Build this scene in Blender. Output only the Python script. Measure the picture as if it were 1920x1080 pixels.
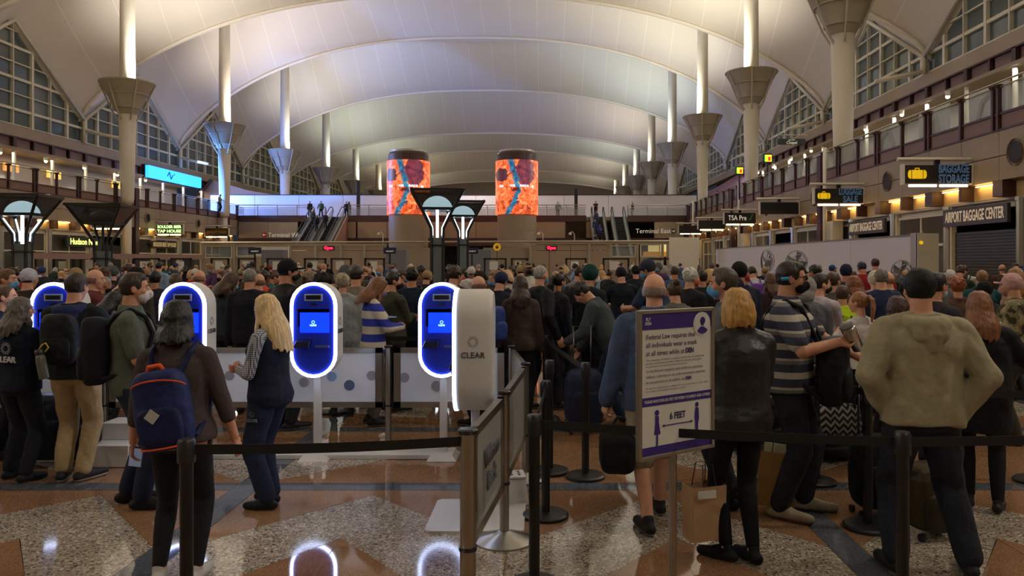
import bpy, bmesh, math, random
import numpy as np
from mathutils import Vector, Matrix, Euler
PI = math.pi
for o in list(bpy.data.objects): bpy.data.objects.remove(o, do_unlink=True)
C = bpy.context.scene.collection
SC = bpy.context.scene
# ------------------------------------------------------------------ camera
F, CX, CY, CH = 1450.0, 1018.0, 490.0, 1.88
cam = bpy.data.objects.new('camera', bpy.data.cameras.new('camera'))
C.objects.link(cam)
cam.location = (0, 0, CH); cam.rotation_euler = (PI/2, 0, 0)
cam.data.sensor_width = 36; cam.data.sensor_fit = 'HORIZONTAL'; cam.data.lens = F/1920*36
cam.data.shift_x = -(CX-960)/1920; cam.data.shift_y = -(540-CY)/1920
cam.data.clip_start = 0.1; cam.data.clip_end = 600
SC.camera = cam
# ------------------------------------------------------------------ world and exposure
w = bpy.data.worlds.new('night'); SC.world = w; w.use_nodes = True
w.node_tree.nodes['Background'].inputs[0].default_value = (0.05, 0.065, 0.10, 1)
w.node_tree.nodes['Background'].inputs[1].default_value = 0.25
SC.view_settings.view_transform = 'Standard'
try: SC.view_settings.look = 'None'
except Exception: pass
SC.view_settings.gamma = 1; SC.view_settings.use_curve_mapping = False
SC.view_settings.exposure = 0.35
# ------------------------------------------------------------------ mast uplights of the hall, plus added down fills
MAST_Y = [41+18*k for k in range(-3, 8)]      # -13 ... 167
MAST_XL, MAST_XR = -31.7, 15.9
FUN_L, FUN_R = 15.5, 16.3                      # funnel rim heights
def lamp(name, kind, loc, power, col=(1, 1, 1), aim=None, size=.3, spot=2.2, blend=.8, size_y=None):
    d = bpy.data.lights.new(name, kind); d.energy = power; d.color = col
    if kind == 'AREA':
        d.size = size
        if size_y: d.shape = 'RECTANGLE'; d.size_y = size_y
        else: d.shape = 'DISK'
    else: d.shadow_soft_size = size
    if kind == 'SPOT': d.spot_size = spot; d.spot_blend = blend
    o = bpy.data.objects.new(name, d); C.objects.link(o); o.location = loc
    if aim is not None:
        o.rotation_euler = (Vector(aim)-Vector(loc)).to_track_quat('-Z', 'Y').to_euler()
    return o
WARM, NEUT, COOL, BLUE = (1, .86, .66), (1, .93, .83), (.84, 1, .97), (.35, .5, 1)
for Y in MAST_Y:
    k = round((Y-41)/18)
    # k: -3 .. 7 ; pairs of floods inside each funnel, one throwing across the hall, one straight up the mast
    pw = {-3: .9, -2: .95, -1: 1., 0: 1., 1: .95, 2: .8, 3: .55, 4: .42, 5: .4, 6: .35, 7: .35}.get(k, 1.0)
    cl = {0: (1, .94, .82), 1: (1, .92, .84), 2: (1, .89, .82), 3: (1, .94, .82), 4: (.88, 1, .92), 5: (.9, 1, .9), 6: (1, .93, .72), 7: (1, .95, .8)}.get(k, NEUT)
    cr = {0: (1, .92, .84), 1: (1, .94, .78), 2: (1, .96, .8), 3: (.88, 1, .9), 4: (1, .93, .82), 5: (.9, 1, .9), 6: (1, .95, .78), 7: (1, .95, .8)}.get(k, NEUT)
    lamp('flood_lamp', 'SPOT', (MAST_XL+1.0, Y, FUN_L-.1), 6000*pw, cl, (MAST_XL+5, Y, FUN_L+14), .4, 2.85, 1)
    lamp('flood_lamp', 'SPOT', (MAST_XR-1.0, Y, FUN_R-.1), 6000*pw, cr, (MAST_XR-5, Y, FUN_R+14), .4, 2.85, 1)
    lamp('down_fill', 'SPOT', (MAST_XL+1.2, Y, FUN_L-2.6), 1700, (1, .9, .78), (MAST_XL+22, Y, 2), .3, 2.5, 1)  # added spots below the funnels, brightening floor, crowd and galleries
    lamp('down_fill', 'SPOT', (MAST_XR-1.2, Y, FUN_R-2.6), 1700, (1, .9, .78), (MAST_XR-22, Y, 2), .3, 2.5, 1)
    if k >= 0:
        s = 1 if k in (0, 1) else .8
        lamp('mast_lamp', 'SPOT', (MAST_XL+.86, Y-.35, FUN_L-.05), 90*s, WARM, (MAST_XL+.3, Y, FUN_L+1.2), .06, 1.5, 1)
        lamp('mast_lamp', 'SPOT', (MAST_XR-.86, Y-.35, FUN_R-.05), 130*s, WARM, (MAST_XR-.3, Y, FUN_R+1.2), .06, 1.5, 1)
# unseen area lamps added to brighten both upper galleries and the bridge hoarding
for Y in (34, 58, 82):
    o = lamp('gallery_fill', 'AREA', (-40.6, Y, 10.2), 420, (1, .9, .76), (-40.6, Y, 6), .4, size_y=20)
    o = lamp('gallery_fill', 'AREA', (24.6, Y, 12.0), 520, (1, .92, .82), (24.6, Y, 6), .4, size_y=20)
lamp('bridge_fill', 'AREA', (-8, 84, 15.5), 900, (1, .92, .86), (-8, 87, 7), 1.5)
# ------------------------------------------------------------------ helpers
def lin(c):
    return tuple(((v/255)/12.92 if v/255 <= .04045 else ((v/255+.055)/1.055)**2.4) for v in c[:3])
_M = {}
def M(name, col=(200, 200, 200), rough=.6, metal=0., emit=0., ecol=None, alpha=None, noise=None, bump=None, spec=.5, coat=0.):
    """col in sRGB 0-255. noise=(scale, amount, detail); bump=(scale, strength)"""
    if name in _M: return _M[name]
    m = bpy.data.materials.new(name); m.use_nodes = True; nt = m.node_tree
    b = nt.nodes['Principled BSDF']; c = lin(col)
    b.inputs['Base Color'].default_value = (*c, 1); b.inputs['Roughness'].default_value = rough
    b.inputs['Metallic'].default_value = metal; b.inputs['Specular IOR Level'].default_value = spec
    if coat: b.inputs['Coat Weight'].default_value = coat
    if emit:
        b.inputs['Emission Color'].default_value = (*lin(ecol or col), 1); b.inputs['Emission Strength'].default_value = emit
    tc = None
    if noise or bump: tc = nt.nodes.new('ShaderNodeTexCoord')
    if noise:
        n = nt.nodes.new('ShaderNodeTexNoise'); n.inputs['Scale'].default_value = noise[0]; n.inputs['Detail'].default_value = noise[2] if len(noise) > 2 else 3
        nt.links.new(tc.outputs['Object'], n.inputs['Vector'])
        r = nt.nodes.new('ShaderNodeMapRange'); r.inputs[1].default_value = .3; r.inputs[2].default_value = .7
        r.inputs[3].default_value = 1-noise[1]; r.inputs[4].default_value = 1+noise[1]
        nt.links.new(n.outputs[0], r.inputs[0])
        v = nt.nodes.new('ShaderNodeVectorMath'); v.operation = 'SCALE'; v.inputs[0].default_value = c
        nt.links.new(r.outputs[0], v.inputs['Scale']); nt.links.new(v.outputs[0], b.inputs['Base Color'])
    if bump:
        n2 = nt.nodes.new('ShaderNodeTexNoise'); n2.inputs['Scale'].default_value = bump[0]; n2.inputs['Detail'].default_value = 3
        nt.links.new(tc.outputs['Object'], n2.inputs['Vector'])
        bp = nt.nodes.new('ShaderNodeBump'); bp.inputs['Strength'].default_value = bump[1]; bp.inputs['Distance'].default_value = bump[2] if len(bump) > 2 else .02
        nt.links.new(n2.outputs[0], bp.inputs['Height']); nt.links.new(bp.outputs[0], b.inputs['Normal'])
    if alpha is not None:
        out = nt.nodes['Material Output']; t = nt.nodes.new('ShaderNodeBsdfTransparent'); mx = nt.nodes.new('ShaderNodeMixShader')
        mx.inputs[0].default_value = alpha; nt.links.new(t.outputs[0], mx.inputs[1]); nt.links.new(b.outputs[0], mx.inputs[2]); nt.links.new(mx.outputs[0], out.inputs[0])
    _M[name] = m
    return m
class MB:
    """collects geometry; build() links it as ONE mesh object"""
    def __init__(s): s.v = []; s.f = []; s.m = []; s.cur = 0
    def add(s, vs, fs, T=None):
        n = len(s.v)
        if T is not None: vs = [T @ Vector(v) for v in vs]
        s.v += [tuple(v) for v in vs]; s.f += [tuple(i+n for i in f) for f in fs]; s.m += [s.cur]*len(fs); return s
    def box(s, x0, x1, y0, y1, z0, z1, T=None):
        vs = [(x, y, z) for z in (z0, z1) for y in (y0, y1) for x in (x0, x1)]
        return s.add(vs, [(0, 2, 3, 1), (4, 5, 7, 6), (0, 1, 5, 4), (2, 6, 7, 3), (0, 4, 6, 2), (1, 3, 7, 5)], T)
    def cbox(s, c, d, T=None): return s.box(c[0]-d[0]/2, c[0]+d[0]/2, c[1]-d[1]/2, c[1]+d[1]/2, c[2]-d[2]/2, c[2]+d[2]/2, T)
    def lathe(s, prof, n=16, c=(0, 0, 0), T=None, caps=True, a0=0, sy=1.):
        vs = []; fs = []
        for r, z in prof:
            for i in range(n):
                a = a0+2*PI*i/n; vs.append((c[0]+r*math.cos(a), c[1]+r*math.sin(a)*sy, c[2]+z))
        for j in range(len(prof)-1):
            for i in range(n):
                a, b = j*n+i, j*n+(i+1) % n; fs.append((a, b, b+n, a+n))
        if caps: fs.append(tuple(reversed(range(n)))); fs.append(tuple(range((len(prof)-1)*n, len(prof)*n)))
        return s.add(vs, fs, T)
    def cyl(s, c, r, h, n=12, T=None): return s.lathe([(r, 0), (r, h)], n, c, T)
    def tube(s, pts, r, n=8, closed=False, T=None, cap=True):
        pts = [Vector(p) for p in pts]; N = len(pts); rr = r if isinstance(r, (list, tuple)) else [r]*N
        vs = []; fs = []; up = None
        for i, p in enumerate(pts):
            a = pts[(i-1) % N] if (closed or i > 0) else p; b = pts[(i+1) % N] if (closed or i < N-1) else p
            t = (b-a)
            t = t.normalized() if t.length > 1e-9 else Vector((0, 0, 1))
            if up is None:
                up = Vector((0, 0, 1)) if abs(t.z) < .9 else Vector((1, 0, 0))
            x = t.cross(up)
            if x.length < 1e-4: up = Vector((0, 1, 0)); x = t.cross(up)
            x.normalize(); y = x.cross(t).normalized(); up = y
            for k in range(n):
                q = 2*PI*k/n; vs.append(p+x*math.cos(q)*rr[i]+y*math.sin(q)*rr[i])
        L = N if closed else N-1
        for i in range(L):
            for k in range(n):
                a, b = i*n+k, i*n+(k+1) % n; c_, d = ((i+1) % N)*n+k, ((i+1) % N)*n+(k+1) % n; fs.append((a, b, d, c_))
        if cap and not closed: fs.append(tuple(reversed(range(n)))); fs.append(tuple(range((N-1)*n, N*n)))
        return s.add(vs, fs, T)
    def prism(s, poly, z0, z1, T=None):
        """poly: 2D points (x,y), extruded in z"""
        n = len(poly)
        A = sum(poly[i][0]*poly[(i+1) % n][1]-poly[(i+1) % n][0]*poly[i][1] for i in range(n))
        if A < 0: poly = list(reversed(poly))
        vs = [(x, y, z0) for x, y in poly]+[(x, y, z1) for x, y in poly]
        fs = [tuple(reversed(range(n))), tuple(range(n, 2*n))]+[(i, (i+1) % n, (i+1) % n+n, i+n) for i in range(n)]
        return s.add(vs, fs, T)
    def rings(s, rings, T=None, caps=True):
        """rings: list of equally long vertex loops"""
        n = len(rings[0]); vs = [p for r in rings for p in r]; fs = []
        for j in range(len(rings)-1):
            for i in range(n):
                a, b = j*n+i, j*n+(i+1) % n; fs.append((a, b, b+n, a+n))
        if caps: fs.append(tuple(reversed(range(n)))); fs.append(tuple(range((len(rings)-1)*n, len(rings)*n)))
        return s.add(vs, fs, T)
    def ball(s, c, r, T=None, nu=12, nv=8):
        r = r if isinstance(r, (tuple, list)) else (r, r, r)
        rg = []
        for j in range(nv+1):
            a = -PI/2+PI*(j+.02)/(nv+.04); rg.append([(c[0]+r[0]*math.cos(a)*math.cos(2*PI*i/nu), c[1]+r[1]*math.cos(a)*math.sin(2*PI*i/nu), c[2]+r[2]*math.sin(a)) for i in range(nu)])
        return s.rings(rg, T)
    def mesh(s, name, mats, smooth=False, bev=0):
        me = bpy.data.meshes.new(name); me.from_pydata(s.v, [], s.f)
        mats = mats if isinstance(mats, (list, tuple)) else [mats]
        for m in mats: me.materials.append(m)
        if len(mats) > 1: me.polygons.foreach_set('material_index', s.m)
        if smooth: me.polygons.foreach_set('use_smooth', [True]*len(me.polygons))
        me.update(); return me
    def build(s, name, mats, parent=None, smooth=False, loc=None, rz=0, bev=0, auto=None):
        o = bpy.data.objects.new(name, s.mesh(name, mats, smooth or auto is not None)); C.objects.link(o)
        if parent is not None: o.parent = parent
        if loc is not None: o.location = loc
        if rz: o.rotation_euler = (0, 0, rz)
        if bev:
            md = o.modifiers.new('b', 'BEVEL'); md.width = bev; md.segments = 2; md.limit_method = 'ANGLE'
        if auto is not None:
            bm = bmesh.new(); bm.from_mesh(o.data)
            for e in bm.edges: e.smooth = not (len(e.link_faces) == 2 and e.calc_face_angle(0) > math.radians(auto))
            bm.to_mesh(o.data); bm.free()
        return o
def tag(o, label=None, cat=None, group=None, kind=None):
    if label: o['label'] = label
    if cat: o['category'] = cat
    if group: o['group'] = group
    if kind: o['kind'] = kind
    return o
def thing(name, label, cat, loc=(0, 0, 0), rz=0, group=None, kind=None):
    o = bpy.data.objects.new(name, None); C.objects.link(o); o.location = loc; o.rotation_euler = (0, 0, rz); o.empty_display_size = .1
    return tag(o, label, cat, group, kind)
def copy_tree(o, parent=None, kids=None):
    c = o.copy(); C.objects.link(c)
    if parent is not None: c.parent = parent
    for ch in o.children: copy_tree(ch, c)
    return c
def share(o, name, parent=None, loc=None, rot=None, scale=None):
    """another object on the same mesh data"""
    c = bpy.data.objects.new(name, o if isinstance(o, bpy.types.Mesh) else o.data); C.objects.link(c)
    if parent is not None: c.parent = parent
    if loc is not None: c.location = loc
    if rot is not None: c.rotation_euler = rot
    if scale is not None: c.scale = scale
    return c
def P(px, py, Y): return Vector(((px-CX)*Y/F, Y, CH-(py-CY)*Y/F))
def G(px, py):
    Y = F*CH/(py-CY); return ((px-CX)*Y/F, Y)
def text(name, body, size, mat, parent=None, loc=(0, 0, 0), rot=(PI/2, 0, 0), depth=.004, align='CENTER', bold=0., sx=1., fit=None):
    cu = bpy.data.curves.new(name, 'FONT'); cu.body = body; cu.size = size; cu.extrude = depth; cu.align_x = align; cu.align_y = 'CENTER'; cu.offset = bold; cu.resolution_u = 3
    o = bpy.data.objects.new(name, cu); C.objects.link(o)
    bpy.context.view_layer.update()
    me = bpy.data.meshes.new_from_object(o.evaluated_get(bpy.context.evaluated_depsgraph_get()))
    bpy.data.objects.remove(o, do_unlink=True); me.name = name
    if fit:
        xs = [v.co.x for v in me.vertices]; wd = max(xs)-min(xs)
        sx = fit/wd if wd > 0 else 1
    if sx != 1:
        for v in me.vertices: v.co.x *= sx
    me.materials.clear(); me.materials.append(mat)
    o = bpy.data.objects.new(name, me); C.objects.link(o)
    if parent is not None: o.parent = parent
    o.location = loc; o.rotation_euler = rot
    return o
# ------------------------------------------------------------------ shared materials
m_fabric = M('roof_fabric', (222, 214, 205), .85)
nt = m_fabric.node_tree; b = nt.nodes['Principled BSDF']
tc = nt.nodes.new('ShaderNodeTexCoord'); sp = nt.nodes.new('ShaderNodeSeparateXYZ'); nt.links.new(tc.outputs['Object'], sp.inputs[0])
def mnode(nt, op, a, bb, clamp=False):
    n = nt.nodes.new('ShaderNodeMath'); n.operation = op; n.use_clamp = clamp
    for i, v in enumerate((a, bb)):
        if v is None: continue
        if isinstance(v, (int, float)): n.inputs[i].default_value = v
        else: nt.links.new(v, n.inputs[i])
    return n.outputs[0]
ax = mnode(nt, 'ADD', sp.outputs[0], 7.85); ax = mnode(nt, 'DIVIDE', ax, 2.9)
fr = mnode(nt, 'FRACT', ax, None); fr = mnode(nt, 'SUBTRACT', fr, .5); fr = mnode(nt, 'ABSOLUTE', fr, None)
seam = mnode(nt, 'LESS_THAN', fr, .009)
mx = nt.nodes.new('ShaderNodeMix'); mx.data_type = 'RGBA'; mx.inputs['A'].default_value = (*lin((212, 206, 194)), 1); mx.inputs['B'].default_value = (*lin((232, 226, 216)), 1)
nt.links.new(seam, mx.inputs['Factor']); nt.links.new(mx.outputs['Result'], b.inputs['Base Color'])
m_cable = M('valley_cable', (232, 224, 210), .7)
m_mast = M('mast_paint', (205, 198, 180), .55, noise=(.8, .05))
m_beige = M('window_frame_paint', (205, 200, 178), .5)
m_pane = M('night_glass', (78, 90, 88), .12, spec=.9)
m_brown = M('maroon_steel', (66, 40, 36), .5)
m_base = M('rail_base_panel', (122, 96, 88), .6)
m_tan = M('tan_panel', (150, 134, 112), .55, noise=(.4, .06))
m_tan2 = M('taupe_panel', (140, 126, 106), .55, noise=(.4, .06))
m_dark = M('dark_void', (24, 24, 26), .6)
m_chrome = M('brushed_steel', (170, 168, 160), .28, 1.)
m_ss = M('satin_trim', (168, 160, 140), .4, .6)
m_white = M('white_panel', (214, 212, 208), .5)
m_glass = M('rail_glass', (150, 158, 158), .08, alpha=.35, spec=.8)
m_storeglass = M('store_glass', (70, 70, 62), .1, spec=.8)
m_black = M('black_satin', (18, 18, 20), .4)
m_tube = M('lamp_tube', (255, 214, 160), .5, emit=9, ecol=(255, 205, 150))
m_spotlamp = M('spot_lens', (255, 240, 200), .5, emit=14, ecol=(255, 236, 190))
# ---------------------------------------------------------------- ceiling: tensile fabric bays
XL, XR, XC, HW = -40.8, 25.1, -7.85, 32.95
VAL = {-40: 21.5, -22: 21.5, -4: 21.5, 14: 21.5, 32: 22.0, 50: 22.8, 68: 25.5, 86: 26.9, 104: 25.0, 122: 22.2, 140: 22.0, 158: 20.6, 176: 20.2, 194: 20}
def tipz(x):
    return 14.3 + (15.1-14.3)*(x-XL)/(XR-XL)
def vz(Y, x):
    u = min(1, abs((x-XC)/HW)); return tipz(x)+(VAL[Y]-tipz(x))*max(0, 1-u**2.4)**.75
def rz_(x):
    u = abs((x-XC)/HW)           # ridge: wall 20.3, mast 33, centre 29
    return float(np.interp(u, [0, .3, .55, .70, .74, .8, .9, 1], [28.6, 29.0, 30.6, 33.2, 33.6, 30.5, 25, 20.3]))
ceil = thing('ceiling', None, None, kind='structure')
ceil['label'] = 'white tensile fabric roof of sweeping tent bays over the hall'
NX = 72
ys = sorted(VAL)
for a, bb in zip(ys[:-1], ys[1:]):
    mb = MB(); NT = 12; grid = []
    for j in range(NT+1):
        t = j/NT; y = a+(bb-a)*t; tt = 1-abs(2*t-1); e = tt**1.15
        V = a if t < .5 else bb
        grid.append([(XL+(XR-XL)*i/NX, y, (lambda x: vz(V, x)*(1-e)+max(rz_(x), vz(V, x)+1.2)*e)(XL+(XR-XL)*i/NX)) for i in range(NX+1)])
    vs = [p for r in grid for p in r]; n = NX+1
    mb.add(vs, [(j*n+i, (j+1)*n+i, (j+1)*n+i+1, j*n+i+1) for j in range(NT) for i in range(NX)])
    mb.build('fabric_panel', m_fabric, ceil, smooth=True)
for y in ys[4:-1]:
    mb = MB(); mb.tube([(XL+(XR-XL)*i/64, y-.05, vz(y, XL+(XR-XL)*i/64)-.12) for i in range(65)], .17, 6)
    mb.build('valley_cable', m_cable, ceil, smooth=True)
# side edge beams along both walls
for X in (XL, XR):
    for a, bb in zip(ys[4:-1], ys[5:]):
        s = 1 if X < 0 else -1
        mb = MB(); mid = (a+bb)/2; t = 14.3 if X < 0 else 15.1
        mb.tube([(X+s*.5, a, t), (X+s*.5, mid, 20.3), (X+s*.5, bb, t)], .16, 6)
        mb.tube([(X+s*.5, bb, t), (X+s*.5, bb, (12.3 if X < 0 else 14.0))], .2, 6)
        mb.tube([(X+s*.3, bb, t-.9), (X+s*3.6, bb, t-1.6)], .16, 6)
        mb.build('edge_beam', m_beige, ceil, smooth=True)
# end wall closing the hall
mb = MB(); mb.box(XL, XR, 185, 185.4, 0, 24); mb.box(XL, XR, -40.4, -40, 0, 24); mb.box(XL-.3, XL, -40, 20, 0, 22); mb.box(XR, XR+.3, -40, 20, 0, 22); o = mb.build('wall_back', M('far_wall', (196, 188, 170), .8)); tag(o, 'pale end walls closing the hall', kind='structure')
# ---------------------------------------------------------------- clerestory window walls
def roof_at_wall(y):
    t = ((y-14) % 18)/18; return 20.3-(abs(2*t-1))*(20.3-14.7)
for side, X, sill in (('left', XL, 12.3), ('right', XR, 14.0)):
    wall = thing('window_1' if side == 'left' else 'window_2', None, None, (0, 0, 0), kind='structure')
    wall['label'] = f'tall gridded clerestory glazing above the {"darker west" if side == "left" else "east"} upper gallery'
    s = 1 if X < 0 else -1
    mb = MB(); th = MB()
    y0, y1 = (30, 176)
    z = sill
    ny = int((y1-y0)/2.25)
    for i in range(ny+1):
        y = y0+i*2.25; top = roof_at_wall(y)
        wdt = .13 if i % 2 == 0 else .05
        mb.box(min(X, X+s*.25), max(X, X+s*.25), y-wdt, y+wdt, sill, top)
    for zi, zz in enumerate([sill+.1+1.2*q for q in range(7)]):
        for i in range(ny):
            ya, yb = y0+i*2.25, y0+(i+1)*2.25
            if zz < max(roof_at_wall(ya), roof_at_wall(yb)): mb.box(min(X, X+s*.22), max(X, X+s*.22), ya, yb, zz-(.1 if zi % 2 == 1 else .04), zz+(.1 if zi % 2 == 1 else .04))
    mb.build('window_frame', m_beige, wall)
    base_pane = None; cnt = 0; rest = MB()
    for i in range(ny):
        ya, yb = y0+i*2.25+.1, y0+(i+1)*2.25-.1
        for j in range(7):
            za, zb = sill+.1+1.2*j+.05, sill+.1+1.2*(j+1)-.05
            ta, tb = roof_at_wall(ya), roof_at_wall(yb)
            if za > max(ta, tb)-.2: continue
            if cnt < 290 and ya > 38:
                if base_pane is None: base_pane = MB().box(-.03, .03, 0, 2.05, 0, 1.1).mesh('pane', m_pane)
                share(base_pane, 'pane', wall, (X, ya, za)); cnt += 1
            else: rest.box(X-.03, X+.03, ya, yb, za, zb)
    r = rest.build('far_pane', m_pane, wall); r['kind'] = 'stuff'
# ---------------------------------------------------------------- side galleries
def gallery(side):
    L = side == 'left'; s = -1 if L else 1
    xf = -32.4 if L else 15.3               # fascia face
    xw = XL if L else XR                    # upper wall
    xs = xf+s*.5                            # shopfront face
    y0, y1 = (20, 82)
    sill = 12.3 if L else 14.0
    def B(mb, xa, xb, ya, yb, za, zb): mb.box(min(xa, xb), max(xa, xb), ya, yb, za, zb)
    root = thing('wall_'+side, None, None, kind='structure')
    root['label'] = f'two-storey gallery wall with tan panels and glass rail on the {"west" if L else "east"} side'
    mb = MB(); B(mb, xf+s*.12, xw+s*3, y0, 140, 6.1, 6.6); B(mb, xf+s*.12, xf+s*.3, y0, y1, 4.6, 6.2)
    B(mb, xf+s*.3, xf+s*1.5, y0, y1, 4.55, 4.7)
    mb.build('deck_slab', m_tan2, root)
    # fascia panels, two rows, 2.325 pitch
    pm = [MB().box(-.06, .06, .012, 2.313, 0, h).mesh('panel', m_tan if L else m_tan2) for h in (.79, .82)]
    yy = y0+1.3
    n = int((y1-yy)/2.325)+1
    for i in range(n):
        y = yy+2.325*i
        for r, (zz) in enumerate((4.6, 5.42)):
            share(pm[r], 'panel', root, (xf+s*.06, y, zz))
    mb = MB(); B(mb, xf-s*.02, xf+s*.14, y0, y1, 6.25, 6.32); B(mb, xf-s*.02, xf+s*.14, y0, y1, 6.78, 6.86); mb.build('rail_beam', m_brown, root)
    bp = MB().box(-.03, .03, .1, 2.22, 0, .46).mesh('base_panel', m_base)
    gp = MB().box(-.012, .012, .12, 2.2, 0, .88).mesh('glass_panel', m_glass)
    post = MB(); post.box(-.07, .07, -.06, .06, 0, 1.45); post.lathe([(.06, 0), (.17, .14), (.17, .17)], 8, (0, 0, 1.33)); pme = post.mesh('rail_post', m_brown)
    for i in range(n):
        y = yy+2.325*i
        share(bp, 'base_panel', root, (xf+s*.06, y, 6.32)); share(gp, 'glass_panel', root, (xf+s*.06, y, 6.88))
        share(pme, 'rail_post', root, (xf, y, 6.3))
        if i % 2 == 0: share(pme, 'rail_post', root, (xf, y+.3, 6.3))
    mb = MB(); mb.tube([(xf-s*.1, y0, 7.85), (xf-s*.1, y1, 7.85)], .035, 6); mb.tube([(xf-s*.02, y0, 7.72), (xf-s*.02, y1, 7.72)], .025, 6); mb.build('handrail', m_chrome, root)
    # round air vents in the fascia
    v = MB(); Tm = Matrix.Rotation(PI/2, 4, 'Y'); v.lathe([(.44, -.03), (.44, .06), (.36, .06), (.36, -.03)], 20, T=Tm, caps=False); ring = v.mesh('vent_ring', m_tan2)
    v = MB(); v.lathe([(.36, -.02), (.36, .0)], 20, T=Tm)
    for q in range(-3, 4):
        hw = math.sqrt(.35**2-(q*.09)**2); v.box(-.03, .03, -hw, hw, q*.09-.012, q*.09+.012)
    grl = v.mesh('vent_grille', m_dark)
    for k in range(7):
        y = (25.0 if not L else 26.1)+9.3*k
        if y < 80:
            share(ring, 'vent_ring', root, (xf-s*.03, y, 5.42)); share(grl, 'vent_grille', root, (xf-s*.01, y, 5.42))
    # niche strip with cove lamps
    mb = MB(); B(mb, xf+s*.42, xf+s*.5, y0, y1, 4.05, 4.6); mb.build('niche_back', M('niche_panel', (196, 170, 120), .5), root)
    np_ = MB().box(-.25, .25, -.28, .28, 0, .55).mesh('niche_block', m_brown); ns = MB().box(-.25, .25, -.09, .09, 0, .55).mesh('niche_post', m_brown)
    cl = MB().box(-.02, .02, -.7, .7, 0, .02).mesh('cove_lamp', M('cove_glow', (255, 214, 130), emit=26, ecol=(255, 205, 120)))
    for i in range(int((y1-y0-1)/2.325)):
        y = y0+1.3+2.325*i
        share(np_ if i % 2 == 0 else ns, 'niche_post', root, (xf+s*.2, y, 4.05))
        if (i*7+3) % 5 != 0: share(cl, 'cove_lamp', root, (xf+s*.3, y+1.2, 4.53))
    # pilasters and shopfronts
    mb = MB(); B(mb, xs+s*.2, xs+s*.35, y0, y1, 3.75, 4.05); B(mb, xs-s*.05, xs+s*.2, y0, y1, 3.98, 4.06); mb.build('header', m_beige, root)
    pil = MB(); pil.lathe([(.16, 0), (.16, 4.0)], 10); pil.lathe([(.2, 0), (.2, .12)], 10); pil.lathe([(.2, 3.9), (.2, 4.02)], 10); pil = pil.mesh('pilaster', m_chrome)
    jam = MB().box(-.1, .1, -.3, -.17, 0, 4.0).box(-.1, .1, .17, .3, 0, 4.0).mesh('jamb', m_beige)
    # solid wall behind
    mb = MB(); B(mb, xs+s*3.0, xs+s*3.3, y0, y1, 0, 6.2); mb.build('rear_wall', M('store_back', (70, 66, 58), .7), root)
    k = 0; y = 20.9 if not L else 21.35
    offs = 0 if not L else 2.3
    shutter = M('shutter', (62, 64, 56), .45, .4)
    fr = MB()
    for zz in (.05, 2.55, 3.75): fr.box(-.06, .06, .3, 4.35, zz-.05, zz+.05)
    for q in (.32, 2.33, 4.33): fr.box(-.06, .06, q-.05, q+.05, 0, 3.75)
    frm = fr.mesh('shop_frame', m_beige)
    pa = MB().box(-.01, .01, .38, 2.27, .1, 2.5).mesh('pane', m_storeglass); pb_ = MB().box(-.01, .01, .38, 2.27, 2.6, 3.7).mesh('pane', m_storeglass)
    slat = MB().box(-.02, .02, .32, 4.33, .01, .105).mesh('shutter_slat', shutter)
    while y < 80:
        share(pil, 'pilaster', root, (xs, y+offs, 0)); share(jam, 'jamb', root, (xs+s*.1, y+offs, 0))
        kind = 'shutter' if k in ((1, 3, 6, 8) if not L else (2, 7)) else 'glass'
        if kind == 'glass':
            share(frm, 'shop_frame', root, (xs+s*.15, y+offs, 0))
            for q in (0, 2.0):
                share(pa, 'pane', root, (xs+s*.15, y+offs+q, 0)); share(pb_, 'pane', root, (xs+s*.15, y+offs+q, 0))
        else:
            for j in range(26 if k < 4 else 0): share(slat, 'shutter_slat', root, (xs+s*.15, y+offs, .11*j+.12))
            if k >= 4: share(MB().box(-.02, .02, .32, 4.33, .05, 3.1).mesh('shutter', shutter), 'shutter', root, (xs+s*.15, y+offs, 0))
        k += 1; y += 4.65
    # upper storey: shop wall, ceiling, fascia band
    xr = xw+s*1.8
    mb = MB(); B(mb, xr, xr+s*.3, y0, 90 if L else 120, 6.6, sill); B(mb, xw-s*.6, xr+s*.3, y0, 90 if L else 120, sill-1.9, sill-1.7); mb.build('upper_wall', m_tan2, root)
    mb = MB(); B(mb, xw-s*.35, xw+s*.4, y0, 120, sill-.85, sill); B(mb, xw+s*.0, xw+s*1.0, 20, 176, sill-.3, sill+.1); mb.build('band', m_tan, root)
    mb = MB(); B(mb, xw-s*.4, xw+s*.2, y0, 100, sill-.93, sill-.83); B(mb, xw-s*.4, xw+s*.2, y0, 100, sill-1.85, sill-1.72); mb.build('band_beam', m_brown, root)
    up = MB().box(-.15, .15, -.18, .18, 0, .9).mesh('band_post', m_brown); upn = MB().box(-.1, .1, -.08, .08, 0, .9).mesh('band_post', m_brown)
    pn = MB().box(-.04, .04, .2, 2.1, 0, .8).mesh('band_panel', m_base)
    colm = MB().cyl((0, 0, 0), .13, sill-1.8-6.6).mesh('gallery_column', m_beige)
    i = 0; y = 22
    while y < 98:
        share(up if i % 2 == 0 else upn, 'band_post', root, (xw-s*.25, y, sill-1.75)); share(pn, 'band_panel', root, (xw-s*.1, y, sill-1.72))
        if i % 2 == 0: share(colm, 'gallery_column', root, (xw-s*.3, y, 6.6))
        i += 1; y += 2.325
    mb = MB()
    for y in ((25.2, 43.8, 61.6, 79.5) if L else (42.6, 62.6, 81)): B(mb, xf-s*.12, xf+s*.2, y-.28, y+.28, 0, 7.7); mb.build('brown_pier', m_brown, root); mb = MB()
    return root
WL, WR = gallery('left'), gallery('right')
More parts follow.
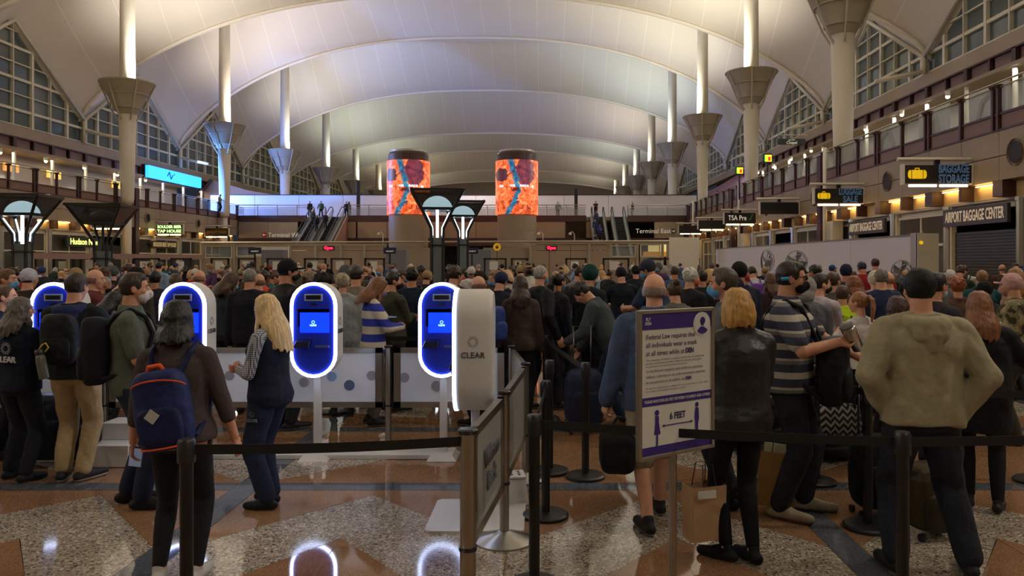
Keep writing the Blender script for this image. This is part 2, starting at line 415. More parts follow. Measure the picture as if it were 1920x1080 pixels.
# floor behind and far: everything stands on this slab
# ---------------------------------------------------------------- floor
def speckle(name, base, dark, light, scale, rough):
    m = M(name, base, rough); nt = m.node_tree; b = nt.nodes['Principled BSDF']
    tc = nt.nodes.new('ShaderNodeTexCoord'); v = nt.nodes.new('ShaderNodeTexVoronoi'); v.inputs['Scale'].default_value = scale
    n = nt.nodes.new('ShaderNodeTexNoise'); n.inputs['Scale'].default_value = 1.2; nt.links.new(tc.outputs['Object'], n.inputs['Vector'])
    nt.links.new(tc.outputs['Object'], v.inputs['Vector'])
    sep = nt.nodes.new('ShaderNodeSeparateColor'); nt.links.new(v.outputs['Color'], sep.inputs[0])
    cr = nt.nodes.new('ShaderNodeValToRGB'); e = cr.color_ramp.elements
    e[0].position = 0; e[0].color = (*lin(dark), 1); e[1].position = .34; e[1].color = (*lin(base), 1)
    x = e.new(.75); x.color = (*lin(base), 1); x = e.new(1.0); x.color = (*lin(light), 1)
    nt.links.new(sep.outputs[0], cr.inputs[0])
    mr = nt.nodes.new('ShaderNodeMapRange'); mr.inputs[1].default_value = .3; mr.inputs[2].default_value = .7; mr.inputs[3].default_value = .88; mr.inputs[4].default_value = 1.1
    nt.links.new(n.outputs[0], mr.inputs[0])
    vm = nt.nodes.new('ShaderNodeVectorMath'); vm.operation = 'SCALE'; nt.links.new(cr.outputs[0], vm.inputs[0]); nt.links.new(mr.outputs[0], vm.inputs['Scale'])
    nt.links.new(vm.outputs[0], b.inputs['Base Color']); b.inputs['Specular IOR Level'].default_value = .6
    return m
m_copper = speckle('copper_terrazzo', (146, 110, 80), (116, 86, 62), (174, 140, 108), 170, .05)
m_granite = speckle('speckled_granite', (158, 146, 130), (66, 58, 54), (214, 206, 192), 78, .09)
m_slate = speckle('slate_terrazzo', (84, 90, 98), (66, 72, 80), (104, 110, 118), 160, .05)
fl = MB(); fl.box(XL, XR, -40, 185, -.3, -.003)
floor = fl.build('floor', m_copper); tag(floor, 'polished copper and speckled granite terrazzo floor with slate bands', kind='structure')
def inlay(name, poly, mat, g=.004):
    cx = sum(p[0] for p in poly)/len(poly); cy = sum(p[1] for p in poly)/len(poly)
    pl = [(x+(g if x < cx else -g), y+(g if y < cy else -g)) for x, y in poly]
    MB().prism(pl, -.01, 0).build(name, mat, floor)
cells = [-2.46+4.45*k for k in range(-3, 5)]
for x in cells: inlay('slate_band', [(x-.11, .5), (x+.11, .5), (x+.11, 19), (x-.11, 19)], m_slate)
ystr = [2.08, 6.46, 8.65, 10.84, 15.22]
for i in range(len(cells)-1):
    a, bq = cells[i]+.11, cells[i+1]-.11; c = (a+bq)/2; q1 = cells[i]+1.09; q3 = cells[i+1]-1.09
    for y in ystr: inlay('slate_band', [(a, y-.11), (bq, y-.11), (bq, y+.11), (a, y+.11)], m_slate)
    for (x0, xm, x1) in ((a, q1, c), (c, q3, bq)):
        def poly(pts, m, n='terrazzo_tile'): inlay(n, [(p[0], p[1]) for p in pts], m)
        for sgn, o0 in ((1, 0), (-1, 17.3)):
            T = lambda y: o0+sgn*y
            poly([(x0, T(5.1)), (xm, T(6.22)), (x1, T(5.1)), (x1, T(3.9)), (xm, T(5.25)), (x0, T(3.9))], m_granite, 'granite_inlay')
            poly([(x0, T(5.1)), (x0, T(6.35)), (xm, T(6.35)), (xm, T(6.22))], m_copper); poly([(xm, T(6.22)), (xm, T(6.35)), (x1, T(6.35)), (x1, T(5.1))], m_copper)
            poly([(x0, T(2.19)), (x0, T(3.9)), (xm, T(5.25)), (xm, T(2.19))], m_copper); poly([(xm, T(2.19)), (xm, T(5.25)), (x1, T(3.9)), (x1, T(2.19))], m_copper)
    for e, sg in ((a, 1), (bq, -1)):
        inlay('granite_inlay', [(e, 6.6), (e+sg*.95, 7.4), (e+sg*.95, 8.0), (e, 7.75)], m_granite)
        inlay('granite_inlay', [(e, 10.7), (e+sg*.95, 9.9), (e+sg*.95, 9.3), (e, 9.55)], m_granite)
# ---------------------------------------------------------------- masts
def mast(x, y, zf, low, lab):
    t = thing('roof_mast', lab, 'mast', (x, y, 0), group='white roof masts')
    base = 6.6 if x > 0 else 0
    z0 = 3.8 if x < 0 and low else 6.6
    mb = MB()
    if x < 0 and y < 80: mb.lathe([(.29, 0), (.29, 6.3)], 12)
    elif y < 80:
        MB().lathe([(.11, 0), (.11, 7.9)], 10, (-.95, 0, 0)).build('drain_pole', m_mast, t, smooth=True); MB().box(-.75, -.2, -.55, .55, 0, 4.0).build('pier', m_beige, t)
    mb.lathe([(.42, 6.3), (.46, 6.6), (.62, zf-2.4)], 16); mb.build('shaft', m_mast, t, smooth=True)
    mb = MB(); mb.lathe([(.5, zf), (.55, zf+.1), (.50, 30), (.5, 33)], 16); mb.build('upper_mast', m_mast, t, smooth=True)
    mb = MB(); mb.lathe([(.62, zf-2.45), (.86, zf-2.05), (.98, zf-2.0), (.98, zf-1.92), (1.38, zf-1.0), (1.48, zf-.98), (1.48, zf-.9), (1.92, zf-.12), (1.98, zf-.1), (1.98, zf), (1.88, zf), (1.4, zf-.9), (.5, zf-.9)], 20, caps=False); mb.build('funnel', M('funnel_mesh', (158, 152, 132), .6), t, auto=25)
    mb = MB()
    for k in range(6):
        a = 2*PI*k/6+.3; d = Vector((math.cos(a), math.sin(a), 0))
        mb.tube([d*.62+Vector((0, 0, zf-2.9)), d*1.1+Vector((0, 0, zf-2.1)), d*1.95+Vector((0, 0, zf-.02))], .06, 5)
    mb.build('funnel_rib', M('mast_rib', (176, 168, 148), .6), t)
    mb = MB(); s = 1 if x < 0 else -1; mb.ball((s*.95, -.3, zf-.25), .17); mb.build('flood_lens', m_spotlamp, t)
for k in range(0, 8):
    y = 41+18*k; nth = ['first', 'second', 'third', 'fourth', 'fifth', 'sixth', 'seventh', 'eighth'][k]
    mast(MAST_XL, y, FUN_L, k < 3, f'white roof mast with funnel uplighter, {nth} from the camera along the west gallery')
    mast(MAST_XR, y, FUN_R, False, f'white roof mast with funnel uplighter, {nth} from the camera along the east gallery')
# ---------------------------------------------------------------- bridge across the hall
bridge = thing('wall_bridge', 'tan bridge across the hall with glass rail between the two galleries', None, kind='structure')
mb = MB(); mb.box(-32.4, 15.3, 82.2, 88, 6.2, 6.6); mb.build('deck', m_tan2, bridge)
mb = MB()
for a, bb in ((-32.4, -25.1), (-20.6, 4.6), (9.0, 15.3)): mb.box(a, bb, 82, 82.3, 6.1, 6.75); mb.box(a, bb, 82.05, 82.35, 3.5, 4.35)
mb.build('fascia_band', m_brown, bridge)
bpn = MB().box(.02, 3.13, 0, .1, 4.36, 6.08).mesh('panel', m_tan)
for i in range(15):
    x = -32.3+3.15*i
    if (-26.5 < x < -20.7) or (3 < x < 9): continue
    share(bpn, 'panel', bridge, (x, 82.05, 0))
MB().box(-20.7, -19.85, 82.05, 82.15, 4.36, 6.08).build('panel', m_tan, bridge); MB().box(2.4, 4.6, 82.05, 82.15, 4.36, 6.08).build('panel', m_tan, bridge)
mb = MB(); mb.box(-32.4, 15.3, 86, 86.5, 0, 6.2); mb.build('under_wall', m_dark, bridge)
mb = MB()
for a, bb in ((-32.4, -25.1), (-20.6, 4.6), (9.0, 15.3)):
    mb.tube([(a, 82.1, 7.85), (bb, 82.1, 7.85)], .05, 6); mb.tube([(a, 82.1, 7.6), (bb, 82.1, 7.6)], .035, 6)
    x = a
    while x < bb: mb.box(x-.04, x+.04, 82.06, 82.14, 6.7, 7.85); x += 2.1
mb.build('handrail', m_chrome, bridge)
gl = MB().box(.05, 2.0, -.01, .01, 6.75, 7.5).mesh('glass_panel', m_glass)
for a, bb in ((-32.4, -25.1), (-20.6, 4.6), (9.0, 15.3)):
    x = a
    while x < bb-2: share(gl, 'glass_panel', bridge, (x, 82.1, 0)); x += 2.1
# tall white hoarding on the bridge
hoard = thing('white_hoarding', 'long plain white hoarding standing along the rear of the bridge', 'partition', (0, 87.5, 6.6))
hp = MB().box(.02, 4.98, -.06, .06, 0, 2.75).mesh('hoarding_panel', M('hoarding_white', (205, 202, 205), .6))
for i in range(11): share(hp, 'hoarding_panel', hoard, (-37.6+5*i, 0, 0))
MB().box(-37.6, 17, -.1, .1, 2.75, 2.83).build('top_rail', m_dark, hoard)
# brown sloping canopy beyond the bridge (west)
t = thing('brown_canopy', 'brown sloping restaurant canopy behind the white hoarding on the bridge', 'canopy', (0, 0, 0))
mb = MB(); a = [P(358, 374, 92), P(378, 364, 92), P(396, 337, 92), P(465, 357, 92), P(560, 373, 92), P(560, 376, 92)]
mb.rings([[tuple(v) for v in a], [(v.x*1.02, v.y+7, v.z) for v in a]]); mb.build('canopy_roof', M('canopy_brown', (128, 96, 72), .7), t)
mb = MB(); mb.tube([P(375, 362, 91.8), P(396, 337, 91.8)], .18, 6); mb.build('canopy_edge', m_brown, t)
t = thing('purple_canopy', 'mauve sloping canopy beyond the bridge by the east gallery', 'canopy', (0, 0, 0))
mb = MB(); a = [P(1318, 366, 92), P(1400, 318, 92), P(1400, 368, 92)]
mb.rings([[tuple(v) for v in a], [(v.x*1.02, v.y+7, v.z) for v in a]]); mb.build('canopy_roof', M('canopy_mauve', (120, 92, 118), .7), t)
# blue wash on the west end of the bridge comes from the lit box sign
bs = thing('blue_sign', 'glowing cyan box sign with a small zigzag emblem on the west upper gallery', 'sign', (-40.0, 84, 11.0))
MB().cbox((0, 0, 0), (.5, 12, 1.2)).build('light_box', M('blue_glow', (60, 150, 255), .4, emit=2.4, ecol=(40, 140, 255)), bs)
MB().cbox((-.3, 0, 0), (.4, 12.3, 1.35)).build('casing', m_dark, bs)
mb = MB(); mb.tube([(.3, -2.2, -.1), (.3, -1.8, .35), (.3, -1.4, -.35), (.3, -1.0, .1)], .05, 5); mb.cbox((.3, -.7, .2), (.05, .12, .12)); mb.build('zigzag_emblem', M('emblem_blue', (20, 60, 150), .5), bs)
lamp('blue_wash', 'AREA', (-38.6, 84, 10.9), 4200, (.2, .34, 1), (-20, 87, 6), 9)
lamp('blue_wash', 'SPOT', (-37, 73, 7.4), 16000, (.08, .3, 1), (-31.9, 77, 10), .3, 1.3, 1)
# text on the bridge
m_lett = M('raised_letters', (215, 208, 190), .5, emit=.25)
def raised(name, body, px, py, Y, h, lab, **k):
    p = P(px, py, Y); o = text(name, body, h, k.pop('mat', m_lett), loc=p, **k); return tag(o, lab, 'sign')
raised('wall_lettering', 'Terminal East', 1225, 433.5, 81.9, .66, 'raised pale Terminal East lettering on the bridge face', fit=3.75)
raised('wall_lettering', 'Terminal West', 537, 441, 81.9, .66, 'dim Terminal West lettering on the bridge face beside the escalator', fit=3.9)
def roundel(px, py, col, d, lab):
    t = thing('arrow_roundel', lab, 'sign', P(px, py, 82.01))
    MB().lathe([(.26, -.02), (.26, .02)], 20, T=Matrix.Rotation(PI/2, 4, 'X')).build('disc', M('rd'+str(col), col, .5), t)
    mb = MB(); mb.box(-.15, .15, -.06, -.03, -.025, .025); mb.box(0, .14, -.06, -.03, -.02, .02, Matrix.Translation((d*.15, 0, 0)) @ Matrix.Rotation(PI-.8 if d > 0 else .8, 4, 'Y')); mb.box(0, .14, -.06, -.03, -.02, .02, Matrix.Translation((d*.15, 0, 0)) @ Matrix.Rotation(-(PI-.8) if d > 0 else -.8, 4, 'Y'))
    mb.build('arrow', M('arrow_white', (230, 225, 210), emit=.3), t)
roundel(1262, 433.5, (60, 62, 72), 1, 'small dark round arrow emblem after the Terminal East lettering')
roundel(496, 440.5, (170, 40, 30), -1, 'small red round arrow emblem before the Terminal West lettering')
# ---------------------------------------------------------------- escalators
def escalator(x, lab):
    t = thing('escalator', lab, 'escalator', (x, 82, 6.6), group='escalators down from the bridge')
    L = 11.3; H = 6.6; z = -.15
    slope = lambda y: y*H/L
    mb = MB(); n = 33
    for i in range(n):
        y0 = -L*i/n; z0 = slope(y0); mb.box(-.5, .5, y0-L/n, y0, z0-H/n-.15, z0-H/n)
    mb.box(-.5, .5, 0, 1.2, -.1, 0); o = mb.build('steps', M('step_metal', (58, 60, 66), .35, .6), t); o['kind'] = 'stuff'
    for s in (-1, 1):
        X = s*.62
        mb = MB(); mb.rings([[(X-s*.1, .6, -.4), (X-s*.1, .6, .2), (X-s*.1, -L, -H+.2), (X-s*.1, -L, -H-.1)], [(X+s*.16, .6, -.4), (X+s*.16, .6, .2), (X+s*.16, -L, -H+.2), (X+s*.16, -L, -H-.1)]] if s > 0 else [[(X+s*.16, .6, -.4), (X+s*.16, .6, .2), (X+s*.16, -L, -H+.2), (X+s*.16, -L, -H-.1)], [(X-s*.1, .6, -.4), (X-s*.1, .6, .2), (X-s*.1, -L, -H+.2), (X-s*.1, -L, -H-.1)]])
        mb.build('skirt', M('esc_skirt', (150, 146, 132), .3, .7), t)
        mb = MB(); mb.rings([[(X, .8, .2), (X, .8, 1.0), (X, -L, -H+1.0), (X, -L, -H+.2)], [(X+.03, .8, .2), (X+.03, .8, 1.0), (X+.03, -L, -H+1.0), (X+.03, -L, -H+.2)]]); mb.build('balustrade', m_glass, t)
        mb = MB(); mb.tube([(X, .7, .3), (X, 1.0, .6), (X, .9, .95), (X, .5, 1.08), (X, -.3, .98), (X, -L, -H+1.02)], .05, 6); mb.build('handrail', m_black, t)
escalator(-23.9, 'escalator beside the Terminal West lettering, its riders near the top')
escalator(-21.9, 'west escalator beside the brown truss wall, a dark-clad rider on it')
escalator(5.8, 'east escalator crowded with riders between pale balustrades')
escalator(7.95, 'empty east escalator next to the Terminal East lettering')
mb = MB(); mb.rings([[(-20.9, 82, 6.7), (-20.9, 70.5, 0.2), (-20.9, 73, 0.2), (-20.9, 79, 3.4), (-20.9, 82, 3.4)], [(-20.7, 82, 6.7), (-20.7, 70.5, 0.2), (-20.7, 73, 0.2), (-20.7, 79, 3.4), (-20.7, 82, 3.4)]])
o = mb.build('escalator_side', M('esc_side', (140, 108, 88), .6)); tag(o, 'brown sloping side wall of the west escalators', kind='structure'); o.name = 'wall_escalator'
# ---------------------------------------------------------------- display drums
def drum(px, lab):
    X = (px-CX)*78/F
    t = thing('display_drum', lab, 'display', (X, 78, 0), group='round video columns')
    mb = MB()
    for j in range(4): mb.lathe([(1.96, j*1.66+.02), (1.96, (j+1)*1.66-.02)], 32); mb.lathe([(1.93, j*1.66-.02), (1.93, j*1.66+.02)], 32)
    mb.build('column_casing', m_tan2, t, auto=30)
    m = bpy.data.materials.get('canyon_video')
    if m is None:
        m = M('canyon_video', (240, 110, 50), .4); nt = m.node_tree; b = nt.nodes['Principled BSDF']
        tc = nt.nodes.new('ShaderNodeTexCoord'); sp = nt.nodes.new('ShaderNodeSeparateXYZ'); nt.links.new(tc.outputs['Object'], sp.inputs[0])
        x = mnode(nt, 'DIVIDE', sp.outputs[0], 2.15); z = mnode(nt, 'DIVIDE', mnode(nt, 'SUBTRACT', sp.outputs[2], 6.55), 5.4)
        def rgb(c): n = nt.nodes.new('ShaderNodeRGB'); n.outputs[0].default_value = (*lin(c), 1); return n.outputs[0]
        def mix(f, a, bb):
            n = nt.nodes.new('ShaderNodeMix'); n.data_type = 'RGBA'
            nt.links.new(f, n.inputs['Factor']); nt.links.new(a, n.inputs['A']); nt.links.new(bb, n.inputs['B']); return n.outputs['Result']
        no = nt.nodes.new('ShaderNodeTexNoise'); no.inputs['Scale'].default_value = 1.5; no.inputs['Detail'].default_value = 8; no.inputs['Roughness'].default_value = .65; no.inputs['Distortion'].default_value = 1.2
        nt.links.new(tc.outputs['Object'], no.inputs['Vector'])
        cr = nt.nodes.new('ShaderNodeValToRGB'); e = cr.color_ramp.elements
        e[0].position = .36; e[0].color = (*lin((92, 22, 22)), 1); e[1].position = .62; e[1].color = (*lin((255, 158, 96)), 1)
        q = e.new(.46); q.color = (*lin((232, 84, 34)), 1); q = e.new(.53); q.color = (*lin((250, 112, 56)), 1)
        nt.links.new(no.outputs[0], cr.inputs[0]); col = cr.outputs[0]
        wob = mnode(nt, 'MULTIPLY', mnode(nt, 'SUBTRACT', no.outputs[0], .5), .55)
        # dark mesa upper right: ellipse centre (.42,.76)
        d1 = mnode(nt, 'POWER', mnode(nt, 'DIVIDE', mnode(nt, 'SUBTRACT', x, .40), .42), 2); d2 = mnode(nt, 'POWER', mnode(nt, 'DIVIDE', mnode(nt, 'SUBTRACT', z, .76), .27), 2)
        # POWER of negatives is fine for exponent 2
        el = mnode(nt, 'ADD', mnode(nt, 'ADD', d1, d2), mnode(nt, 'MULTIPLY', wob, 1.5))
        f = mnode(nt, 'LESS_THAN', el, 1.); cr2 = nt.nodes.new('ShaderNodeValToRGB'); e = cr2.color_ramp.elements
        e[0].position = .35; e[0].color = (*lin((58, 16, 48)), 1); e[1].position = .65; e[1].color = (*lin((142, 52, 66)), 1); nt.links.new(no.outputs[0], cr2.inputs[0])
        col = mix(f, col, cr2.outputs[0])
        d1 = mnode(nt, 'POWER', mnode(nt, 'DIVIDE', mnode(nt, 'SUBTRACT', x, -.68), .3), 2); d2 = mnode(nt, 'POWER', mnode(nt, 'DIVIDE', mnode(nt, 'SUBTRACT', z, .72), .12), 2)
        f = mnode(nt, 'LESS_THAN', mnode(nt, 'ADD', mnode(nt, 'ADD', d1, d2), mnode(nt, 'MULTIPLY', wob, 3)), 1.); col = mix(f, col, rgb((70, 28, 44)))
        # river: centre line
        fc = nt.nodes.new('ShaderNodeFloatCurve'); cu = fc.mapping.curves[0]
        pts = [(0, .30), (.15, .40), (.3, .50), (.48, .56), (.62, .52), (.8, .43), (1, .38)]
        cu.points[0].location = pts[0]; cu.points[1].location = pts[-1]
        for p_ in pts[1:-1]: cu.points.new(*p_)
        fc.mapping.update(); nt.links.new(z, fc.inputs['Value'])
        cxn = mnode(nt, 'MULTIPLY', mnode(nt, 'SUBTRACT', fc.outputs[0], .5), 2.)
        dd = mnode(nt, 'ABSOLUTE', mnode(nt, 'ADD', mnode(nt, 'SUBTRACT', x, cxn), mnode(nt, 'MULTIPLY', wob, 1.3)), None)
        f = mnode(nt, 'LESS_THAN', dd, .135); cr3 = nt.nodes.new('ShaderNodeValToRGB'); e = cr3.color_ramp.elements
        e[0].position = .4; e[0].color = (*lin((16, 60, 96)), 1); e[1].position = .62; e[1].color = (*lin((60, 136, 170)), 1); nt.links.new(no.outputs[0], cr3.inputs[0])
        col = mix(f, col, cr3.outputs[0])
        nt.links.new(col, b.inputs['Emission Color']); b.inputs['Emission Strength'].default_value = 1.0; b.inputs['Base Color'].default_value = (.02, .02, .02, 1)
    MB().lathe([(2.15, 6.55), (2.15, 11.9)], 48).build('video_screen', m, t, auto=30)
    MB().lathe([(2.0, 11.9), (2.0, 12.6), (1.9, 12.75), (1.7, 12.76)], 32).build('top_casing', m_brown, t, auto=30)
    MB().lathe([(1.72, 12.76), (1.78, 12.85), (1.78, 13.0), (1.65, 13.05)], 32).build('steel_cap', M('cap_steel', (190, 184, 172), .4, .3), t, auto=30)
    mt = M('caption_white', (240, 240, 255), emit=1.6)
    for dx, s, wd in ((-1.45, 'LEARN', .5), (-.35, 'MORE', .5), (.8, 'ADVENTURE', .95), (1.62, 'DEN', .3)):
        yy = -math.sqrt(2.17**2-dx*dx); text('caption', s, .3, mt, t, (dx, yy-.02, 9.3 if dx < 1 else 9.25), (PI/2, 0, math.asin(dx/2.17)), fit=wd)
drum(766, 'round video column of a red canyon, behind the black lamp posts')
drum(969, 'round video column of a red canyon, nearer the east escalators')
for px, y0, y1, Y in ((672, 340, 408, 83.5), (761, 356, 408, 83.5), (1080, 354, 408, 83.5)):
    a = P(px, y0, Y); bq = P(px, y1, Y); wd = .36 if px != 761 else .8
    o = MB().box(a.x-wd/2, a.x+wd/2, Y-.15, Y+.15, bq.z, a.z).build('black_pylon', m_black, bev=.02)
    tag(o, {672: 'thin black pylon on the bridge west of the video columns', 761: 'broad black pylon behind the tall lamp posts on the bridge', 1080: 'thin black pylon on the bridge east of the video columns'}[px], 'pylon')
# ---------------------------------------------------------------- black lamp posts (torcheres)
m_led = M('cool_lamp', (215, 245, 255), emit=5, ecol=(205, 240, 250)); m_smoke = M('smoked_glass', (40, 44, 46), .15, alpha=.72)
def torch(px, ytop, width, lit, lab):
    k = width/1.95; Y = F/k; X = (px-CX)*Y/F; H = CH+(CY-ytop)*Y/F
    t = thing('lamp_post', lab, 'lamp', (X, Y, 0), .15)
    h0 = H-1.75
    mb = MB()
    for q in range(4):
        a = PI/4+PI/2*q; mb.box(.27, .33, -.05, .05, 0, h0, Matrix.Rotation(a, 4, 'Z'))
    mb.box(-.3, .3, -.3, .3, h0-.3, h0-.25); mb.box(-.31, .31, -.31, .31, 0, .15); mb.build('post_frame', m_black, t)
    MB().box(-.22, .22, -.22, .22, .15, h0).build('post_core', M('lamp_core', (120, 134, 138), .25, .5), t)
    for q in range(4):
        a = PI/4+PI/2*q; T = Matrix.Rotation(a, 4, 'Z')
        mb = MB(); mb.tube([(.3, 0, h0), (.32, 0, h0+.35), (.72, 0, h0+.95), (1.33, 0, H)], .055, 6, T=T); mb.build('arm', m_black, t)
        if lit: MB().tube([(.24, 0, h0+.1), (.26, 0, h0+.38), (.6, 0, h0+.9)], .025, 6, T=T).build('arm_light', m_led, t)
    def sq(r, z0, z1, w):
        return MB().rings([[(r*math.cos(PI/4+PI/2*i), r*math.sin(PI/4+PI/2*i), z) for i in range(4)] for r, z in ((r, z0), (r, z1), (r-w, z1), (r-w, z0), (r, z0))], caps=False)
    sq(1.38, H-.09, H, .08).build('top_rim', m_black, t); sq(.82, h0+1.0, h0+1.1, .3).build('lower_rim', m_black, t)
    for q in range(4):
        a0, a1 = PI/4+PI/2*q, PI/4+PI/2*(q+1)
        f = lambda r, a, z: (r*math.cos(a), r*math.sin(a), z)
        MB().rings([[f(.8, a0, h0+1.08), f(.8, a1, h0+1.08), f(1.33, a1, H-.06), f(1.33, a0, H-.06)], [f(.78, a0, h0+1.08), f(.78, a1, h0+1.08), f(1.31, a1, H-.06), f(1.31, a0, H-.06)]]).build('glass_pane', m_smoke, t)
    mb = MB(); mb.lathe([(.56*math.cos(a), .5*math.sin(a)) for a in [i*PI/2/6 for i in range(7)]][:6]+[(.02, .5)], 16, (0, 0, h0+1.05)); mb.build('dome_lamp', m_led if lit else M('unlit_dome', (90, 84, 78), .4), t, smooth=True)
    MB().cyl((0, 0, h0), .05, 1.05).build('stem', m_led if lit else m_black, t)
torch(820, 357, 99, True, 'tall black lamp post with lit dome before the video columns')
torch(868, 378, 78, True, 'smaller black lamp post with lit dome just behind the tallest one')
torch(42, 366, 102, True, 'black lamp post with lit dome near the west shops')
torch(193, 384, 97, False, 'unlit black lamp post near the west shops')
# ---------------------------------------------------------------- hanging signs square to the galleries
m_signb = M('sign_face', (34, 30, 28), .5); m_signblue = M('sign_letters_blue', (78, 112, 150), .5, emit=.18); m_yel = M('luggage_yellow', (236, 190, 20), .5, emit=.45); m_lw = M('sign_letters_white', (220, 214, 190), .5, emit=.45)
def hsign(side, Y, z0, z1, wd, lab, tubes=True, face=None, draw=None, frame=True):
    s = 1 if side == 'R' else -1; xw = 15.3 if s > 0 else -32.4
    xc = xw-s*wd/2; t = thing('hanging_sign', lab, 'sign', (xc, Y, (z0+z1)/2)); h = (z1-z0)/2
    MB().cbox((0, 0, 0), (wd-.12, .22, 2*h)).build('sign_box', face or m_signb, t)
    mb = MB(); mb.cbox((s*(wd/2-.03), 0, 0), (.06, .26, 2*h+.1)); mb.cbox((-s*(wd/2-.03), 0, 0), (.06, .26, 2*h+.1)); mb.build('end_frame', m_mast, t)
    MB().tube([(-s*(wd/2+.15), 0, h+.22), (s*(wd/2+.1), 0, h+.22)], .07, 8).build('support_bar', m_mast, t)
    MB().cbox((0, 0, h+.12), (.2, .12, .2)).build('bracket', m_black, t)
    if tubes:
        for q in (-1, 1): MB().tube([(q*wd*.22-wd*.195, -.1, -h-.09), (q*wd*.22+wd*.195, -.1, -h-.09)], .045, 8).build('tube_lamp', m_tube, t)
    if draw: draw(t, wd, h)
def luggage_icon(t, x, r):
    mb = MB(); mb.prism([(-.34*r, -.3*r), (.34*r, -.3*r), (.34*r, .26*r), (-.34*r, .26*r)], 0, .02, Matrix.Translation((x, -.12, 0)) @ Matrix.Rotation(PI/2, 4, 'X'))
    for q in (-1, 1): mb.prism([(q*.40*r, -.3*r), (q*.52*r, -.28*r), (q*.6*r, -.15*r), (q*.6*r, .1*r), (q*.52*r, .25*r), (q*.4*r, .26*r)], 0, .02, Matrix.Translation((x, -.12, 0)) @ Matrix.Rotation(PI/2, 4, 'X'))
    mb.tube([(x-.13*r, -.12, .27*r), (x-.12*r, -.12, .38*r), (x+.12*r, -.12, .38*r), (x+.13*r, -.12, .27*r)], .03*r, 5); mb.build('luggage_icon', m_yel, t)
def txt2(*rows, mat=None, x=.22, size=.34, fit=1.08):
    def f(t, wd, h):
        n = len(rows)
        for i, r in enumerate(rows): text('lettering', r, size, mat or m_lw, t, (x*wd, -.125, (n-1)*.18-i*.36), fit=fit if len(r) > 4 else fit*.65, bold=.012)
    return f
def bagst(t, wd, h): luggage_icon(t, -wd*.3, .55); txt2('BAGGAGE', 'STORAGE', mat=m_signblue, size=.42)(t, wd, h)
def lugsl(t, wd, h): luggage_icon(t, -wd*.3, .5); txt2('LUGGAGE', 'SALE', mat=m_signblue, size=.42)(t, wd, h)
hsign('R', 27.6, 4.66, 5.3, 2.5, 'dark Baggage Storage sign with yellow suitcase above lit tubes', draw=bagst)
hsign('R', 36.9, 4.66, 5.34, 2.42, 'dark Luggage Sale sign with yellow suitcase above lit tubes', draw=lugsl)
hsign('R', 46.2, 4.7, 5.4, 2.4, 'blank black hanging sign without tubes on the east gallery', tubes=False, face=m_black)
hsign('R', 55.5, 4.6, 5.35, 2.35, 'dim TSA Pre hanging sign with a green tick on the east gallery', draw=lambda t, wd, h: (text('lettering', 'TSA Pre', .5, m_lw, t, (-.2, -.125, 0), fit=1.3), MB().tube([(.62, -.13, -.05), (.7, -.13, -.15), (.9, -.13, .3)], .03, 5).build('green_tick', M('tick_green', (60, 120, 50), emit=.2), t)))
hsign('R', 64.8, 4.6, 5.3, 2.35, 'dim blank hanging sign beyond the TSA sign, tubes lit')
hsign('R', 74.1, 4.6, 5.3, 2.35, 'farthest east hanging sign with lit tubes by the bridge')
m_navyface = M('sign_navy', (24, 34, 66), .5)
hsign('L', 46.2, 4.7, 5.6, 2.8, 'navy hanging sign half behind the lit west lamp post', face=m_navyface, draw=txt2('Mesa Verde', mat=M('dim_blue', (80, 110, 150), emit=.2), x=.1, size=.3, fit=1.4))
hsign('L', 55.5, 4.3, 5.0, 2.4, 'navy Travelers hanging sign beside the unlit lamp post', face=m_navyface, draw=txt2('Hunt    Jewelers', mat=M('warm_letters', (255, 240, 170), emit=1.2), x=0, size=.32, fit=2.1))
hsign('L', 64.8, 4.2, 4.95, 2.3, 'glowing green Boulder Beer Tap House hanging sign on the west gallery', face=M('sign_green', (26, 34, 22), .5), draw=txt2('BOULDER BEER', 'TAP HOUSE', mat=M('green_letters', (190, 240, 150), emit=1.5), x=0, size=.34, fit=2.0))
hsign('L', 74.1, 4.3, 5.05, 2.35, 'brown hanging sign nearest the bridge on the west gallery', face=M('sign_brown', (60, 46, 24), .5), draw=txt2('SHUTTLES', mat=M('dim_amber', (120, 90, 40), emit=.15), x=0, size=.34, fit=1.9))
# shop name boards
m_board = M('board_brown', (58, 50, 48), .5); m_cream = M('cream_letters', (208, 190, 158), .5, emit=.25)
def board(x, ya, yb, z0, z1, body, lab, face, lm, fit=None, size=.5):
    s = -1 if x > 0 else 1
    t = thing('shop_sign', lab, 'sign', (x, (ya+yb)/2, (z0+z1)/2))
    MB().cbox((0, 0, 0), (.12, yb-ya, z1-z0)).build('sign_board', face, t)
    text('lettering', body, size, lm, t, (s*.07, 0, 0), (PI/2, 0, -PI/2 if x > 0 else PI/2), fit=fit, bold=.008)
board(15.55, 25.8, 29.95, 3.2, 3.85, 'AIRPORT BAGGAGE CENTER', 'brown Airport Baggage Center board with cream letters over the big shutter', m_board, m_cream, 3.8, .56)
board(15.55, 35.1, 39.25, 3.2, 3.85, 'AIRPORT BAGGAGE CENTER', 'smaller-looking Airport Baggage Center board above the white partition', m_board, m_cream, 3.8, .56)
board(-32.7, 40.0, 46.2, 3.0, 3.9, 'Hudson', 'bright blue Hudson board behind the lit west lamp post', M('hudson_blue', (30, 90, 170), .5, emit=.35), M('hud_white', (230, 235, 240), emit=.5), 3.2, .8)
board(-32.7, 53.0, 57.4, 2.9, 3.6, 'Hudson News', 'green board with glowing yellow lettering behind the unlit lamp post', M('board_green', (26, 52, 44), .5), M('yellow_letters', (240, 240, 130), emit=1.3), 3.6, .6)
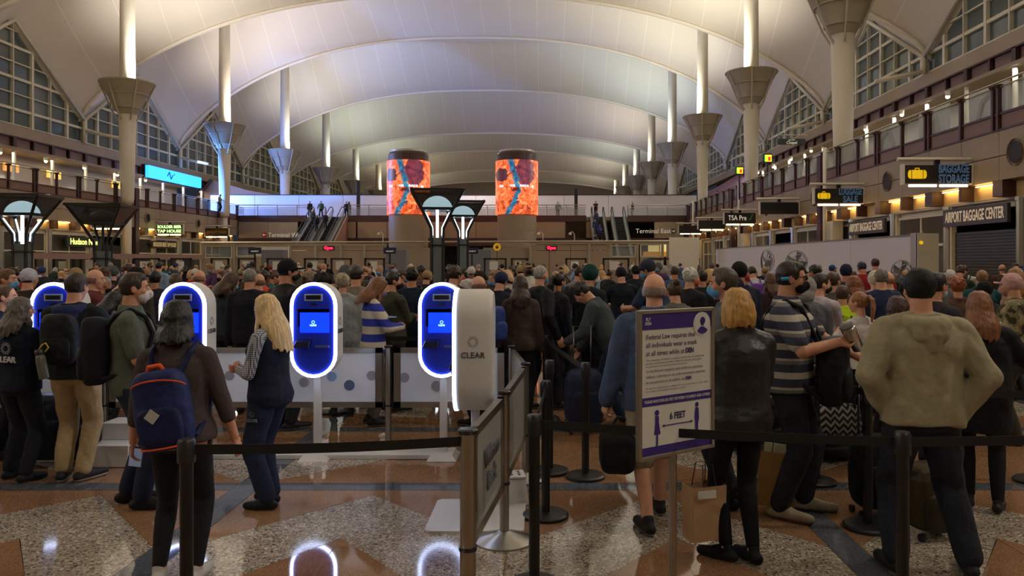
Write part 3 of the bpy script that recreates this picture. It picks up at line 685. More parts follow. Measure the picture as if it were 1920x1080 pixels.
board(-32.7, 64.6, 69.0, 3.0, 3.6, 'BOULDER BEER TAP HOUSE', 'dim brown Boulder Beer Tap House board over the west shops', m_board, M('dim_cream', (190, 170, 110), emit=.4), 4.0, .5)
for (y, z, lab) in ((49.2, 9.2, 'amber lit panel on the upper west wall above the lit lamp post'), (55.2, 9.3, 'yellow lit panel on the upper west wall above the unlit lamp post'), (69.2, 9.3, 'yellow lit panel on the upper west wall by the second mast')):
    pass
for i, (px0, py0, px1, py1) in enumerate(((5, 305, 33, 321), (87, 318, 112, 334), (209, 339, 225, 353))):
    X = -42.3; Y0 = X*F/(px0-CX); Y1 = X*F/(px1-CX); z1 = CH+(CY-py0)*Y0/F; z0 = CH+(CY-py1)*Y1/F
    o = MB().box(X, X+.12, Y0, Y1, z1-(py1-py0)*Y0/F*.9, z1).build('lit_panel', M('amber_panel' if i == 0 else 'yellow_panel', (230, 150, 60) if i == 0 else (250, 200, 90), emit=1.4))
    tag(o, ['amber lit panel high on the west gallery wall above the lit lamp post', 'yellow lit panel on the west gallery wall between the two lamp posts', 'yellow lit panel on the west gallery wall beside the mast'][i], 'sign')
ORD = ['first', 'second', 'third', 'fourth', 'fifth', 'sixth', 'seventh', 'eighth']
# gallery spot lamps
def gspot(X, px, py, k, lab):
    Y = X*F/(px-CX); z = CH+(CY-py)*Y/F
    t = thing('spot_fixture', lab, 'lamp', (X, Y, z), group='small spot lamps along the upper galleries')
    MB().ball((0, 0, 0), .13, nu=8, nv=6).build('lens', m_spotlamp, t); s = -1 if X > 0 else 1
    MB().lathe([(.14, 0), (.17, .3)], 8, (0, 0, .02)).build('can', m_mast, t)
for i, (px, py) in enumerate(((1777, 181), (1691, 215), (1623, 243), (1521, 283), (1483, 299), (1450, 313), (1421, 324))): gspot(24.0, px, py, i, ORD[i]+' small spot lamp from the camera under the east upper fascia')
for i, (px, py) in enumerate(((0, 286), (86, 302), (158, 315), (220, 328), (273, 338))): gspot(-39.8, px, py, i, ORD[i]+' small spot lamp from the camera under the west upper fascia')
# ---------------------------------------------------------------- pale banners behind the east glass rail
m_ban = M('pale_banner', (186, 186, 182), .6); m_banfig = M('banner_print', (150, 146, 140), .6)
for i, y in enumerate((27.0, 30.5, 34.8, 39.5, 44, 49, 54, 59)):
    t = thing('gallery_hoarding', ORD[i]+' pale printed hoarding from the camera behind the east glass rail', 'hoarding', (17.6, y, 6.6), group='pale hoardings behind the east rail')
    MB().box(-.05, .05, -1.3, 1.3, .05, 2.2).build('sheet', m_ban, t); mb = MB()
    mb.tube([(-.07, .8, .5), (-.07, .3, 1.6), (-.07, -.4, 1.9), (-.07, -.9, 1.0)], .12, 5) if i % 2 else mb.prism([(-.9, .2), (.5, .2), (.9, .9), (-.4, 1.8)], 0, .03, Matrix(((0, 0, -1, -.06), (1, 0, 0, 0), (0, 1, 0, 0), (0, 0, 0, 1))))
    mb.build('printed_shape', m_banfig, t)
# Chapel sign, digital gate boards
t = thing('hanging_sign', 'small dark Chapel sign hung over the east gallery', 'sign', P(1484, 266, 56))
MB().cbox((0, 0, 0), (2.0, .15, .42)).build('sign_box', M('chapel_face', (58, 66, 60), .5), t); MB().tube([(-1, 0, .5), (1.1, 0, .5)], .04).build('support_bar', m_mast, t)
text('lettering', 'Chapel', .3, m_lw, t, (0, -.09, -.07), fit=.75); text('lettering', 'Interfaith', .13, m_lw, t, (0, -.09, .13))
for px, py, s, lab in ((1439, 297, 1, 'glowing yellow and red display hung nearest on the east gallery'), (1386, 320, .9, 'glowing yellow and red display hung farther along the east gallery')):
    t = thing('video_board', lab, 'display', P(px, py, 58)); MB().cbox((0, 0, 0), (.62*s, .2, .7*s)).build('casing', m_black, t)
    m = M('board_glow', (255, 180, 30), emit=2.5)
    MB().cbox((.02*s, -.12, 0), (.5*s, .02, .5*s)).build('screen', m, t); MB().cbox((.1*s, -.14, -.05*s), (.2*s, .02, .3*s)).build('red_block', M('board_red', (230, 40, 30), emit=2), t); MB().cbox((-.22*s, -.14, 0), (.06*s, .02, .5*s)).build('green_block', M('board_green2', (60, 220, 60), emit=1.5), t)
    MB().tube([(0, 0, -.3), (0, 0, -2.4*s)], .07).build('stem', m_black, t)
# ---------------------------------------------------------------- checkpoint enclosure
CY0 = 62
chk = thing('checkpoint_wall', 'tan panelled checkpoint enclosure below the bridge', 'enclosure', (0, CY0, 0))
zt = CH+(CY-459)*CY0/F
m_tanp = M('checkpoint_tan', (146, 128, 108), .6, noise=(.5, .05)); m_int = M('bright_room', (210, 205, 180), .6, emit=.12)
def cx(px): return (px-CX)*CY0/F
def cz(py): return CH+(CY-py)*CY0/F
for a, bb in ((545, 590), (590, 640), (640, 683), (683, 725), (995, 1030), (1030, 1070), (1070, 1105), (1105, 1142)):
    MB().box(cx(a)+.02, cx(bb)-.02, -.06, .06, 0, cz(463)-.3).build('wall_panel', m_tanp, chk); MB().box(cx(a)+.02, cx(bb)-.02, -.06, .06, cz(463)-.27, cz(459)).build('wall_panel', m_tanp, chk)
for a, bb in ((725, 830), (905, 995)): MB().box(cx(a), cx(bb), .6, .7, 0, cz(464)).build('wall_panel', m_tan2, chk)
MB().tube([(cx(378), -.1, cz(455)), (cx(1300), -.1, cz(452))], .09, 6).build('top_pipe', m_ss, chk)
MB().box(cx(378), cx(725), -.1, .1, cz(461), cz(457)).build('top_rail', m_ss, chk); MB().box(cx(995), cx(1300), -.1, .1, cz(458), cz(454)).build('top_rail', m_ss, chk)
for px in (381, 440, 545, 592, 640, 684, 995, 1105, 1145, 1195, 1242, 1252, 1300): MB().box(cx(px)-.1, cx(px)+.1, -.12, .12, 0, cz(457)).build('frame_post', m_ss, chk)
for a, bb, c1, c2 in ((384, 436, 463, 482), (443, 540, 463, 479), (1146, 1192, 462, 480), (1200, 1238, 460, 480), (1255, 1298, 461, 479)):
    mb = MB(); x0, x1, z0, z1 = cx(a), cx(bb), cz(c2), cz(c1)
    mb.box(x0, x1, -.06, .06, z1, z1+.09); mb.box(x0, x1, -.06, .06, z0-.09, z0); mb.box(x0, x0+.09, -.06, .06, z0, z1); mb.box(x1-.09, x1, -.06, .06, z0, z1); mb.build('window_frame', M('cream_frame', (190, 184, 160), .5), chk)
    MB().box(x0+.09, x1-.09, -.01, .01, z0, z1).build('window_pane', m_glass, chk)
    MB().box(x0, x1, -.05, .05, 0, z0-.09).build('wall_panel', m_tan2, chk)
MB().box(cx(383), cx(437), 3.0, 3.1, 0, 3.2).build('dark_backing', m_dark, chk)
MB().box(cx(443), cx(545), 4.0, 4.1, 0, 3.2).build('pale_backing', m_int, chk)
MB().box(cx(1225), cx(1305), 3.0, 3.1, cz(472), 3.3).build('pale_backing', M('lit_room', (230, 215, 140), emit=.5), chk)
MB().box(cx(1215), cx(1305), 2.9, 3.0, cz(481), cz(471)).build('amber_backing', M('amber_room', (200, 140, 20), emit=.35), chk)
m_red = M('red_led', (255, 20, 50), emit=4)
for px in (617, 1034):
    t = thing('led_sign', ['red glowing Open readout on the tan checkpoint wall below the west escalators', 'red glowing Open readout on the tan checkpoint wall below the second video column'][px > 900], 'sign', (cx(px), CY0-.12, cz(465)))
    MB().cbox((0, 0, 0), (.9, .06, .32)).build('case', m_black, t); text('readout', 'Open', .3, m_red, t, (0, -.04, 0), bold=.02, fit=.7)
nfr = -1
# kiosk booths with dark frames (document checks)
m_steel2 = M('grey_cabinet', (104, 106, 112), .45); m_navy = M('navy_board', (22, 22, 58), .5)
def dark_frame(px0, px1, pt, Y, lab):
    global nfr; nfr += 1; lab = ['first', 'second', 'third', 'fourth', 'fifth', 'sixth', 'seventh', 'eighth', 'ninth', 'tenth', 'eleventh', 'twelfth', 'thirteenth', 'fourteenth', 'fifteenth', 'sixteenth', 'seventeenth', 'eighteenth'][nfr]+' black lane frame with pale notice, counted from the west shops'
    a, bb = P(px0, pt, Y), P(px1, pt, Y)
    t = thing('checkpoint_frame', lab, 'frame', (a.x, Y, 0), group='black metal frames at the checkpoint lanes')
    w_ = bb.x-a.x; mb = MB(); mb.box(0, w_, -.05, .05, a.z-.1, a.z); mb.box(0, .12, -.05, .05, 0, a.z); mb.box(w_-.12, w_, -.05, .05, 0, a.z); mb.build('frame', m_black, t)
    MB().box(.25*w_, .62*w_, -.02, .02, a.z-.75, a.z-.2).build('notice', M('paper_notice', (190, 190, 184), .6), t)
for i, (a, bb) in enumerate(((38, 68), (100, 140), (150, 190), (250, 300), (320, 360), (395, 430), (446, 480), (500, 545), (570, 612), (620, 660), (683, 722), (907, 950), (958, 990), (1060, 1100), (1130, 1180), (1215, 1260), (1276, 1312), (1378, 1422))):
    dark_frame(a, bb, 484 if a < 1300 else 478, 50, 'black metal lane frame with a pale notice in the checkpoint row')
for px, lab in ((478, 'navy lane board with small white mark below the west gallery'), (731, 'navy lane board west of the tall lamp posts'), (885, 'navy lane board east of the tall lamp posts')):
    p = P(px, 470, 52); t = thing('lane_board', lab, 'sign', p); MB().cbox((0, 0, 0), (.85, .12, .42)).build('board', m_navy, t); text('lettering', 'standard', .14, m_lw, t, (0, -.07, -.03)); MB().box(-.05, .05, -.05, .05, -(p.z), -.21).build('stem', m_black, t)
for px, w_, lab in ((515, 1.6, 'grey scanner cabinet behind the west lanes'), (745, 1.5, 'grey scanner cabinet beside the navy lane board'), (900, 1.7, 'grey scanner cabinet east of the lamp posts')):
    p = P(px, 468, 56); o = MB().box(p.x-w_/2, p.x+w_/2, 55.5, 56.5, 0, p.z).build('scanner_cabinet', m_steel2, bev=.05); tag(o, lab, 'cabinet')
t = thing('round_sign', 'yellow round sign with a padlock above the checkpoint crowd', 'sign', P(932, 463, 52)); MB().lathe([(.26, -.03), (.26, .03)], 20, T=Matrix.Rotation(PI/2, 4, 'X')).build('disc', M('sign_yellow', (214, 170, 20), .5, emit=.2), t)
mb = MB(); mb.cbox((0, -.05, -.03), (.18, .03, .16)); mb.tube([(-.06, -.05, .05), (-.05, -.05, .13), (.05, -.05, .13), (.06, -.05, .05)], .015, 5); mb.build('padlock', m_board, t); MB().box(-.02, .02, 0, .03, -2.84, -.26).build('stem', m_black, t)
# small cameras on the checkpoint pipes
for px, py in ((718, 437), (1018, 436), (1077, 430)):
    t = thing('camera_pole', {718: 'curved pole camera below the west video column', 1018: 'curved pole camera below the second video column', 1077: 'twin camera pole between video column and east escalators'}[px], 'camera', P(px, 455, 64)); mb = MB(); mb.tube([(0, 0, -.1), (0, 0, .7), (-.15, 0, .88), (-.35, 0, .85)], .035, 6); mb.build('pole', m_mast, t); MB().ball((-.36, 0, .72), .12, nu=8, nv=6).build('camera_dome', m_mast, t)
# west checkpoint low wall
o = thing('lane_canopy', 'long pinkish header wall along the west checkpoint lanes', 'enclosure', (0, 0, 0))
a = P(58, 474, 44); bq = P(380, 479, 58)
mb = MB(); mb.rings([[(a.x, a.y, a.z-.35), (a.x, a.y+.2, a.z-.35), (a.x, a.y+.2, a.z), (a.x, a.y, a.z)], [(bq.x, bq.y, a.z-.35), (bq.x, bq.y+.2, a.z-.35), (bq.x, bq.y+.2, a.z), (bq.x, bq.y, a.z)]]); mb.build('header_beam', M('pinkish_tan', (140, 112, 104), .6), o)
for k in range(7):
    q = a.lerp(bq, k/6); MB().box(q.x-.08, q.x+.08, q.y+.02, q.y+.18, 0, a.z-.35).build('header_post', m_ss, o)
# ---------------------------------------------------------------- white partition on the east side
part = thing('white_partition', 'long white temporary partition in front of the east shops', 'partition', (0, 0, 0))
ya, yb = 21.8, 47.0; xa = 10.55; z = 2.6
for i, (p0, p1) in enumerate(((31.0, 35.5), (35.5, 47.0), (22.0, 26.4), (26.4, 31.0))):
    mb = MB(); mb.box(xa-.05, xa+.05, p0+.01, p1-.01, 0, z); mb.build('partition_panel', M('partition_white', (196, 194, 196), .45), part)
MB().box(xa-.07, xa+.07, ya, yb, z, z+.05).build('top_trim', M('trim_grey', (120, 112, 110), .5), part)
MB().box(xa-.1, xa+.1, 21.6, 22.0, 0, 2.68).build('door_post', m_ss, part)
MB().box(xa-.1, xa+.48, 21.55, 21.65, 0, 2.66).build('partition_panel', M('partition_cream', (186, 180, 160), .5), part)
MB().lathe([(.05, 0), (.05, .04)], 12, (0, 0, 0), T=Matrix.Translation((xa-.02, 21.55, 2.4)) @ Matrix.Rotation(PI/2, 4, 'X')).build('latch', m_yel, part)
p0, p1 = P(1255, 445, 47), P(1311, 484, 47)
o = MB().box(p0.x, p1.x, 47, 47.1, 0, p0.z).build('white_screen', M('cream_white', (200, 194, 176), .6)); tag(o, 'tall cream screen at the end of the white partition', 'partition')
# fans standing by the partition
for px, py, w_, Y, lab in ((1438, 482, 30, 26, 'grey drum fan turned sideways, at the far end of the fan group'), (1494, 484, 42, 24, 'grey drum fan facing the crowd before the white partition'), (1692, 502, 44, 20.5, 'grey drum fan near the partition door')):
    py += 8; p = P(px, py, Y); r = 22*Y/F
    t = thing('drum_fan', lab, 'fan', p, (.9 if w_ < 35 else .2)); mb = MB()
    for k in range(20):
        a_ = PI*2*k/20; mb.tube([(.08*math.cos(a_), -.14, .08*math.sin(a_)), (r*.7*math.cos(a_), -.15, r*.7*math.sin(a_)), (r*math.cos(a_), -.02, r*math.sin(a_))], .004, 4)
    for rr, yy in ((r, 0), (r*.66, -.15), (r*.33, -.15)): mb.tube([(rr*math.cos(2*PI*k/24), yy, rr*math.sin(2*PI*k/24)) for k in range(24)], .012, 4, closed=True)
    mb.build('guard', M('fan_wire', (120, 120, 122), .5), t)
    mb = MB()
    for k in range(4):
        a_ = PI/2*k+.3; mb.add([(0, 0, .05), (0, .03, -.05), (r*.9, .04, -.12), (r*.9, -.04, .12)], [(0, 1, 2, 3), (3, 2, 1, 0)], Matrix.Rotation(a_, 4, 'Y'))
    mb.build('blade', m_steel2, t); MB().lathe([(r*.95, .02), (r*.98, .06)], 20, T=Matrix.Rotation(-PI/2, 4, 'X'), caps=False).build('drum', M('fan_back', (70, 70, 72), .5), t)
    mb = MB(); mb.cyl((0, .1, -p.z), .03, p.z-r*.8); mb.lathe([(.3, 0), (.3, .04)], 16, (0, .1, -p.z)); mb.build('stand', m_black, t)
# ---------------------------------------------------------------- identity kiosks
m_ring = M('ring_light', (225, 235, 255), emit=8, ecol=(200, 216, 255)); m_kblue = M('kiosk_blue', (30, 52, 190), .35, spec=.4); m_kwhite = M('kiosk_white', (206, 204, 200), .4)
m_screen = M('screen_blue', (10, 40, 255), .3, emit=1.5, ecol=(8, 50, 255)); m_scr_t = M('screen_text', (170, 240, 255), emit=2.2)
def stadium(w_, h_, n=12):
    r = w_/2; return [(r*math.cos(a), h_/2-r+r*math.sin(a)) for a in [PI*i/n for i in range(n+1)]]+[(r*math.cos(a), -h_/2+r+r*math.sin(a)) for a in [PI+PI*i/n for i in range(n+1)]]
def kiosk(x, y, rz, label, base='foot'):
    t = thing('check_in_kiosk', label, 'kiosk', (x, y, 0), rz, 'illuminated identity kiosks'); zc = 1.232; W_, H_, D = .43, .89, .27
    # faces local -Y
    def loop(w_, h_, yy): return [(p[0], yy, zc+p[1]) for p in stadium(w_, h_)]
    MB().rings([loop(W_, H_, 0), loop(W_, H_, D-.03), loop(W_-.05, H_-.05, D)], caps=False).build('shell', m_kwhite, t, auto=40)
    MB().rings([loop(W_-.05, H_-.05, D-.001), loop(.1, .5, D+.001)]).build('rear_cover', m_kwhite, t)
    MB().rings([loop(W_+.01, H_+.01, .012), loop(W_+.01, H_+.01, -.012), loop(W_-.045, H_-.045, -.012), loop(W_-.045, H_-.045, .012), loop(W_+.01, H_+.01, .012)], caps=False).build('ring_light', m_ring, t, auto=40)
    MB().rings([loop(W_-.04, H_-.04, 0), loop(W_-.10, H_-.10, .055), loop(.05, .5, .056)]).build('face_panel', m_kblue, t, auto=30)
    mb = MB(); mb.box(-.16, .16, .0, .056, zc+.02, zc+.21); mb.build('recess_panel', m_kblue, t, bev=.012)
    MB().box(-.085, .085, -.008, .03, zc+.275, zc+.34).build('camera_frame', m_ring if False else M('camera_bezel', (170, 190, 220), .3), t)
    MB().box(-.07, .07, -.012, .02, zc+.288, zc+.328).build('camera_window', m_black, t)
    MB().cbox((0, .0, zc+.245), (.05, .02, .014)).build('speaker', m_black, t)
    MB().box(-.125, .148, -.012, .0, zc-.025, zc+.165).build('screen', m_screen, t)
    text('screen_lettering', 'CLEAR', .024, m_scr_t, t, (0, -.014, zc+.045), fit=.062)
    sb = MB()
    for k in range(8): sb.ball((.013*math.cos(PI*k/4), -.014, zc+.075+.013*math.sin(PI*k/4)), .0035, None, 6, 4)
    sb.build('screen_emblem', m_scr_t, t)['kind'] = 'stuff'
    MB().rings([[(-.16, .03, zc-.08), (-.01, .03, zc-.08), (-.02, .03, zc-.16), (-.17, .03, zc-.16)], [(-.15, -.05, zc-.10), (-.02, -.05, zc-.10), (-.03, -.07, zc-.165), (-.18, -.07, zc-.165)]]).build('fingerprint_reader', M('reader_dark', (20, 24, 60), .25), t, bev=.006)
    MB().box(.02, .15, -.03, .03, zc-.165, zc-.145).build('card_slot', M('slot_grey', (84, 96, 140), .3), t)
    for s in (-1, 1):
        text('side_lettering', 'CLEAR', .058, M('logo_grey', (62, 62, 72), .5), t, (s*(W_/2+.003), D/2, zc-.02), (PI/2, 0, s*PI/2), fit=.17)
        o = MB()
        for k in range(12):
            for q, rr in ((.62, .09), (.83, .1), (1.03, .07)):
                a = 2*PI*k/12+(PI/12 if q == .83 else 0); o.ball((s*(W_/2+.001), D/2+.04*q*math.cos(a), zc+.075+.04*q*math.sin(a)), (.002, rr*.04, rr*.04), None, 6, 4)
        o.build('side_emblem', M('logo_grey'), t)['kind'] = 'stuff'
    MB().box(-.035, .035, D/2-.03, D/2+.03, .04, zc-H_/2+.02).build('pole', m_kwhite, t, bev=.008)
    if base == 'foot': MB().rings([[(-.14, -.05, 0), (.14, -.05, 0), (.14, .32, 0), (-.14, .32, 0)], [(-.10, 0, .05), (.10, 0, .05), (.10, .27, .05), (-.10, .27, .05)]]).build('base', m_kwhite, t)
    else: MB().prism([(-.33+.04*(1-c_), 0) for c_ in ()] or [(-.36, -.16), (-.33, -.19), (.33, -.19), (.36, -.16), (.36, .47), (.33, .5), (-.33, .5), (-.36, .47)], 0, .018).build('base_plate', m_kwhite, t)
    return t
for x, l in ((-4.62, 'westmost kiosk, half hidden behind the man in khaki trousers'), (-3.40, 'kiosk behind the woman with the blue backpack'), (-2.165, 'kiosk standing just east of the blonde staff woman'), (-.955, 'kiosk partly covered by the one turned sideways')):
    kiosk(x, 7.3, 0, 'white identity '+l)
kiosk(-.632, 5.70, -PI/2, 'kiosk turned sideways, showing its white flank with the CLEAR logo', 'plate')
o = MB().box(-6.2, -3.7, 7.35, 7.75, 0, .05).build('kiosk_platform', m_kwhite, bev=.006); tag(o, 'low white platform strip under the west kiosks', 'platform')
o = MB().box(-3.55, -.85, 7.34, 7.62, 0, .045).build('kiosk_platform', m_kwhite, bev=.006); tag(o, 'low white platform strip under the two east kiosks', 'platform')
t = thing('white_crate', 'low white block beside the big black suitcase', 'block', (-3.98, 7.05, 0)); MB().box(-.2, .2, 0, .5, 0, .2).build('lower_block', m_kwhite, t, bev=.008); MB().box(-.17, .17, .22, .5, .2, .36).build('upper_block', m_kwhite, t, bev=.008)
for i, (x, y, c, it) in enumerate(((-4.62, 7.1, BLUE, 22), (-3.4, 7.1, BLUE, 22), (-2.165, 7.1, BLUE, 22), (-.955, 7.1, BLUE, 22))): pass
# ---------------------------------------------------------------- white barrier with steel posts
m_bar = M('barrier_sheet', (222, 230, 244), .35, noise=(1.5, .04)); m_bars = M('barrier_translucent', (150, 152, 148), .3, alpha=.88)
bar = thing('barrier', 'white dotted crowd barrier with steel frame and posts behind the kiosks', 'barrier', (0, 0, 0))
def bpanel(a, bq, mat, z0=.37, z1=.985, dots=None, parent=bar):
    a = Vector((*a, 0)); bq = Vector((*bq, 0)); d = bq-a; L = d.length; T = Matrix.Translation(a) @ Matrix.Rotation(math.atan2(d.y, d.x), 4, 'Z')
    MB().box(.09, L-.09, -.008, .008, z0+.06, z1-.05, T).build('panel_sheet', mat, parent)
    MB().box(.04, L-.04, -.02, .02, z1-.05, z1, T).build('top_rail', m_chrome, parent); MB().box(.04, L-.04, -.02, .02, z0, z0+.06, T).build('bottom_rail', m_chrome, parent)
    for q in (.04, L-.11): MB().box(q, q+.07, -.02, .02, z0, z1, T).build('side_rail', m_chrome, parent)
    for (u, z, r, c) in dots or ():
        MB().lathe([(r, -.014), (r, -.009)], 18, T=T @ Matrix.Translation((u, 0, z)) @ Matrix.Rotation(PI/2, 4, 'X') @ Matrix.Translation((0, 0, .023))).build('printed_dot', M('dot%d%d%d' % c, c, .5), parent)
def bpost(x, y, base=True, parent=bar, r=.032, foot=.2):
    mb = MB(); mb.cyl((x, y, 0), r, 1.0, 14); mb.build('post', m_chrome, parent, auto=40)
    mb = MB(); mb.lathe([(r+.008, .985), (r+.012, 1.005), (r, 1.012)], 14, (x, y, 0)); mb.lathe([(r+.006, .38), (r+.006, .40)], 14, (x, y, 0)); mb.build('post_cap', M('cap_grey', (60, 60, 66), .3, .7), parent)
    if base: MB().lathe([(foot, 0), (foot, .012), (.06, .06), (.04, .07)], 24, (x, y, 0)).build('post_base', m_chrome, parent, auto=30)
B_, G_, D_, L_ = (96, 160, 214), (150, 150, 164), (90, 104, 140), (130, 170, 220)
bpanel((-5.9, 8.0), (-4.55, 8.0), m_bar, dots=[(.9, .72, .05, B_)]); bpanel((-4.52, 8.0), (-1.62, 8.0), m_bar, dots=[(.95, .66, .05, B_), (1.28, .7, .05, G_), (1.75, .6, .055, B_), (2.05, .63, .05, G_), (2.34, .69, .05, L_), (2.52, .6, .055, D_), (2.75, .7, .05, G_)])
bpanel((-1.58, 8.0), (-.36, 8.0), m_bar, dots=[(.15, .68, .05, G_), (.48, .59, .055, G_), (.65, .74, .05, L_), (.83, .62, .05, D_)])
bpost(-4.54, 8.0, False); bpost(-1.60, 8.0, False); bpost(-.33, 8.0, False)
bpanel((-.32, 7.97), (-.15, 6.7), m_bars); bpost(-.15, 6.65, True, foot=.17)
bpanel((-5.9, 8.0), (-5.55, 6.2), m_bar, dots=[(.8, .7, .05, B_)]); bpost(-5.52, 6.1, False)
bpanel((-.16, 6.6), (-.26, 5.3), m_bars); bpost(-.26, 5.2, True); bpanel((-.27, 5.15), (-.385, 4.08), m_bars); bpost(-.39, 4.02, True, r=.042)
tx = Matrix.Translation((-.315, 4.68, .72)); aa = math.atan2(5.15-4.08, -.27+.385)
mwb = M('welcome_grey', (96, 98, 104), .6)
for i, s_ in enumerate(('Welcome', 'Back')): text('lettering', s_, .15, mwb, bar, (-.306, 4.66, .74-.15*i), (PI/2, 0, aa), fit=.48 if i == 0 else .3, bold=.004)
# black stanchions and belts
stan0 = None
def stanchion(x, y, label, group=None, h=1.0, detail=True):
    global stan0
    if stan0 is None:
        t = thing('stanchion', label, 'stanchion', (x, y, 0)); mb = MB(); mb.cyl((0, 0, .03), .032, .95, 12); mb.build('post', m_black, t, auto=40)
        MB().lathe([(.04, .88), (.043, .89), (.043, .985), (.035, 1.0)], 14).build('belt_head', M('head_black', (34, 34, 36), .35), t, auto=40)
        MB().lathe([(.17, 0), (.17, .02), (.155, .032), (.04, .04)], 24).build('base', M('base_black', (30, 30, 34), .4), t, auto=30); stan0 = t
    else: t = copy_tree(stan0); t.location = (x, y, 0)
    t['label'] = label
    if group: t['group'] = group
    elif 'group' in t: del t['group']
    return t
m_belt = M('belt_black', (14, 14, 16), .7)
def belt(a, bq, label, z=.945, sag=.01, group=None):
    a = Vector((*a, z)); bq = Vector((*bq, z)); d = bq-a; L = d.length; a, bq = a+d*(.04/L), bq-d*(.04/L); d = bq-a; nrm = Vector((-d.y, d.x, 0)).normalized()*.0015
    rg = []
    for i in range(9):
        p = a+d*(i/8); p.z -= sag*4*(i/8)*(1-i/8); rg.append([p-nrm+Vector((0, 0, -.025)), p+nrm+Vector((0, 0, -.025)), p+nrm+Vector((0, 0, .025)), p-nrm+Vector((0, 0, .025))])
    o = MB().rings(rg).build('belt', m_belt); return tag(o, label, 'belt', group)
SP = {'a': (-1.77, 3.84), 'b': (-.05, 4.45), 'c': (.02, 5.7), 'd': (.06, 6.9), 'e': (.37, 6.73), 'f': (2.32, 6.57), 'g': (2.29, 5.45), 'h': (1.86, 4.0), 'i': (.03, 9.2), 'j': (-2.6, 9.6), 'k': (3.1, 8.2), 'l': (4.2, 6.6)}
for k, l in (('a', 'black stanchion in front of the woman with the blue backpack'), ('b', 'black stanchion right beside the end of the steel barrier'), ('c', 'black stanchion with a sticker on its base behind the tall one'), ('d', 'black stanchion close beside the barrier, third one back'), ('e', 'black stanchion standing alone between barrier and mask notice'), ('f', 'black stanchion behind the brown paper bag'), ('g', 'black stanchion beside the hooded man, wide base showing'), ('h', 'black stanchion right in front of the hooded man'), ('i', 'black stanchion at the corner behind the barrier end'), ('j', 'black stanchion seen under the barrier between two kiosks'), ('k', 'black stanchion behind the big man in stripes'), ('l', 'black stanchion near the woman with auburn hair')): stanchion(*SP[k], l)
for a, bq, l in (((-1.77, 3.84), (-.39, 4.02), 'black belt stretched from stanchion to the steel barrier end'), (SP['b'], SP['h'], 'black belt passing behind the mask notice to the hooded man'), (SP['h'], (4.4, 4.3), 'black belt running east from the hooded man'), (SP['c'], SP['b'], 'short black belt between the two tall stanchions by the barrier'), (SP['i'], SP['e'], 'black belt running back from the lone stanchion'), (SP['f'], SP['g'], 'black belt beside the striped man'), (SP['g'], (5.2, 5.6), 'black belt behind the hooded man'), (SP['f'], SP['l'], 'black belt past the woman with auburn hair'), (SP['l'], (6.4, 6.6), 'black belt leaving the frame beside the camouflage jacket'), (SP['j'], SP['i'], 'black belt along the queue behind the barrier'), (SP['j'], (-6.5, 9.6), 'black belt behind the west kiosks')): belt(a, bq, l, sag=.012)
RW = ['first', 'second', 'third', 'fourth', 'fifth', 'sixth']
# queue rows farther off
for r, Y in enumerate((10.8, 12.4, 14.2, 16.2, 18.4, 21)):
    xs_ = [x for x in np.arange(-12, 8.1, 2.2)]
    for i, x in enumerate(xs_):
        stanchion(x+.4*(r % 2), Y, 'black stanchion in the '+RW[r]+' queue row, mostly hidden by the crowd', 'stanchions in the '+RW[r]+' queue row')
        if i: belt((xs_[i-1]+.4*(r % 2), Y), (x+.4*(r % 2), Y), 'black belt between stanchions of the '+RW[r]+' queue row', group='belts in the '+RW[r]+' queue row')
# ---------------------------------------------------------------- mask notice on a pole
a, bq = Vector(P(1198, 728, 4.10)), Vector(P(1334, 704, 4.42)); c = (a+bq)/2; rz = math.atan2(bq.y-a.y, bq.x-a.x); zt_, zb = 1.60, .82
zt_ = CH-(590-CY)*4.10/F; zb = CH-(866-CY)*4.10/F; hh = zt_-zb; wd = (Vector((bq.x, bq.y))-Vector((a.x, a.y))).length
c = Vector((c.x, c.y, (zt_+zb)/2+.012))
nb = thing('notice_board', 'framed mask notice with violet bands on a steel pole', 'sign', c, rz)
m_paper = M('notice_paper', (196, 192, 180), .45, emit=.03); m_vio = M('notice_violet', (54, 34, 120), .45)
MB().box(-wd/2+.012, wd/2-.012, -.006, .008, -hh/2+.012, hh/2-.012).build('sheet', m_paper, nb)
for q in (-1, 1): MB().box(q*wd/2-.012, q*wd/2+.012, -.015, .015, -hh/2-.01, hh/2+.01).build('frame_side', m_chrome, nb, bev=.003); MB().box(-wd/2, wd/2, -.015, .015, q*hh/2-.01, q*hh/2+.01).build('frame_edge', m_chrome, nb, bev=.003)
W2 = wd/2-.013; yy = -.0075
def strip(z1, z0, m=m_vio): return MB().box(-W2, W2, yy-.001, yy+.001, z0, z1).build('print_band', m, nb)
H2 = hh/2-.011
strip(H2, H2-.085); strip(-.068, -.115); strip(-H2+.045, -H2)
def nt_(s, x, z, sz, m=None, b_=.0, fit=None): return text('notice_text', s, sz, m or M('notice_ink', (44, 34, 84), .5), nb, (x, yy-.002, z), align='LEFT', depth=.0004, bold=b_, fit=fit)
nt_('Federal Law requires that', -W2+.03, H2-.125, .038, fit=.37); nt_('all individuals wear a mask', -W2+.03, H2-.169, .038, fit=.385); nt_('at all times while at', -W2+.03, H2-.213, .038, fit=.285); nt_('DEN', -W2+.325, H2-.213, .038, b_=.0015, fit=.062)
m_ink2 = M('ink_grey', (128, 122, 136), .5)
nt_('The wearing of masks is required inside the terminal and', -W2+.03, H2-.248, .014, m_ink2, fit=.44); nt_('on the concourses by order. Failure to comply may result.', -W2+.03, H2-.265, .014, m_ink2, fit=.42)
MB().box(-W2+.03, -W2+.34, yy-.0015, yy, H2-.283, H2-.281).build('print_rule', m_ink2, nb)
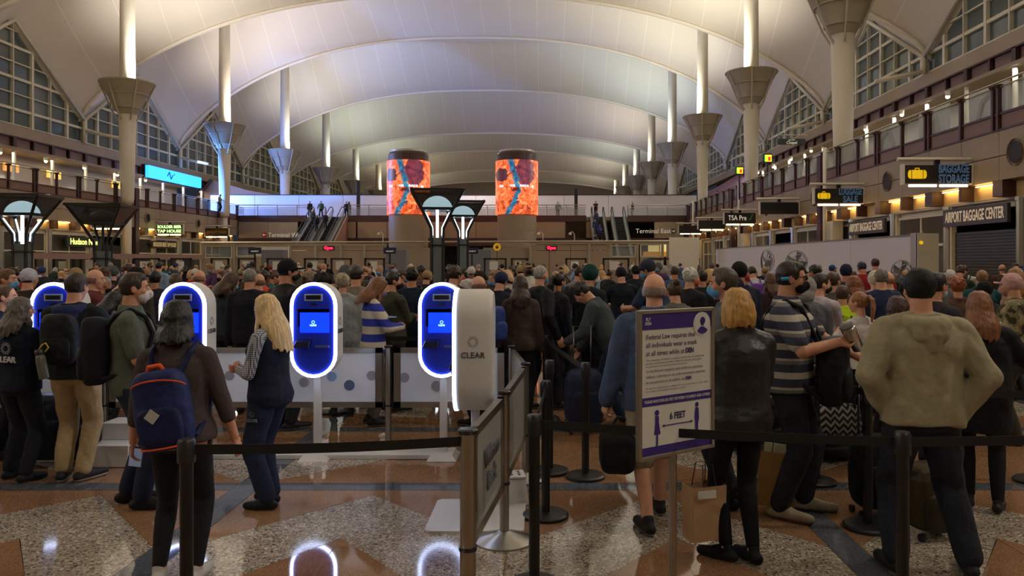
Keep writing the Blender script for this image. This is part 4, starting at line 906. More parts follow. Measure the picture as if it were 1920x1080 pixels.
nt_('La ley federal requiere que todas las personas', -W2+.03, H2-.306, .023, m_ink2, fit=.43); nt_('utilicen cubrebocas en todo momento mientras', -W2+.03, H2-.336, .023, m_ink2, fit=.45); nt_('se encuentren en el edificio de', -W2+.03, H2-.366, .023, m_ink2, fit=.285); nt_('DEN', -W2+.325, H2-.366, .024, m_vio, .001, fit=.045)
nt_('El uso de cubrebocas es obligatorio en la terminal y en las salas', -W2+.03, H2-.398, .012, m_ink2, fit=.47); nt_('por orden. El incumplimiento puede resultar', -W2+.03, H2-.414, .012, m_ink2, fit=.3)
nt_('PLEASE MAINTAIN SIX FEET BETWEEN YOURSELF AND OTHERS', -W2+.02, -.092, .022, M('paper_ink', (205, 202, 196), .5), .0004, fit=.5); nt_('6 FEET', -.06, -.185, .05, b_=.0014, fit=.12)
for i_, s_ in enumerate(('FLY', 'DEN')): text('notice_text', s_, .022, M('paper_ink'), nb, (-W2+.045, yy-.002, H2-.03-.022*i_), depth=.0004, bold=.001)
MB().box(-.105, .105, yy-.002, yy, -.233, -.228).build('arrow_line', m_vio, nb)
for q in (-1, 1): MB().add([(q*.118, yy-.002, -.2305), (q*.1, yy-.002, -.221), (q*.1, yy-.002, -.240)], [(0, 1, 2) if q < 0 else (0, 2, 1)]).build('arrow_head', m_vio, nb)
def flat(pts, nme, m): MB().prism(pts, 0, .001, Matrix.Translation((0, yy-.001, 0)) @ Matrix.Rotation(PI/2, 4, 'X')).build(nme, m, nb)
disc = lambda cx_, cz_, r, n=20: [(cx_+r*math.cos(2*PI*i/n), cz_+r*math.sin(2*PI*i/n)) for i in range(n)]
# woman pictogram, man pictogram
fx = -.155; fb = -H2+.04; flat(disc(fx, -.155, .016, 12), 'pictogram_head', m_vio); flat([(fx-.013, -.172), (fx+.013, -.172), (fx+.014, -.21), (fx+.026, -.272), (fx+.008, -.272), (fx+.006, fb), (fx-.006, fb), (fx-.004, -.272), (fx-.02, -.272), (fx-.012, -.21)], 'pictogram_body', m_vio)
fx = .15; flat(disc(fx, -.142, .014, 12), 'pictogram_head', m_vio); flat([(fx-.011, -.158), (fx+.013, -.158), (fx+.017, -.22), (fx+.009, -.25), (fx+.010, fb), (fx-.009, fb), (fx-.013, -.24), (fx-.017, -.2)], 'pictogram_body', m_vio)
flat(disc(W2-.075, H2-.07, .068, 28), 'badge_ring', M('paper_ink')); 
MB().prism(disc(W2-.075, H2-.07, .059, 28), 0, .001, Matrix.Translation((0, yy-.002, 0)) @ Matrix.Rotation(PI/2, 4, 'X')).build('badge_disc', m_paper, nb)
for o_ in (disc(W2-.07, H2-.052, .021, 14), [(W2-.115, H2-.108), (W2-.088, H2-.085), (W2-.062, H2-.085), (W2-.03, H2-.105), (W2-.045, H2-.121), (W2-.075, H2-.128), (W2-.1, H2-.121)], [(W2-.082, H2-.08), (W2-.092, H2-.055), (W2-.075, H2-.05), (W2-.06, H2-.08)]):
    MB().prism(o_, 0, .001, Matrix.Translation((0, yy-.003, 0)) @ Matrix.Rotation(PI/2, 4, 'X')).build('badge_face', m_vio, nb)
MB().cyl((0, .03, -c.z), .022, c.z-hh/2+.06, 14).build('pole', m_chrome, nb, auto=40); MB().lathe([(.2, 0), (.2, .015), (.04, .03)], 24, (0, .03, -c.z)).build('base', m_chrome, nb, auto=30)
# white step stool by the barrier
ws = thing('step_stool', 'small white plastic step stool beside the barrier post', 'stool', (-.28, 6.05, 0), .15)
mb = MB(); mb.rings([[(-.16, -.12, 0), (.16, -.12, 0), (.16, .12, 0), (-.16, .12, 0)], [(-.13, -.09, .2), (.13, -.09, .2), (.13, .09, .2), (-.13, .09, .2)]]); mb.build('stool_body', m_kwhite, ws, bev=.01)
MB().box(-.14, .14, -.1, .1, .2, .22).build('tread', m_kwhite, ws, bev=.008)
hm = MB().lathe([(.012, 0), (.012, .003)], 8).mesh('h', m_black)
for i in range(4):
    for j in range(3): share(hm, 'tread_hole', ws, (-.09+.06*i, -.05+.05*j, .22))
# ---------------------------------------------------------------- people: body builder
from mathutils import noise as mnoise
_tmp = bpy.data.collections.new('tmp'); C.children.link(_tmp)
def remesh(mb, vox, it=3, fac=.5, wr=0., wsc=9., floor0=False, mats=1):
    me = mb.mesh('t', m_black); o = bpy.data.objects.new('t', me); _tmp.objects.link(o)
    md = o.modifiers.new('r', 'REMESH'); md.mode = 'VOXEL'; md.voxel_size = vox; md.use_smooth_shade = True
    if it: sm = o.modifiers.new('s', 'SMOOTH'); sm.factor = fac; sm.iterations = it
    dg = bpy.context.evaluated_depsgraph_get(); out = bpy.data.meshes.new_from_object(o.evaluated_get(dg))
    bpy.data.objects.remove(o, do_unlink=True); bpy.data.meshes.remove(me)
    n = len(out.vertices)
    if n == 0: return out
    if wr or floor0:
        co = np.empty(n*3, 'f'); out.vertices.foreach_get('co', co); co = co.reshape(-1, 3)
        if wr:
            no = np.empty(n*3, 'f'); out.vertices.foreach_get('normal', no); no = no.reshape(-1, 3)
            # cloth folds: warped ridges
            x, y, z = co.T*wsc
            f = np.sin(z*2.1+1.7*np.sin(x*1.3+y*.9)+2.2*np.sin(y*.8-z*.5))*.5+np.sin(x*2.3+z*1.2+1.9*np.sin(z*1.1+y*1.7))*.3+np.sin(3.9*z+2.7*x+3*np.sin(y*2.1+x))*.2
            co += no*(f*wr)[:, None]
        if floor0: co[:, 2] = np.maximum(co[:, 2], .001)
        out.vertices.foreach_set('co', co.reshape(-1)); out.update()
    out.polygons.foreach_set('use_smooth', [True]*len(out.polygons))
    return out
def rcone(mb, a, b, r0, r1, n=10, fl=None):
    """rounded tapered limb; fl=(axis vector, factor) flattens"""
    a = Vector(a); b = Vector(b); d = b-a; L = d.length
    if L < 1e-5: mb.ball(a, r0); return
    q = d.to_track_quat('Z', 'Y').to_matrix().to_4x4(); T = Matrix.Translation(a) @ q
    prof = [(r0*math.cos(t), r0*math.sin(t)) for t in (-1.45, -1., -.5)]+[(r0, 0), ((r0+r1)/2, L/2), (r1, L)]+[(r1*math.cos(t), L+r1*math.sin(t)) for t in (.5, 1., 1.45)]
    mb.lathe(prof, n, T=T)
TORSO = {'m': [(.84, .15, .11, 0), (.93, .165, .122, 0), (1.02, .152, .112, 0), (1.10, .146, .107, .005), (1.20, .157, .115, .006), (1.31, .168, .122, 0), (1.37, .165, .108, -.004), (1.415, .13, .088, -.01), (1.45, .09, .072, -.014), (1.49, .066, .062, -.014)],
         'f': [(.84, .155, .115, -.005), (.92, .172, .125, -.008), (1.01, .148, .108, 0), (1.09, .128, .096, .005), (1.18, .138, .105, .01), (1.28, .152, .125, .018), (1.36, .146, .098, -.002), (1.405, .112, .078, -.01), (1.44, .075, .062, -.012), (1.475, .056, .054, -.012)]}
class Fig:
    def __init__(s, sex='m', b=1., lean=0, side=0, twist=0, hands=None, poles=None, feet=((-.1, 0, 8), (.1, 0, -8)), head=(0, 0, 0), grips=('relax', 'relax'), neck_fwd=0., knees=1., palms=(None, None), hipdrop=0.):
        s.sex, s.b = sex, b; R = math.radians
        s.hip = Vector((0, 0, .93-hipdrop))
        s.T = Matrix.Translation(s.hip) @ Matrix.Rotation(R(side), 4, 'Y') @ Matrix.Rotation(R(-lean), 4, 'X') @ Matrix.Rotation(R(twist), 4, 'Z') @ Matrix.Translation(Vector((0, 0, -.93)))
        sw = (.185 if sex == 'm' else .162)*(.5+.5*b)
        s.sh = [s.T @ Vector((-sw, -.01, 1.385)), s.T @ Vector((sw, -.01, 1.385))]
        hands = hands or ((-.26, .04, .80), (.26, .04, .80))
        poles = poles or ((-.6, -.8, -.2), (.6, -.8, -.2))
        s.el, s.wr = [], []
        for i in (0, 1):
            e, w = s.ik(s.sh[i], Vector(hands[i]), .285, .255, Vector(poles[i])); s.el.append(e); s.wr.append(w)
        s.hj, s.kn, s.an, s.ty = [], [], [], []
        for i, f in enumerate(feet):
            h = Vector(((-1, 1)[i]*.09, 0, .90-hipdrop)); a = Vector((f[0], f[1]-.02, .085+(f[3] if len(f) > 3 else 0)))
            k, a2 = s.ik(h, a, .435, .415, Vector(((-1, 1)[i]*.1, 1, 0))); s.hj.append(h); s.kn.append(k); s.an.append(a2); s.ty.append(R(f[2]))
        s.grips = grips; s.palms = palms
        yaw, pit, rol = head
        s.H = s.T @ Matrix.Translation((0, -.012+neck_fwd, 1.50)) @ Matrix.Rotation(R(-yaw), 4, 'Z') @ Matrix.Rotation(R(-pit), 4, 'X') @ Matrix.Rotation(R(rol), 4, 'Y') @ Matrix.Translation((0, .022, .128))
    @staticmethod
    def ik(a, t, l1, l2, pole):
        d = t-a; L = max(.05, min(d.length, (l1+l2)*.998)); u = d.normalized()
        c = (l1*l1+L*L-l2*l2)/(2*l1*L); c = max(-1, min(1, c)); p = pole-u*pole.dot(u)
        p = p.normalized() if p.length > 1e-4 else Vector((0, 1, 0))
        return a+u*(l1*c)+p*(l1*math.sqrt(1-c*c)), a+u*L
    def torso(s, mb, off=0, z0=0., z1=9, straight=0., flare=0.):
        rg = []
        for z, w_, d, cy in TORSO[s.sex]:
            if z < z0-.0001 or z > z1: continue
            st = straight if z < 1.33 else 0; sb = s.b if z < 1.4 else .5+.5*s.b; w_ = max(w_*sb, st*(1 if z < 1.25 else .97))+off*(1 if z < 1.4 else .7)+flare*max(0, 1.1-z); d = max(d*sb, st*.68)+off*(1 if z < 1.4 else .8)+flare*max(0, 1.1-z)
            rg.append((z, w_, d, cy))
        if rg and z0 > .01 and rg[0][0] > z0+.01: z, w_, d, cy = rg[0]; rg.insert(0, (z0, w_, d, cy))
        mb.rings([[s.T @ Vector((w_*math.copysign(abs(math.cos(t))**.85, math.cos(t)), cy+d*math.copysign(abs(math.sin(t))**.85, math.sin(t)), z)) for t in [2*PI*i/20 for i in range(20)]] for z, w_, d, cy in rg])
    def trap(s, mb, off=0):
        for i in (0, 1): rcone(mb, s.T @ Vector(((-1, 1)[i]*.03, -.02, 1.445)), s.sh[i]+Vector((0, 0, .008)), .038+off, .042+off)
    def arm(s, mb, i, off=0, end=1., r=(.052, .043, .041, .029)):
        k = .6+.4*s.b; a, e, w_ = s.sh[i], s.el[i], s.wr[i]; r = [q*k*(1 if s.sex == 'm' else .88)+off for q in r]
        if end <= .5: rcone(mb, a, a.lerp(e, end*2), r[0], r[0]+(r[1]-r[0])*end*2); return
        rcone(mb, a, e, r[0], r[1]); t = (end-.5)*2
        rcone(mb, e, e.lerp(w_, t), r[2], r[2]+(r[3]-r[2])*t)
    def leg(s, mb, i, off=0, end=1., r=(.086, .055, .056, .037), straight=0.):
        k = .5+.5*s.b; h, kn, an = s.hj[i], s.kn[i], s.an[i]; r = [max(q*k+off, straight) for q in r]
        if end <= .5: rcone(mb, h, h.lerp(kn, end*2), r[0], r[0]+(r[1]-r[0])*end*2*.6, 12); return
        rcone(mb, h, kn, r[0], r[1], 12); t = (end-.5)*2; calf = kn.lerp(an, .3)
        rcone(mb, kn, calf, r[1], r[2], 12); rcone(mb, calf, kn.lerp(an, max(.31, t)), r[2], (r[2]+(r[3]-r[2])*t)*(.88 if straight else 1), 12)
    def hand(s, mb, i, fine=True):
        w_, e = s.wr[i], s.el[i]; d = (w_-e).normalized(); sg = (-1, 1)[i]; g = s.grips[i]
        n = Vector(s.palms[i]) if s.palms[i] else Vector((-sg, .25, 0)); n = n-d*n.dot(d); n = n.normalized() if n.length > 1e-3 else Vector((0, 1, 0))
        sd = n.cross(d)*(-sg)
        if sd.dot(Vector((0, 1, .4))) < 0 and s.palms[i] is None: sd = -sd
        k = 1. if s.sex == 'm' else .9
        curl = {'relax': .3, 'grip': 1.25, 'flat': .06, 'hold': .8}[g]
        for q, (o, L) in enumerate(((.03, .066), (.011, .074), (-.009, .070), (-.027, .056))):
            a = w_+sd*o*.5*k; kk = w_+d*.088*k+sd*o*k; rcone(mb, a, kk, .015*k, .0125*k, 8)
            v = d; p = kk; r = .0098*k
            for j, seg in enumerate((.5, .32, .26)):
                c = curl*(.6+.35*j)+.03*q; v = (v*math.cos(c)+n*math.sin(c)).normalized(); n2 = n; p2 = p+v*L*seg*k; rcone(mb, p, p2, r, r*.93, 8); p = p2; r *= .93
        tb = w_+d*.022*k+sd*.022*k; t1 = tb+(d*.55+sd*.62+n*.25).normalized()*.045*k; t2 = t1+(d*.8+sd*(.15 if g == 'relax' else -.1)+n*(.3+curl*.4)).normalized()*.04*k
        rcone(mb, tb, t1, .0155*k, .0125*k, 8); rcone(mb, t1, t2, .012*k, .0095*k, 8)
    def headmesh(s, mb):
        k = 1. if s.sex == 'm' else .955; T = s.H @ Matrix.Diagonal((k, k, k, 1))
        mb.ball((0, -.012, .022), (.076, .094, .093), T, 20, 14)
        mb.ball((0, .022, -.018), (.066, .07, .085), T, 16, 12)
        mb.ball((0, .035, -.068), (.046, .05, .042), T, 14, 10)
        mb.ball((0, .062, -.098), (.022, .022, .018), T, 10, 8)
        rcone(mb, T @ Vector((0, .088, .012)), T @ Vector((0, .108, -.026)), .009, .0135, 8)
        rcone(mb, T @ Vector((-.03, .079, .026)), T @ Vector((.03, .079, .026)), .012, .012, 8)
        for q in (-1, 1):
            mb.ball((q*.012, .099, -.032), (.009, .01, .008), T, 8, 6); mb.ball((q*.047, .055, -.022), (.02, .022, .022), T, 10, 8)
            mb.ball((0, 0, 0), (.008, .018, .031), T @ Matrix.Translation((q*.078, -.008, -.01)) @ Matrix.Rotation(q*.25, 4, 'Z'), 10, 8)
        rcone(mb, T @ Vector((-.016, .088, -.055)), T @ Vector((.016, .088, -.055)), .009, .009, 8); rcone(mb, T @ Vector((-.012, .085, -.068)), T @ Vector((.012, .085, -.068)), .009, .009, 8)
        nr = (.058 if s.sex == 'm' else .046)*(.7+.3*s.b)
        rcone(mb, s.T @ Vector((0, -.022, 1.42)), T @ Vector((0, -.022, -.06)), nr*1.08, nr*.95, 14)
    def body(s, vox=.011, fine=True):
        mb = MB(); s.torso(mb); s.trap(mb)
        for i in (0, 1):
            s.arm(mb, i); s.leg(mb, i); s.hand(mb, i)
            ty = s.ty[i]; A = s.an[i]; dv = Vector((math.sin(-ty)*1., math.cos(ty), 0)) if False else Vector((-math.sin(ty), math.cos(ty), 0))
            rcone(mb, A-Vector((0, 0, .03)), A+dv*.14-Vector((0, 0, .05)), .035, .028)
        s.headmesh(mb); return remesh(mb, vox, 2, .5)
    def top(s, vox=.012, kind='jacket', off=.02, hem=.84, sleeve=1., straight=.15, wr=.004, hood=False, collar=0., neck=9, vest=False):
        mb = MB(); s.torso(mb, off, hem, neck, straight); 
        if not vest: s.trap(mb, off*.8)
        for i in (0, 1):
            if not vest: s.arm(mb, i, off*.9, sleeve)
            else: mb.ball(s.sh[i].lerp(s.T @ Vector((0, 0, 1.38)), .25), .06)
        if hood:
            for t in range(13):
                a = -.35+PI+(PI+.7)*t/12; mb.ball((math.cos(a)*.092, -.035+math.sin(a)*.085, 1.46-.035*math.sin((t/12)*PI)), (.04, .038, .042), s.T, 8, 6)
            mb.ball((0, -.135, 1.39), (.115, .045, .075), s.T, 12, 8); mb.ball((0, -.15, 1.35), (.07, .04, .06), s.T, 12, 8)
        if collar:
            for t in range(12):
                a = 2*PI*t/12; mb.ball((math.cos(a)*.072, -.015+math.sin(a)*.066, 1.485), (.024, .022, collar), s.T, 8, 6)
        return remesh(mb, vox, 2, .5, wr)
    def hoodmesh(s, off=.03):
        mb = MB(); n = 15
        pts = []; rr = []
        for t in range(n):
            a = -.55+PI+(PI+1.1)*t/(n-1); b_ = math.sin(PI*t/(n-1)); pts.append(s.T @ Vector((math.cos(a)*(.088+.02*b_), -.03+math.sin(a)*(.085+.045*b_), 1.475-.05*b_))); rr.append(.022+.034*b_)
        mb.tube(pts, rr, 12); mb.ball((0, -.15, 1.385), (.105, .055, .075), s.T, 16, 12); rcone(mb, s.T @ Vector((0, -.15, 1.37)), s.T @ Vector((0, -.165, 1.30)), .07, .035, 14)
        return remesh(mb, .009, 7, .6, .003, 18)
    def bottoms(s, vox=.012, off=.012, end=.97, straight=.0, wr=.004, hi=1.03, skirt=0):
        mb = MB(); z0 = .84
        rg = [(z, w_*s.b+off, d*s.b+off, cy) for z, w_, d, cy in TORSO[s.sex] if z <= hi]; mb.rings([[((w_*math.cos(t)), cy+d*math.sin(t), z-(.93-s.hip.z)) for t in [2*PI*i/18 for i in range(18)]] for z, w_, d, cy in rg])
        mb.ball((0, -.03, .9-(.93-s.hip.z)), (.15*s.b, .11*s.b, .1))
        if skirt:
            mb.rings([[((w_*math.cos(t)), d*math.sin(t), z) for t in [2*PI*i/18 for i in range(18)]] for z, w_, d in ((skirt, .23, .19), (.85, .19, .15), (1.0, .15, .12))])
        for i in (0, 1): s.leg(mb, i, off, end, straight=straight)
        return remesh(mb, vox, 2, .5, wr)
    def shoe(s, i, off=.004, vox=.009, mats=None, high=0):
        mb = MB(); A = s.an[i]; ty = s.ty[i]; d = Vector((-math.sin(ty), math.cos(ty), 0)); z = Vector((0, 0, 1)); g = A.z-.085
        B = Vector((A.x, A.y, g)); k = 1 if s.sex == 'm' else .9
        rcone(mb, B-d*.045+z*.042, B+d*.08+z*.042, .042*k, .047*k, 12); rcone(mb, B+d*.08+z*.036, B+d*.2*k+z*.03, .047*k, .036*k, 12)
        rcone(mb, B-d*.01+z*.06, B+z*(.1+high), .042*k, .043*k, 12); rcone(mb, B+z*.08, B+d*.08+z*.05, .038*k, .04*k, 12)
        me = remesh(mb, vox, 2, .5, 0, floor0=g < .02)
        n = len(me.polygons); cz_ = np.empty(n*3, 'f'); me.polygons.foreach_get('center', cz_); cz_ = cz_.reshape(-1, 3)[:, 2]
        me.materials.clear(); me.materials.append(m_black); me.materials.append(m_black)
        me.polygons.foreach_set('material_index', (cz_ < g+.024).astype('i')); return me
# ---- hair and headwear in head space (origin at head centre, +Y = face)
def hairmesh(kind, vox=.008):
    mb = MB(); rnd = random.Random(hash(kind) % 1000 if False else len(kind)*7+3); wr = .0015
    def cap(g=0): mb.ball((0, -.02, .026), (.083+g, .095+g, .095+g), None, 20, 14)
    if kind == 'short':
        cap(); mb.ball((0, -.03, -.01), (.078, .078, .06), None, 16, 10); mb.ball((0, .02, .075), (.06, .055, .045), None, 14, 8)
    elif kind == 'buzz': mb.ball((0, -.02, .026), (.0785, .09, .0925), None, 20, 14); mb.ball((0, -.03, -.01), (.075, .072, .055), None, 16, 10)
    elif kind == 'wavy_short':
        cap(.004)
        for k in range(60):
            a = rnd.uniform(0, 2*PI); e = rnd.uniform(-.2, 1.4); mb.ball((.08*math.cos(e)*math.cos(a), -.025+.09*math.cos(e)*math.sin(a)*(1 if math.sin(a) < 0 else .75), .03+.092*math.sin(e)), rnd.uniform(.014, .022), None, 6, 5)
    elif kind in ('long', 'straight_long', 'bob', 'wavy_long', 'shoulder'):
        cap(.004); L = {'long': .33, 'straight_long': .44, 'bob': .165, 'wavy_long': .34, 'shoulder': .21}[kind]; n = 46
        for k in range(n):
            side = abs(k/(n-1)-.5)*2; a = -PI*.5+(k/(n-1)-.5)*PI*({'bob': 1.62, 'shoulder': 1.5, 'straight_long': 1.62}.get(kind, 1.45))
            px_, py_ = .076*math.cos(a), -.02+.086*math.sin(a)
            LL = L*rnd.uniform(.86, 1.05)*(1-.25*side*(kind != 'bob')); wv = .011 if kind.startswith('wavy') else .003; ph = rnd.uniform(0, 6); pts = [(px_*.3, -.01+py_*.3, .118), (px_*.78, py_*.78, .09), (px_*1.06, py_*1.06, .02)]
            for t in (.12, .25, .4, .55, .7, .85, 1.):
                drop = LL*t
                if kind == 'bob': x = px_*(1.08+.28*math.sin(t*2.6)*.6); y = py_*(1.1+.12*math.sin(t*2.8)); 
                else:
                    o_ = min(1, max(0, (drop-.07)/.12)); x = px_*(1.1+.45*o_); y = py_*1.1-((.055 if kind != 'straight_long' else .035)*o_ if py_ < .02 else -.03*o_)
                pts.append((x+wv*math.sin(ph+t*9)+rnd.uniform(-.002, .002), y+wv*math.cos(ph+t*8), .02-drop))
            mb.tube(pts, [.012, .018, .02, .02, .019, .018, .018, .017, .013, .007], 6)
        mb.ball((0, .02, .082), (.055, .05, .034), None, 14, 8); wr = .002 if kind != 'straight_long' else 0
    elif kind == 'ponytail':
        cap(); mb.ball((0, -.03, -.01), (.078, .078, .06)); mb.ball((0, -.125, .05), .03)
        for k in range(10):
            x = rnd.uniform(-.025, .025); mb.tube([(0, -.125, .055), (x, -.16, .03), (x*1.4, -.165, -.06), (x*1.2, -.15, -.15), (x*.3, -.14, -.22)], [.012, .018, .018, .014, .006], 6)
    elif kind == 'bun': cap(); mb.ball((0, -.03, -.01), (.078, .078, .06)); mb.ball((0, -.10, .09), .04)
    elif kind == 'fringe':   # balding rim
        for k in range(22):
            a = -PI*.5+(k/21-.5)*PI*1.25; mb.ball((.076*math.cos(a), -.014+.09*math.sin(a), -.015), (.012, .012, .038), None, 8, 6)
    elif kind == 'cap_dark':
        cap(.006); mb.ball((0, -.03, -.01), (.08, .08, .05))
        mb.rings([[(.075*math.cos(t), .05+.105*math.sin(t), .05-.02*abs(math.cos(t))+z) for t in [PI*i/12 for i in range(13)]] for z in (-.009, .009)])
    elif kind == 'beanie':
        cap(.012); mb.ball((0, -.02, .06), (.085, .095, .085)); mb.lathe([(.09, 0), (.098, .012), (.096, .04), (.086, .05)], 20, (0, -.02, .01), sy=1.08)
        mb.ball((0, -.03, -.02), (.076, .076, .05))
    elif kind == 'hood':
        mb.ball((0, -.025, .02), (.1, .11, .115)); mb.ball((0, -.05, -.08), (.1, .09, .09))
    return remesh(mb, vox, 1 if kind != 'short' else 2, .5, wr, 40)
def maskmesh():
    mb = MB(); mb.ball((0, .05, -.052), (.061, .058, .053), None, 16, 12); mb.ball((0, .092, -.042), (.032, .034, .037))
    for q in (-1, 1):
        mb.tube([(q*.05, .05, -.03), (q*.074, .0, -.0)], .003, 5); mb.tube([(q*.046, .045, -.08), (q*.074, -.005, -.025)], .003, 5)
    return remesh(mb, .006, 1)
def eyemesh():
    mb = MB()
    for q in (-1, 1):
        mb.cur = 0; mb.ball((q*.031, .083, .008), (.0125, .008, .0075), None, 10, 8); mb.cur = 1; mb.ball((q*.031, .0885, .008), (.0055, .004, .0055), None, 8, 6)
        mb.cur = 1; mb.tube([(q*.048, .084, .026), (q*.03, .092, .031), (q*.014, .093, .028)], .0038, 5)
    return mb.mesh('eyes', [M('eye_white', (205, 200, 192), .3), M('eye_dark', (38, 28, 22), .3)], True)
HAIR = {}
def hair(kind, vox=.008):
    if kind not in HAIR: HAIR[kind] = hairmesh(kind, vox)
    return HAIR[kind]
MASK, EYES = maskmesh(), eyemesh()
def setm(o, *mats):
    while len(o.data.materials) < len(mats): o.data.materials.append(m_black)
    for i, m in enumerate(mats): o.material_slots[i].link = 'OBJECT'; o.material_slots[i].material = m
    return o
def cl(col, rough=.85, name=None, fold=.5):
    n = name or 'cloth_%d_%d_%d' % tuple(col)
    return M(n, col, rough, noise=(14, .12, 4), bump=(9, fold*1.2, .035), spec=.25)
def skin(k=0):
    c = [(196, 142, 112), (176, 122, 92), (120, 78, 56), (208, 156, 128), (150, 102, 74)][k % 5]
    return M('skin_%d' % (k % 5), c, .55, noise=(20, .06, 3), spec=.4)
def hairm(col):
    key = 'hair_%d_%d_%d' % tuple(col); new = key not in _M
    m = M(key, col, .42, noise=(70, .34, 3), bump=(80, .7, .01), spec=.4)
    if new:
        nt = m.node_tree; mp = nt.nodes.new('ShaderNodeMapping'); mp.inputs['Scale'].default_value = (1, 1, .1); tcn = next(n for n in nt.nodes if n.type == 'TEX_COORD'); nt.links.new(tcn.outputs['Object'], mp.inputs[0])
        for n in nt.nodes:
            if n.type == 'TEX_NOISE': nt.links.new(mp.outputs[0], n.inputs['Vector'])
    return m
def part_obj(name, me, parent, *mats):
    o = bpy.data.objects.new(name, me); C.objects.link(o); o.parent = parent; setm(o, *mats); return o
def head_obj(name, me, parent, fig, *mats, k=None):
    o = bpy.data.objects.new(name, me); C.objects.link(o); o.parent = parent; k = k or (1. if fig.sex == 'm' else .955)
    o.matrix_local = fig.H @ Matrix.Diagonal((k, k, k, 1)); setm(o, *mats); return o
# ---------------------------------------------------------------- the people near the camera
VX = .0075
def hero(px, Y, rz, h, fig, label, top, topkw, bot, botkw, hr, hcol, shoe=(24, 24, 26), sole=None, sk=0, mask=None, eyes=True, mats=None, hk=None):
    t = thing('person', label, 'person', ((px-CX)*Y/F, Y, 0), math.radians(rz)); k = h/1.75; t.scale = (k, k, k)
    part_obj('body', fig.body(VX), t, skin(sk))
    part_obj({'shirt': 'shirt', 'jacket': 'jacket', 'hoodie': 'hoodie', 'vest': 'vest'}[topkw.get('kind', 'jacket')], fig.top(**topkw), t, top)
    part_obj('trousers' if botkw.get('end', 1) > .6 else 'shorts', fig.bottoms(**botkw), t, bot)
    for i in (0, 1): part_obj('shoe', fig.shoe(i, high=.0), t, cl(shoe, .6), M('sole_%d_%d_%d' % tuple(sole or shoe), sole or shoe, .6))
    if hr: head_obj('hair' if hr not in ('cap_dark', 'beanie', 'hood') else {'cap_dark': 'cap', 'beanie': 'beanie', 'hood': 'hood'}[hr], hair(hr), t, fig, hairm(hcol) if hr not in ('cap_dark', 'beanie', 'hood') else cl(hcol), k=hk)
    if mask: head_obj('face_mask', MASK, t, fig, cl(mask, .8, fold=.2))
    if eyes: head_obj('eyes', EYES, t, fig, M('eye_white'), M('eye_dark'))
    return t
def wpt(t, p):   # local point of a person in world space
    k = t.scale[0]; return Matrix.Translation(t.location) @ Matrix.Rotation(t.rotation_euler[2], 4, 'Z') @ (Vector(p)*k)
def strap_pts(): pass
def rbox(mb, c, d, r=.25, T=None, n=8):
    """soft box: superellipse loft"""
    rg = []
    for j in range(9):
        a = -PI/2+PI*j/8; z = d[2]/2*math.copysign(abs(math.sin(a))**.6, math.sin(a)); q = max(.02, abs(math.cos(a))**.45)
        rg.append([(c[0]+d[0]/2*q*math.copysign(abs(math.cos(t))**.6, math.cos(t)), c[1]+d[1]/2*q*math.copysign(abs(math.sin(t))**.6, math.sin(t)), c[2]+z) for t in [2*PI*i/20 for i in range(20)]])
    mb.rings(rg, T)
def backpack(t, fig, label, col, trim=None, size=(.30, .17, .46), z=1.16, pocket=True, diamond=False, off=.0, tip=0, straps=True, front=False):
    s = -1 if not front else 1
    b = thing('backpack', label, 'backpack', t.location, t.rotation_euler[2]); b.scale = t.scale
    T = fig.T @ Matrix.Translation((0, s*(.135+size[1]/2+off), z)) @ Matrix.Rotation(math.radians(tip), 4, 'Y')
    mb = MB(); rbox(mb, (0, 0, 0), size, T=T); rbox(mb, (0, s*.02, size[2]*.12), (size[0]*.92, size[1]*.9, size[2]*.8), T=T)
    o = part_obj('bag', remesh(mb, .011, 2, .5, .003, 14), b, cl(col, .6))
    if pocket:
        mb = MB(); rbox(mb, (0, s*size[1]*.42, -size[2]*.16), (size[0]*.82, size[1]*.42, size[2]*.5), T=T); part_obj('pocket', remesh(mb, .011, 2), b, cl(tuple(int(c*.85) for c in col), .65))
    if trim:
        m = cl(trim, .7); w_, dd, hh = size
        for zz in (.28, -.42):
            mb = MB(); mb.tube([T @ Vector((w_*.47*math.cos(a), s*(dd*.05+dd*.62*math.sin(a)), hh*zz+(.06*math.sin(a) if zz > 0 else 0))) for a in [PI*i/12 for i in range(13)]], .006, 5); part_obj('trim', mb.mesh('trim', m, True), b, m)
        mb = MB(); mb.tube([T @ Vector((-.05, s*.02, hh*.46)), T @ Vector((-.03, s*.03, hh*.56)), T @ Vector((.03, s*.03, hh*.56)), T @ Vector((.05, s*.02, hh*.46))], .016, 6); part_obj('grab_loop', mb.mesh('loop', m, True), b, m)
    if diamond:
        mb = MB(); q = .045; mb.prism([(q, 0), (0, q), (-q, 0), (0, -q)], 0, .004, T @ Matrix.Translation((-.02, s*(size[1]*.63), -size[2]*.02)) @ Matrix.Rotation(PI/2, 4, 'X')); part_obj('diamond_patch', mb.mesh('patch', m_white), b, M('patch_cream', (186, 182, 170), .7))
    if straps:
        for q in (-1, 1):
            S = Vector((q*.115, 0, 0)); mb = MB()
            pts = [T @ Vector((q*.08, -s*.07, size[2]*.36))]+[fig.T @ Vector(p) for p in ((q*.115, s*.10, 1.43), (q*.125, s*.0, 1.475), (q*.13, -s*.10, 1.42), (q*.135, -s*.15, 1.30), (q*.16, -s*.12, 1.14), (q*.17, 0, 1.02))]+[T @ Vector((q*size[0]*.42, -s*.05, -size[2]*.38))]
            mb.tube(pts, .019, 6); part_obj('strap', remesh(mb, .009, 1), b, cl(tuple(int(c*.8) for c in (trim if False else col)), .7))
    return b
N, BLK = (28, 32, 52), (22, 22, 24)
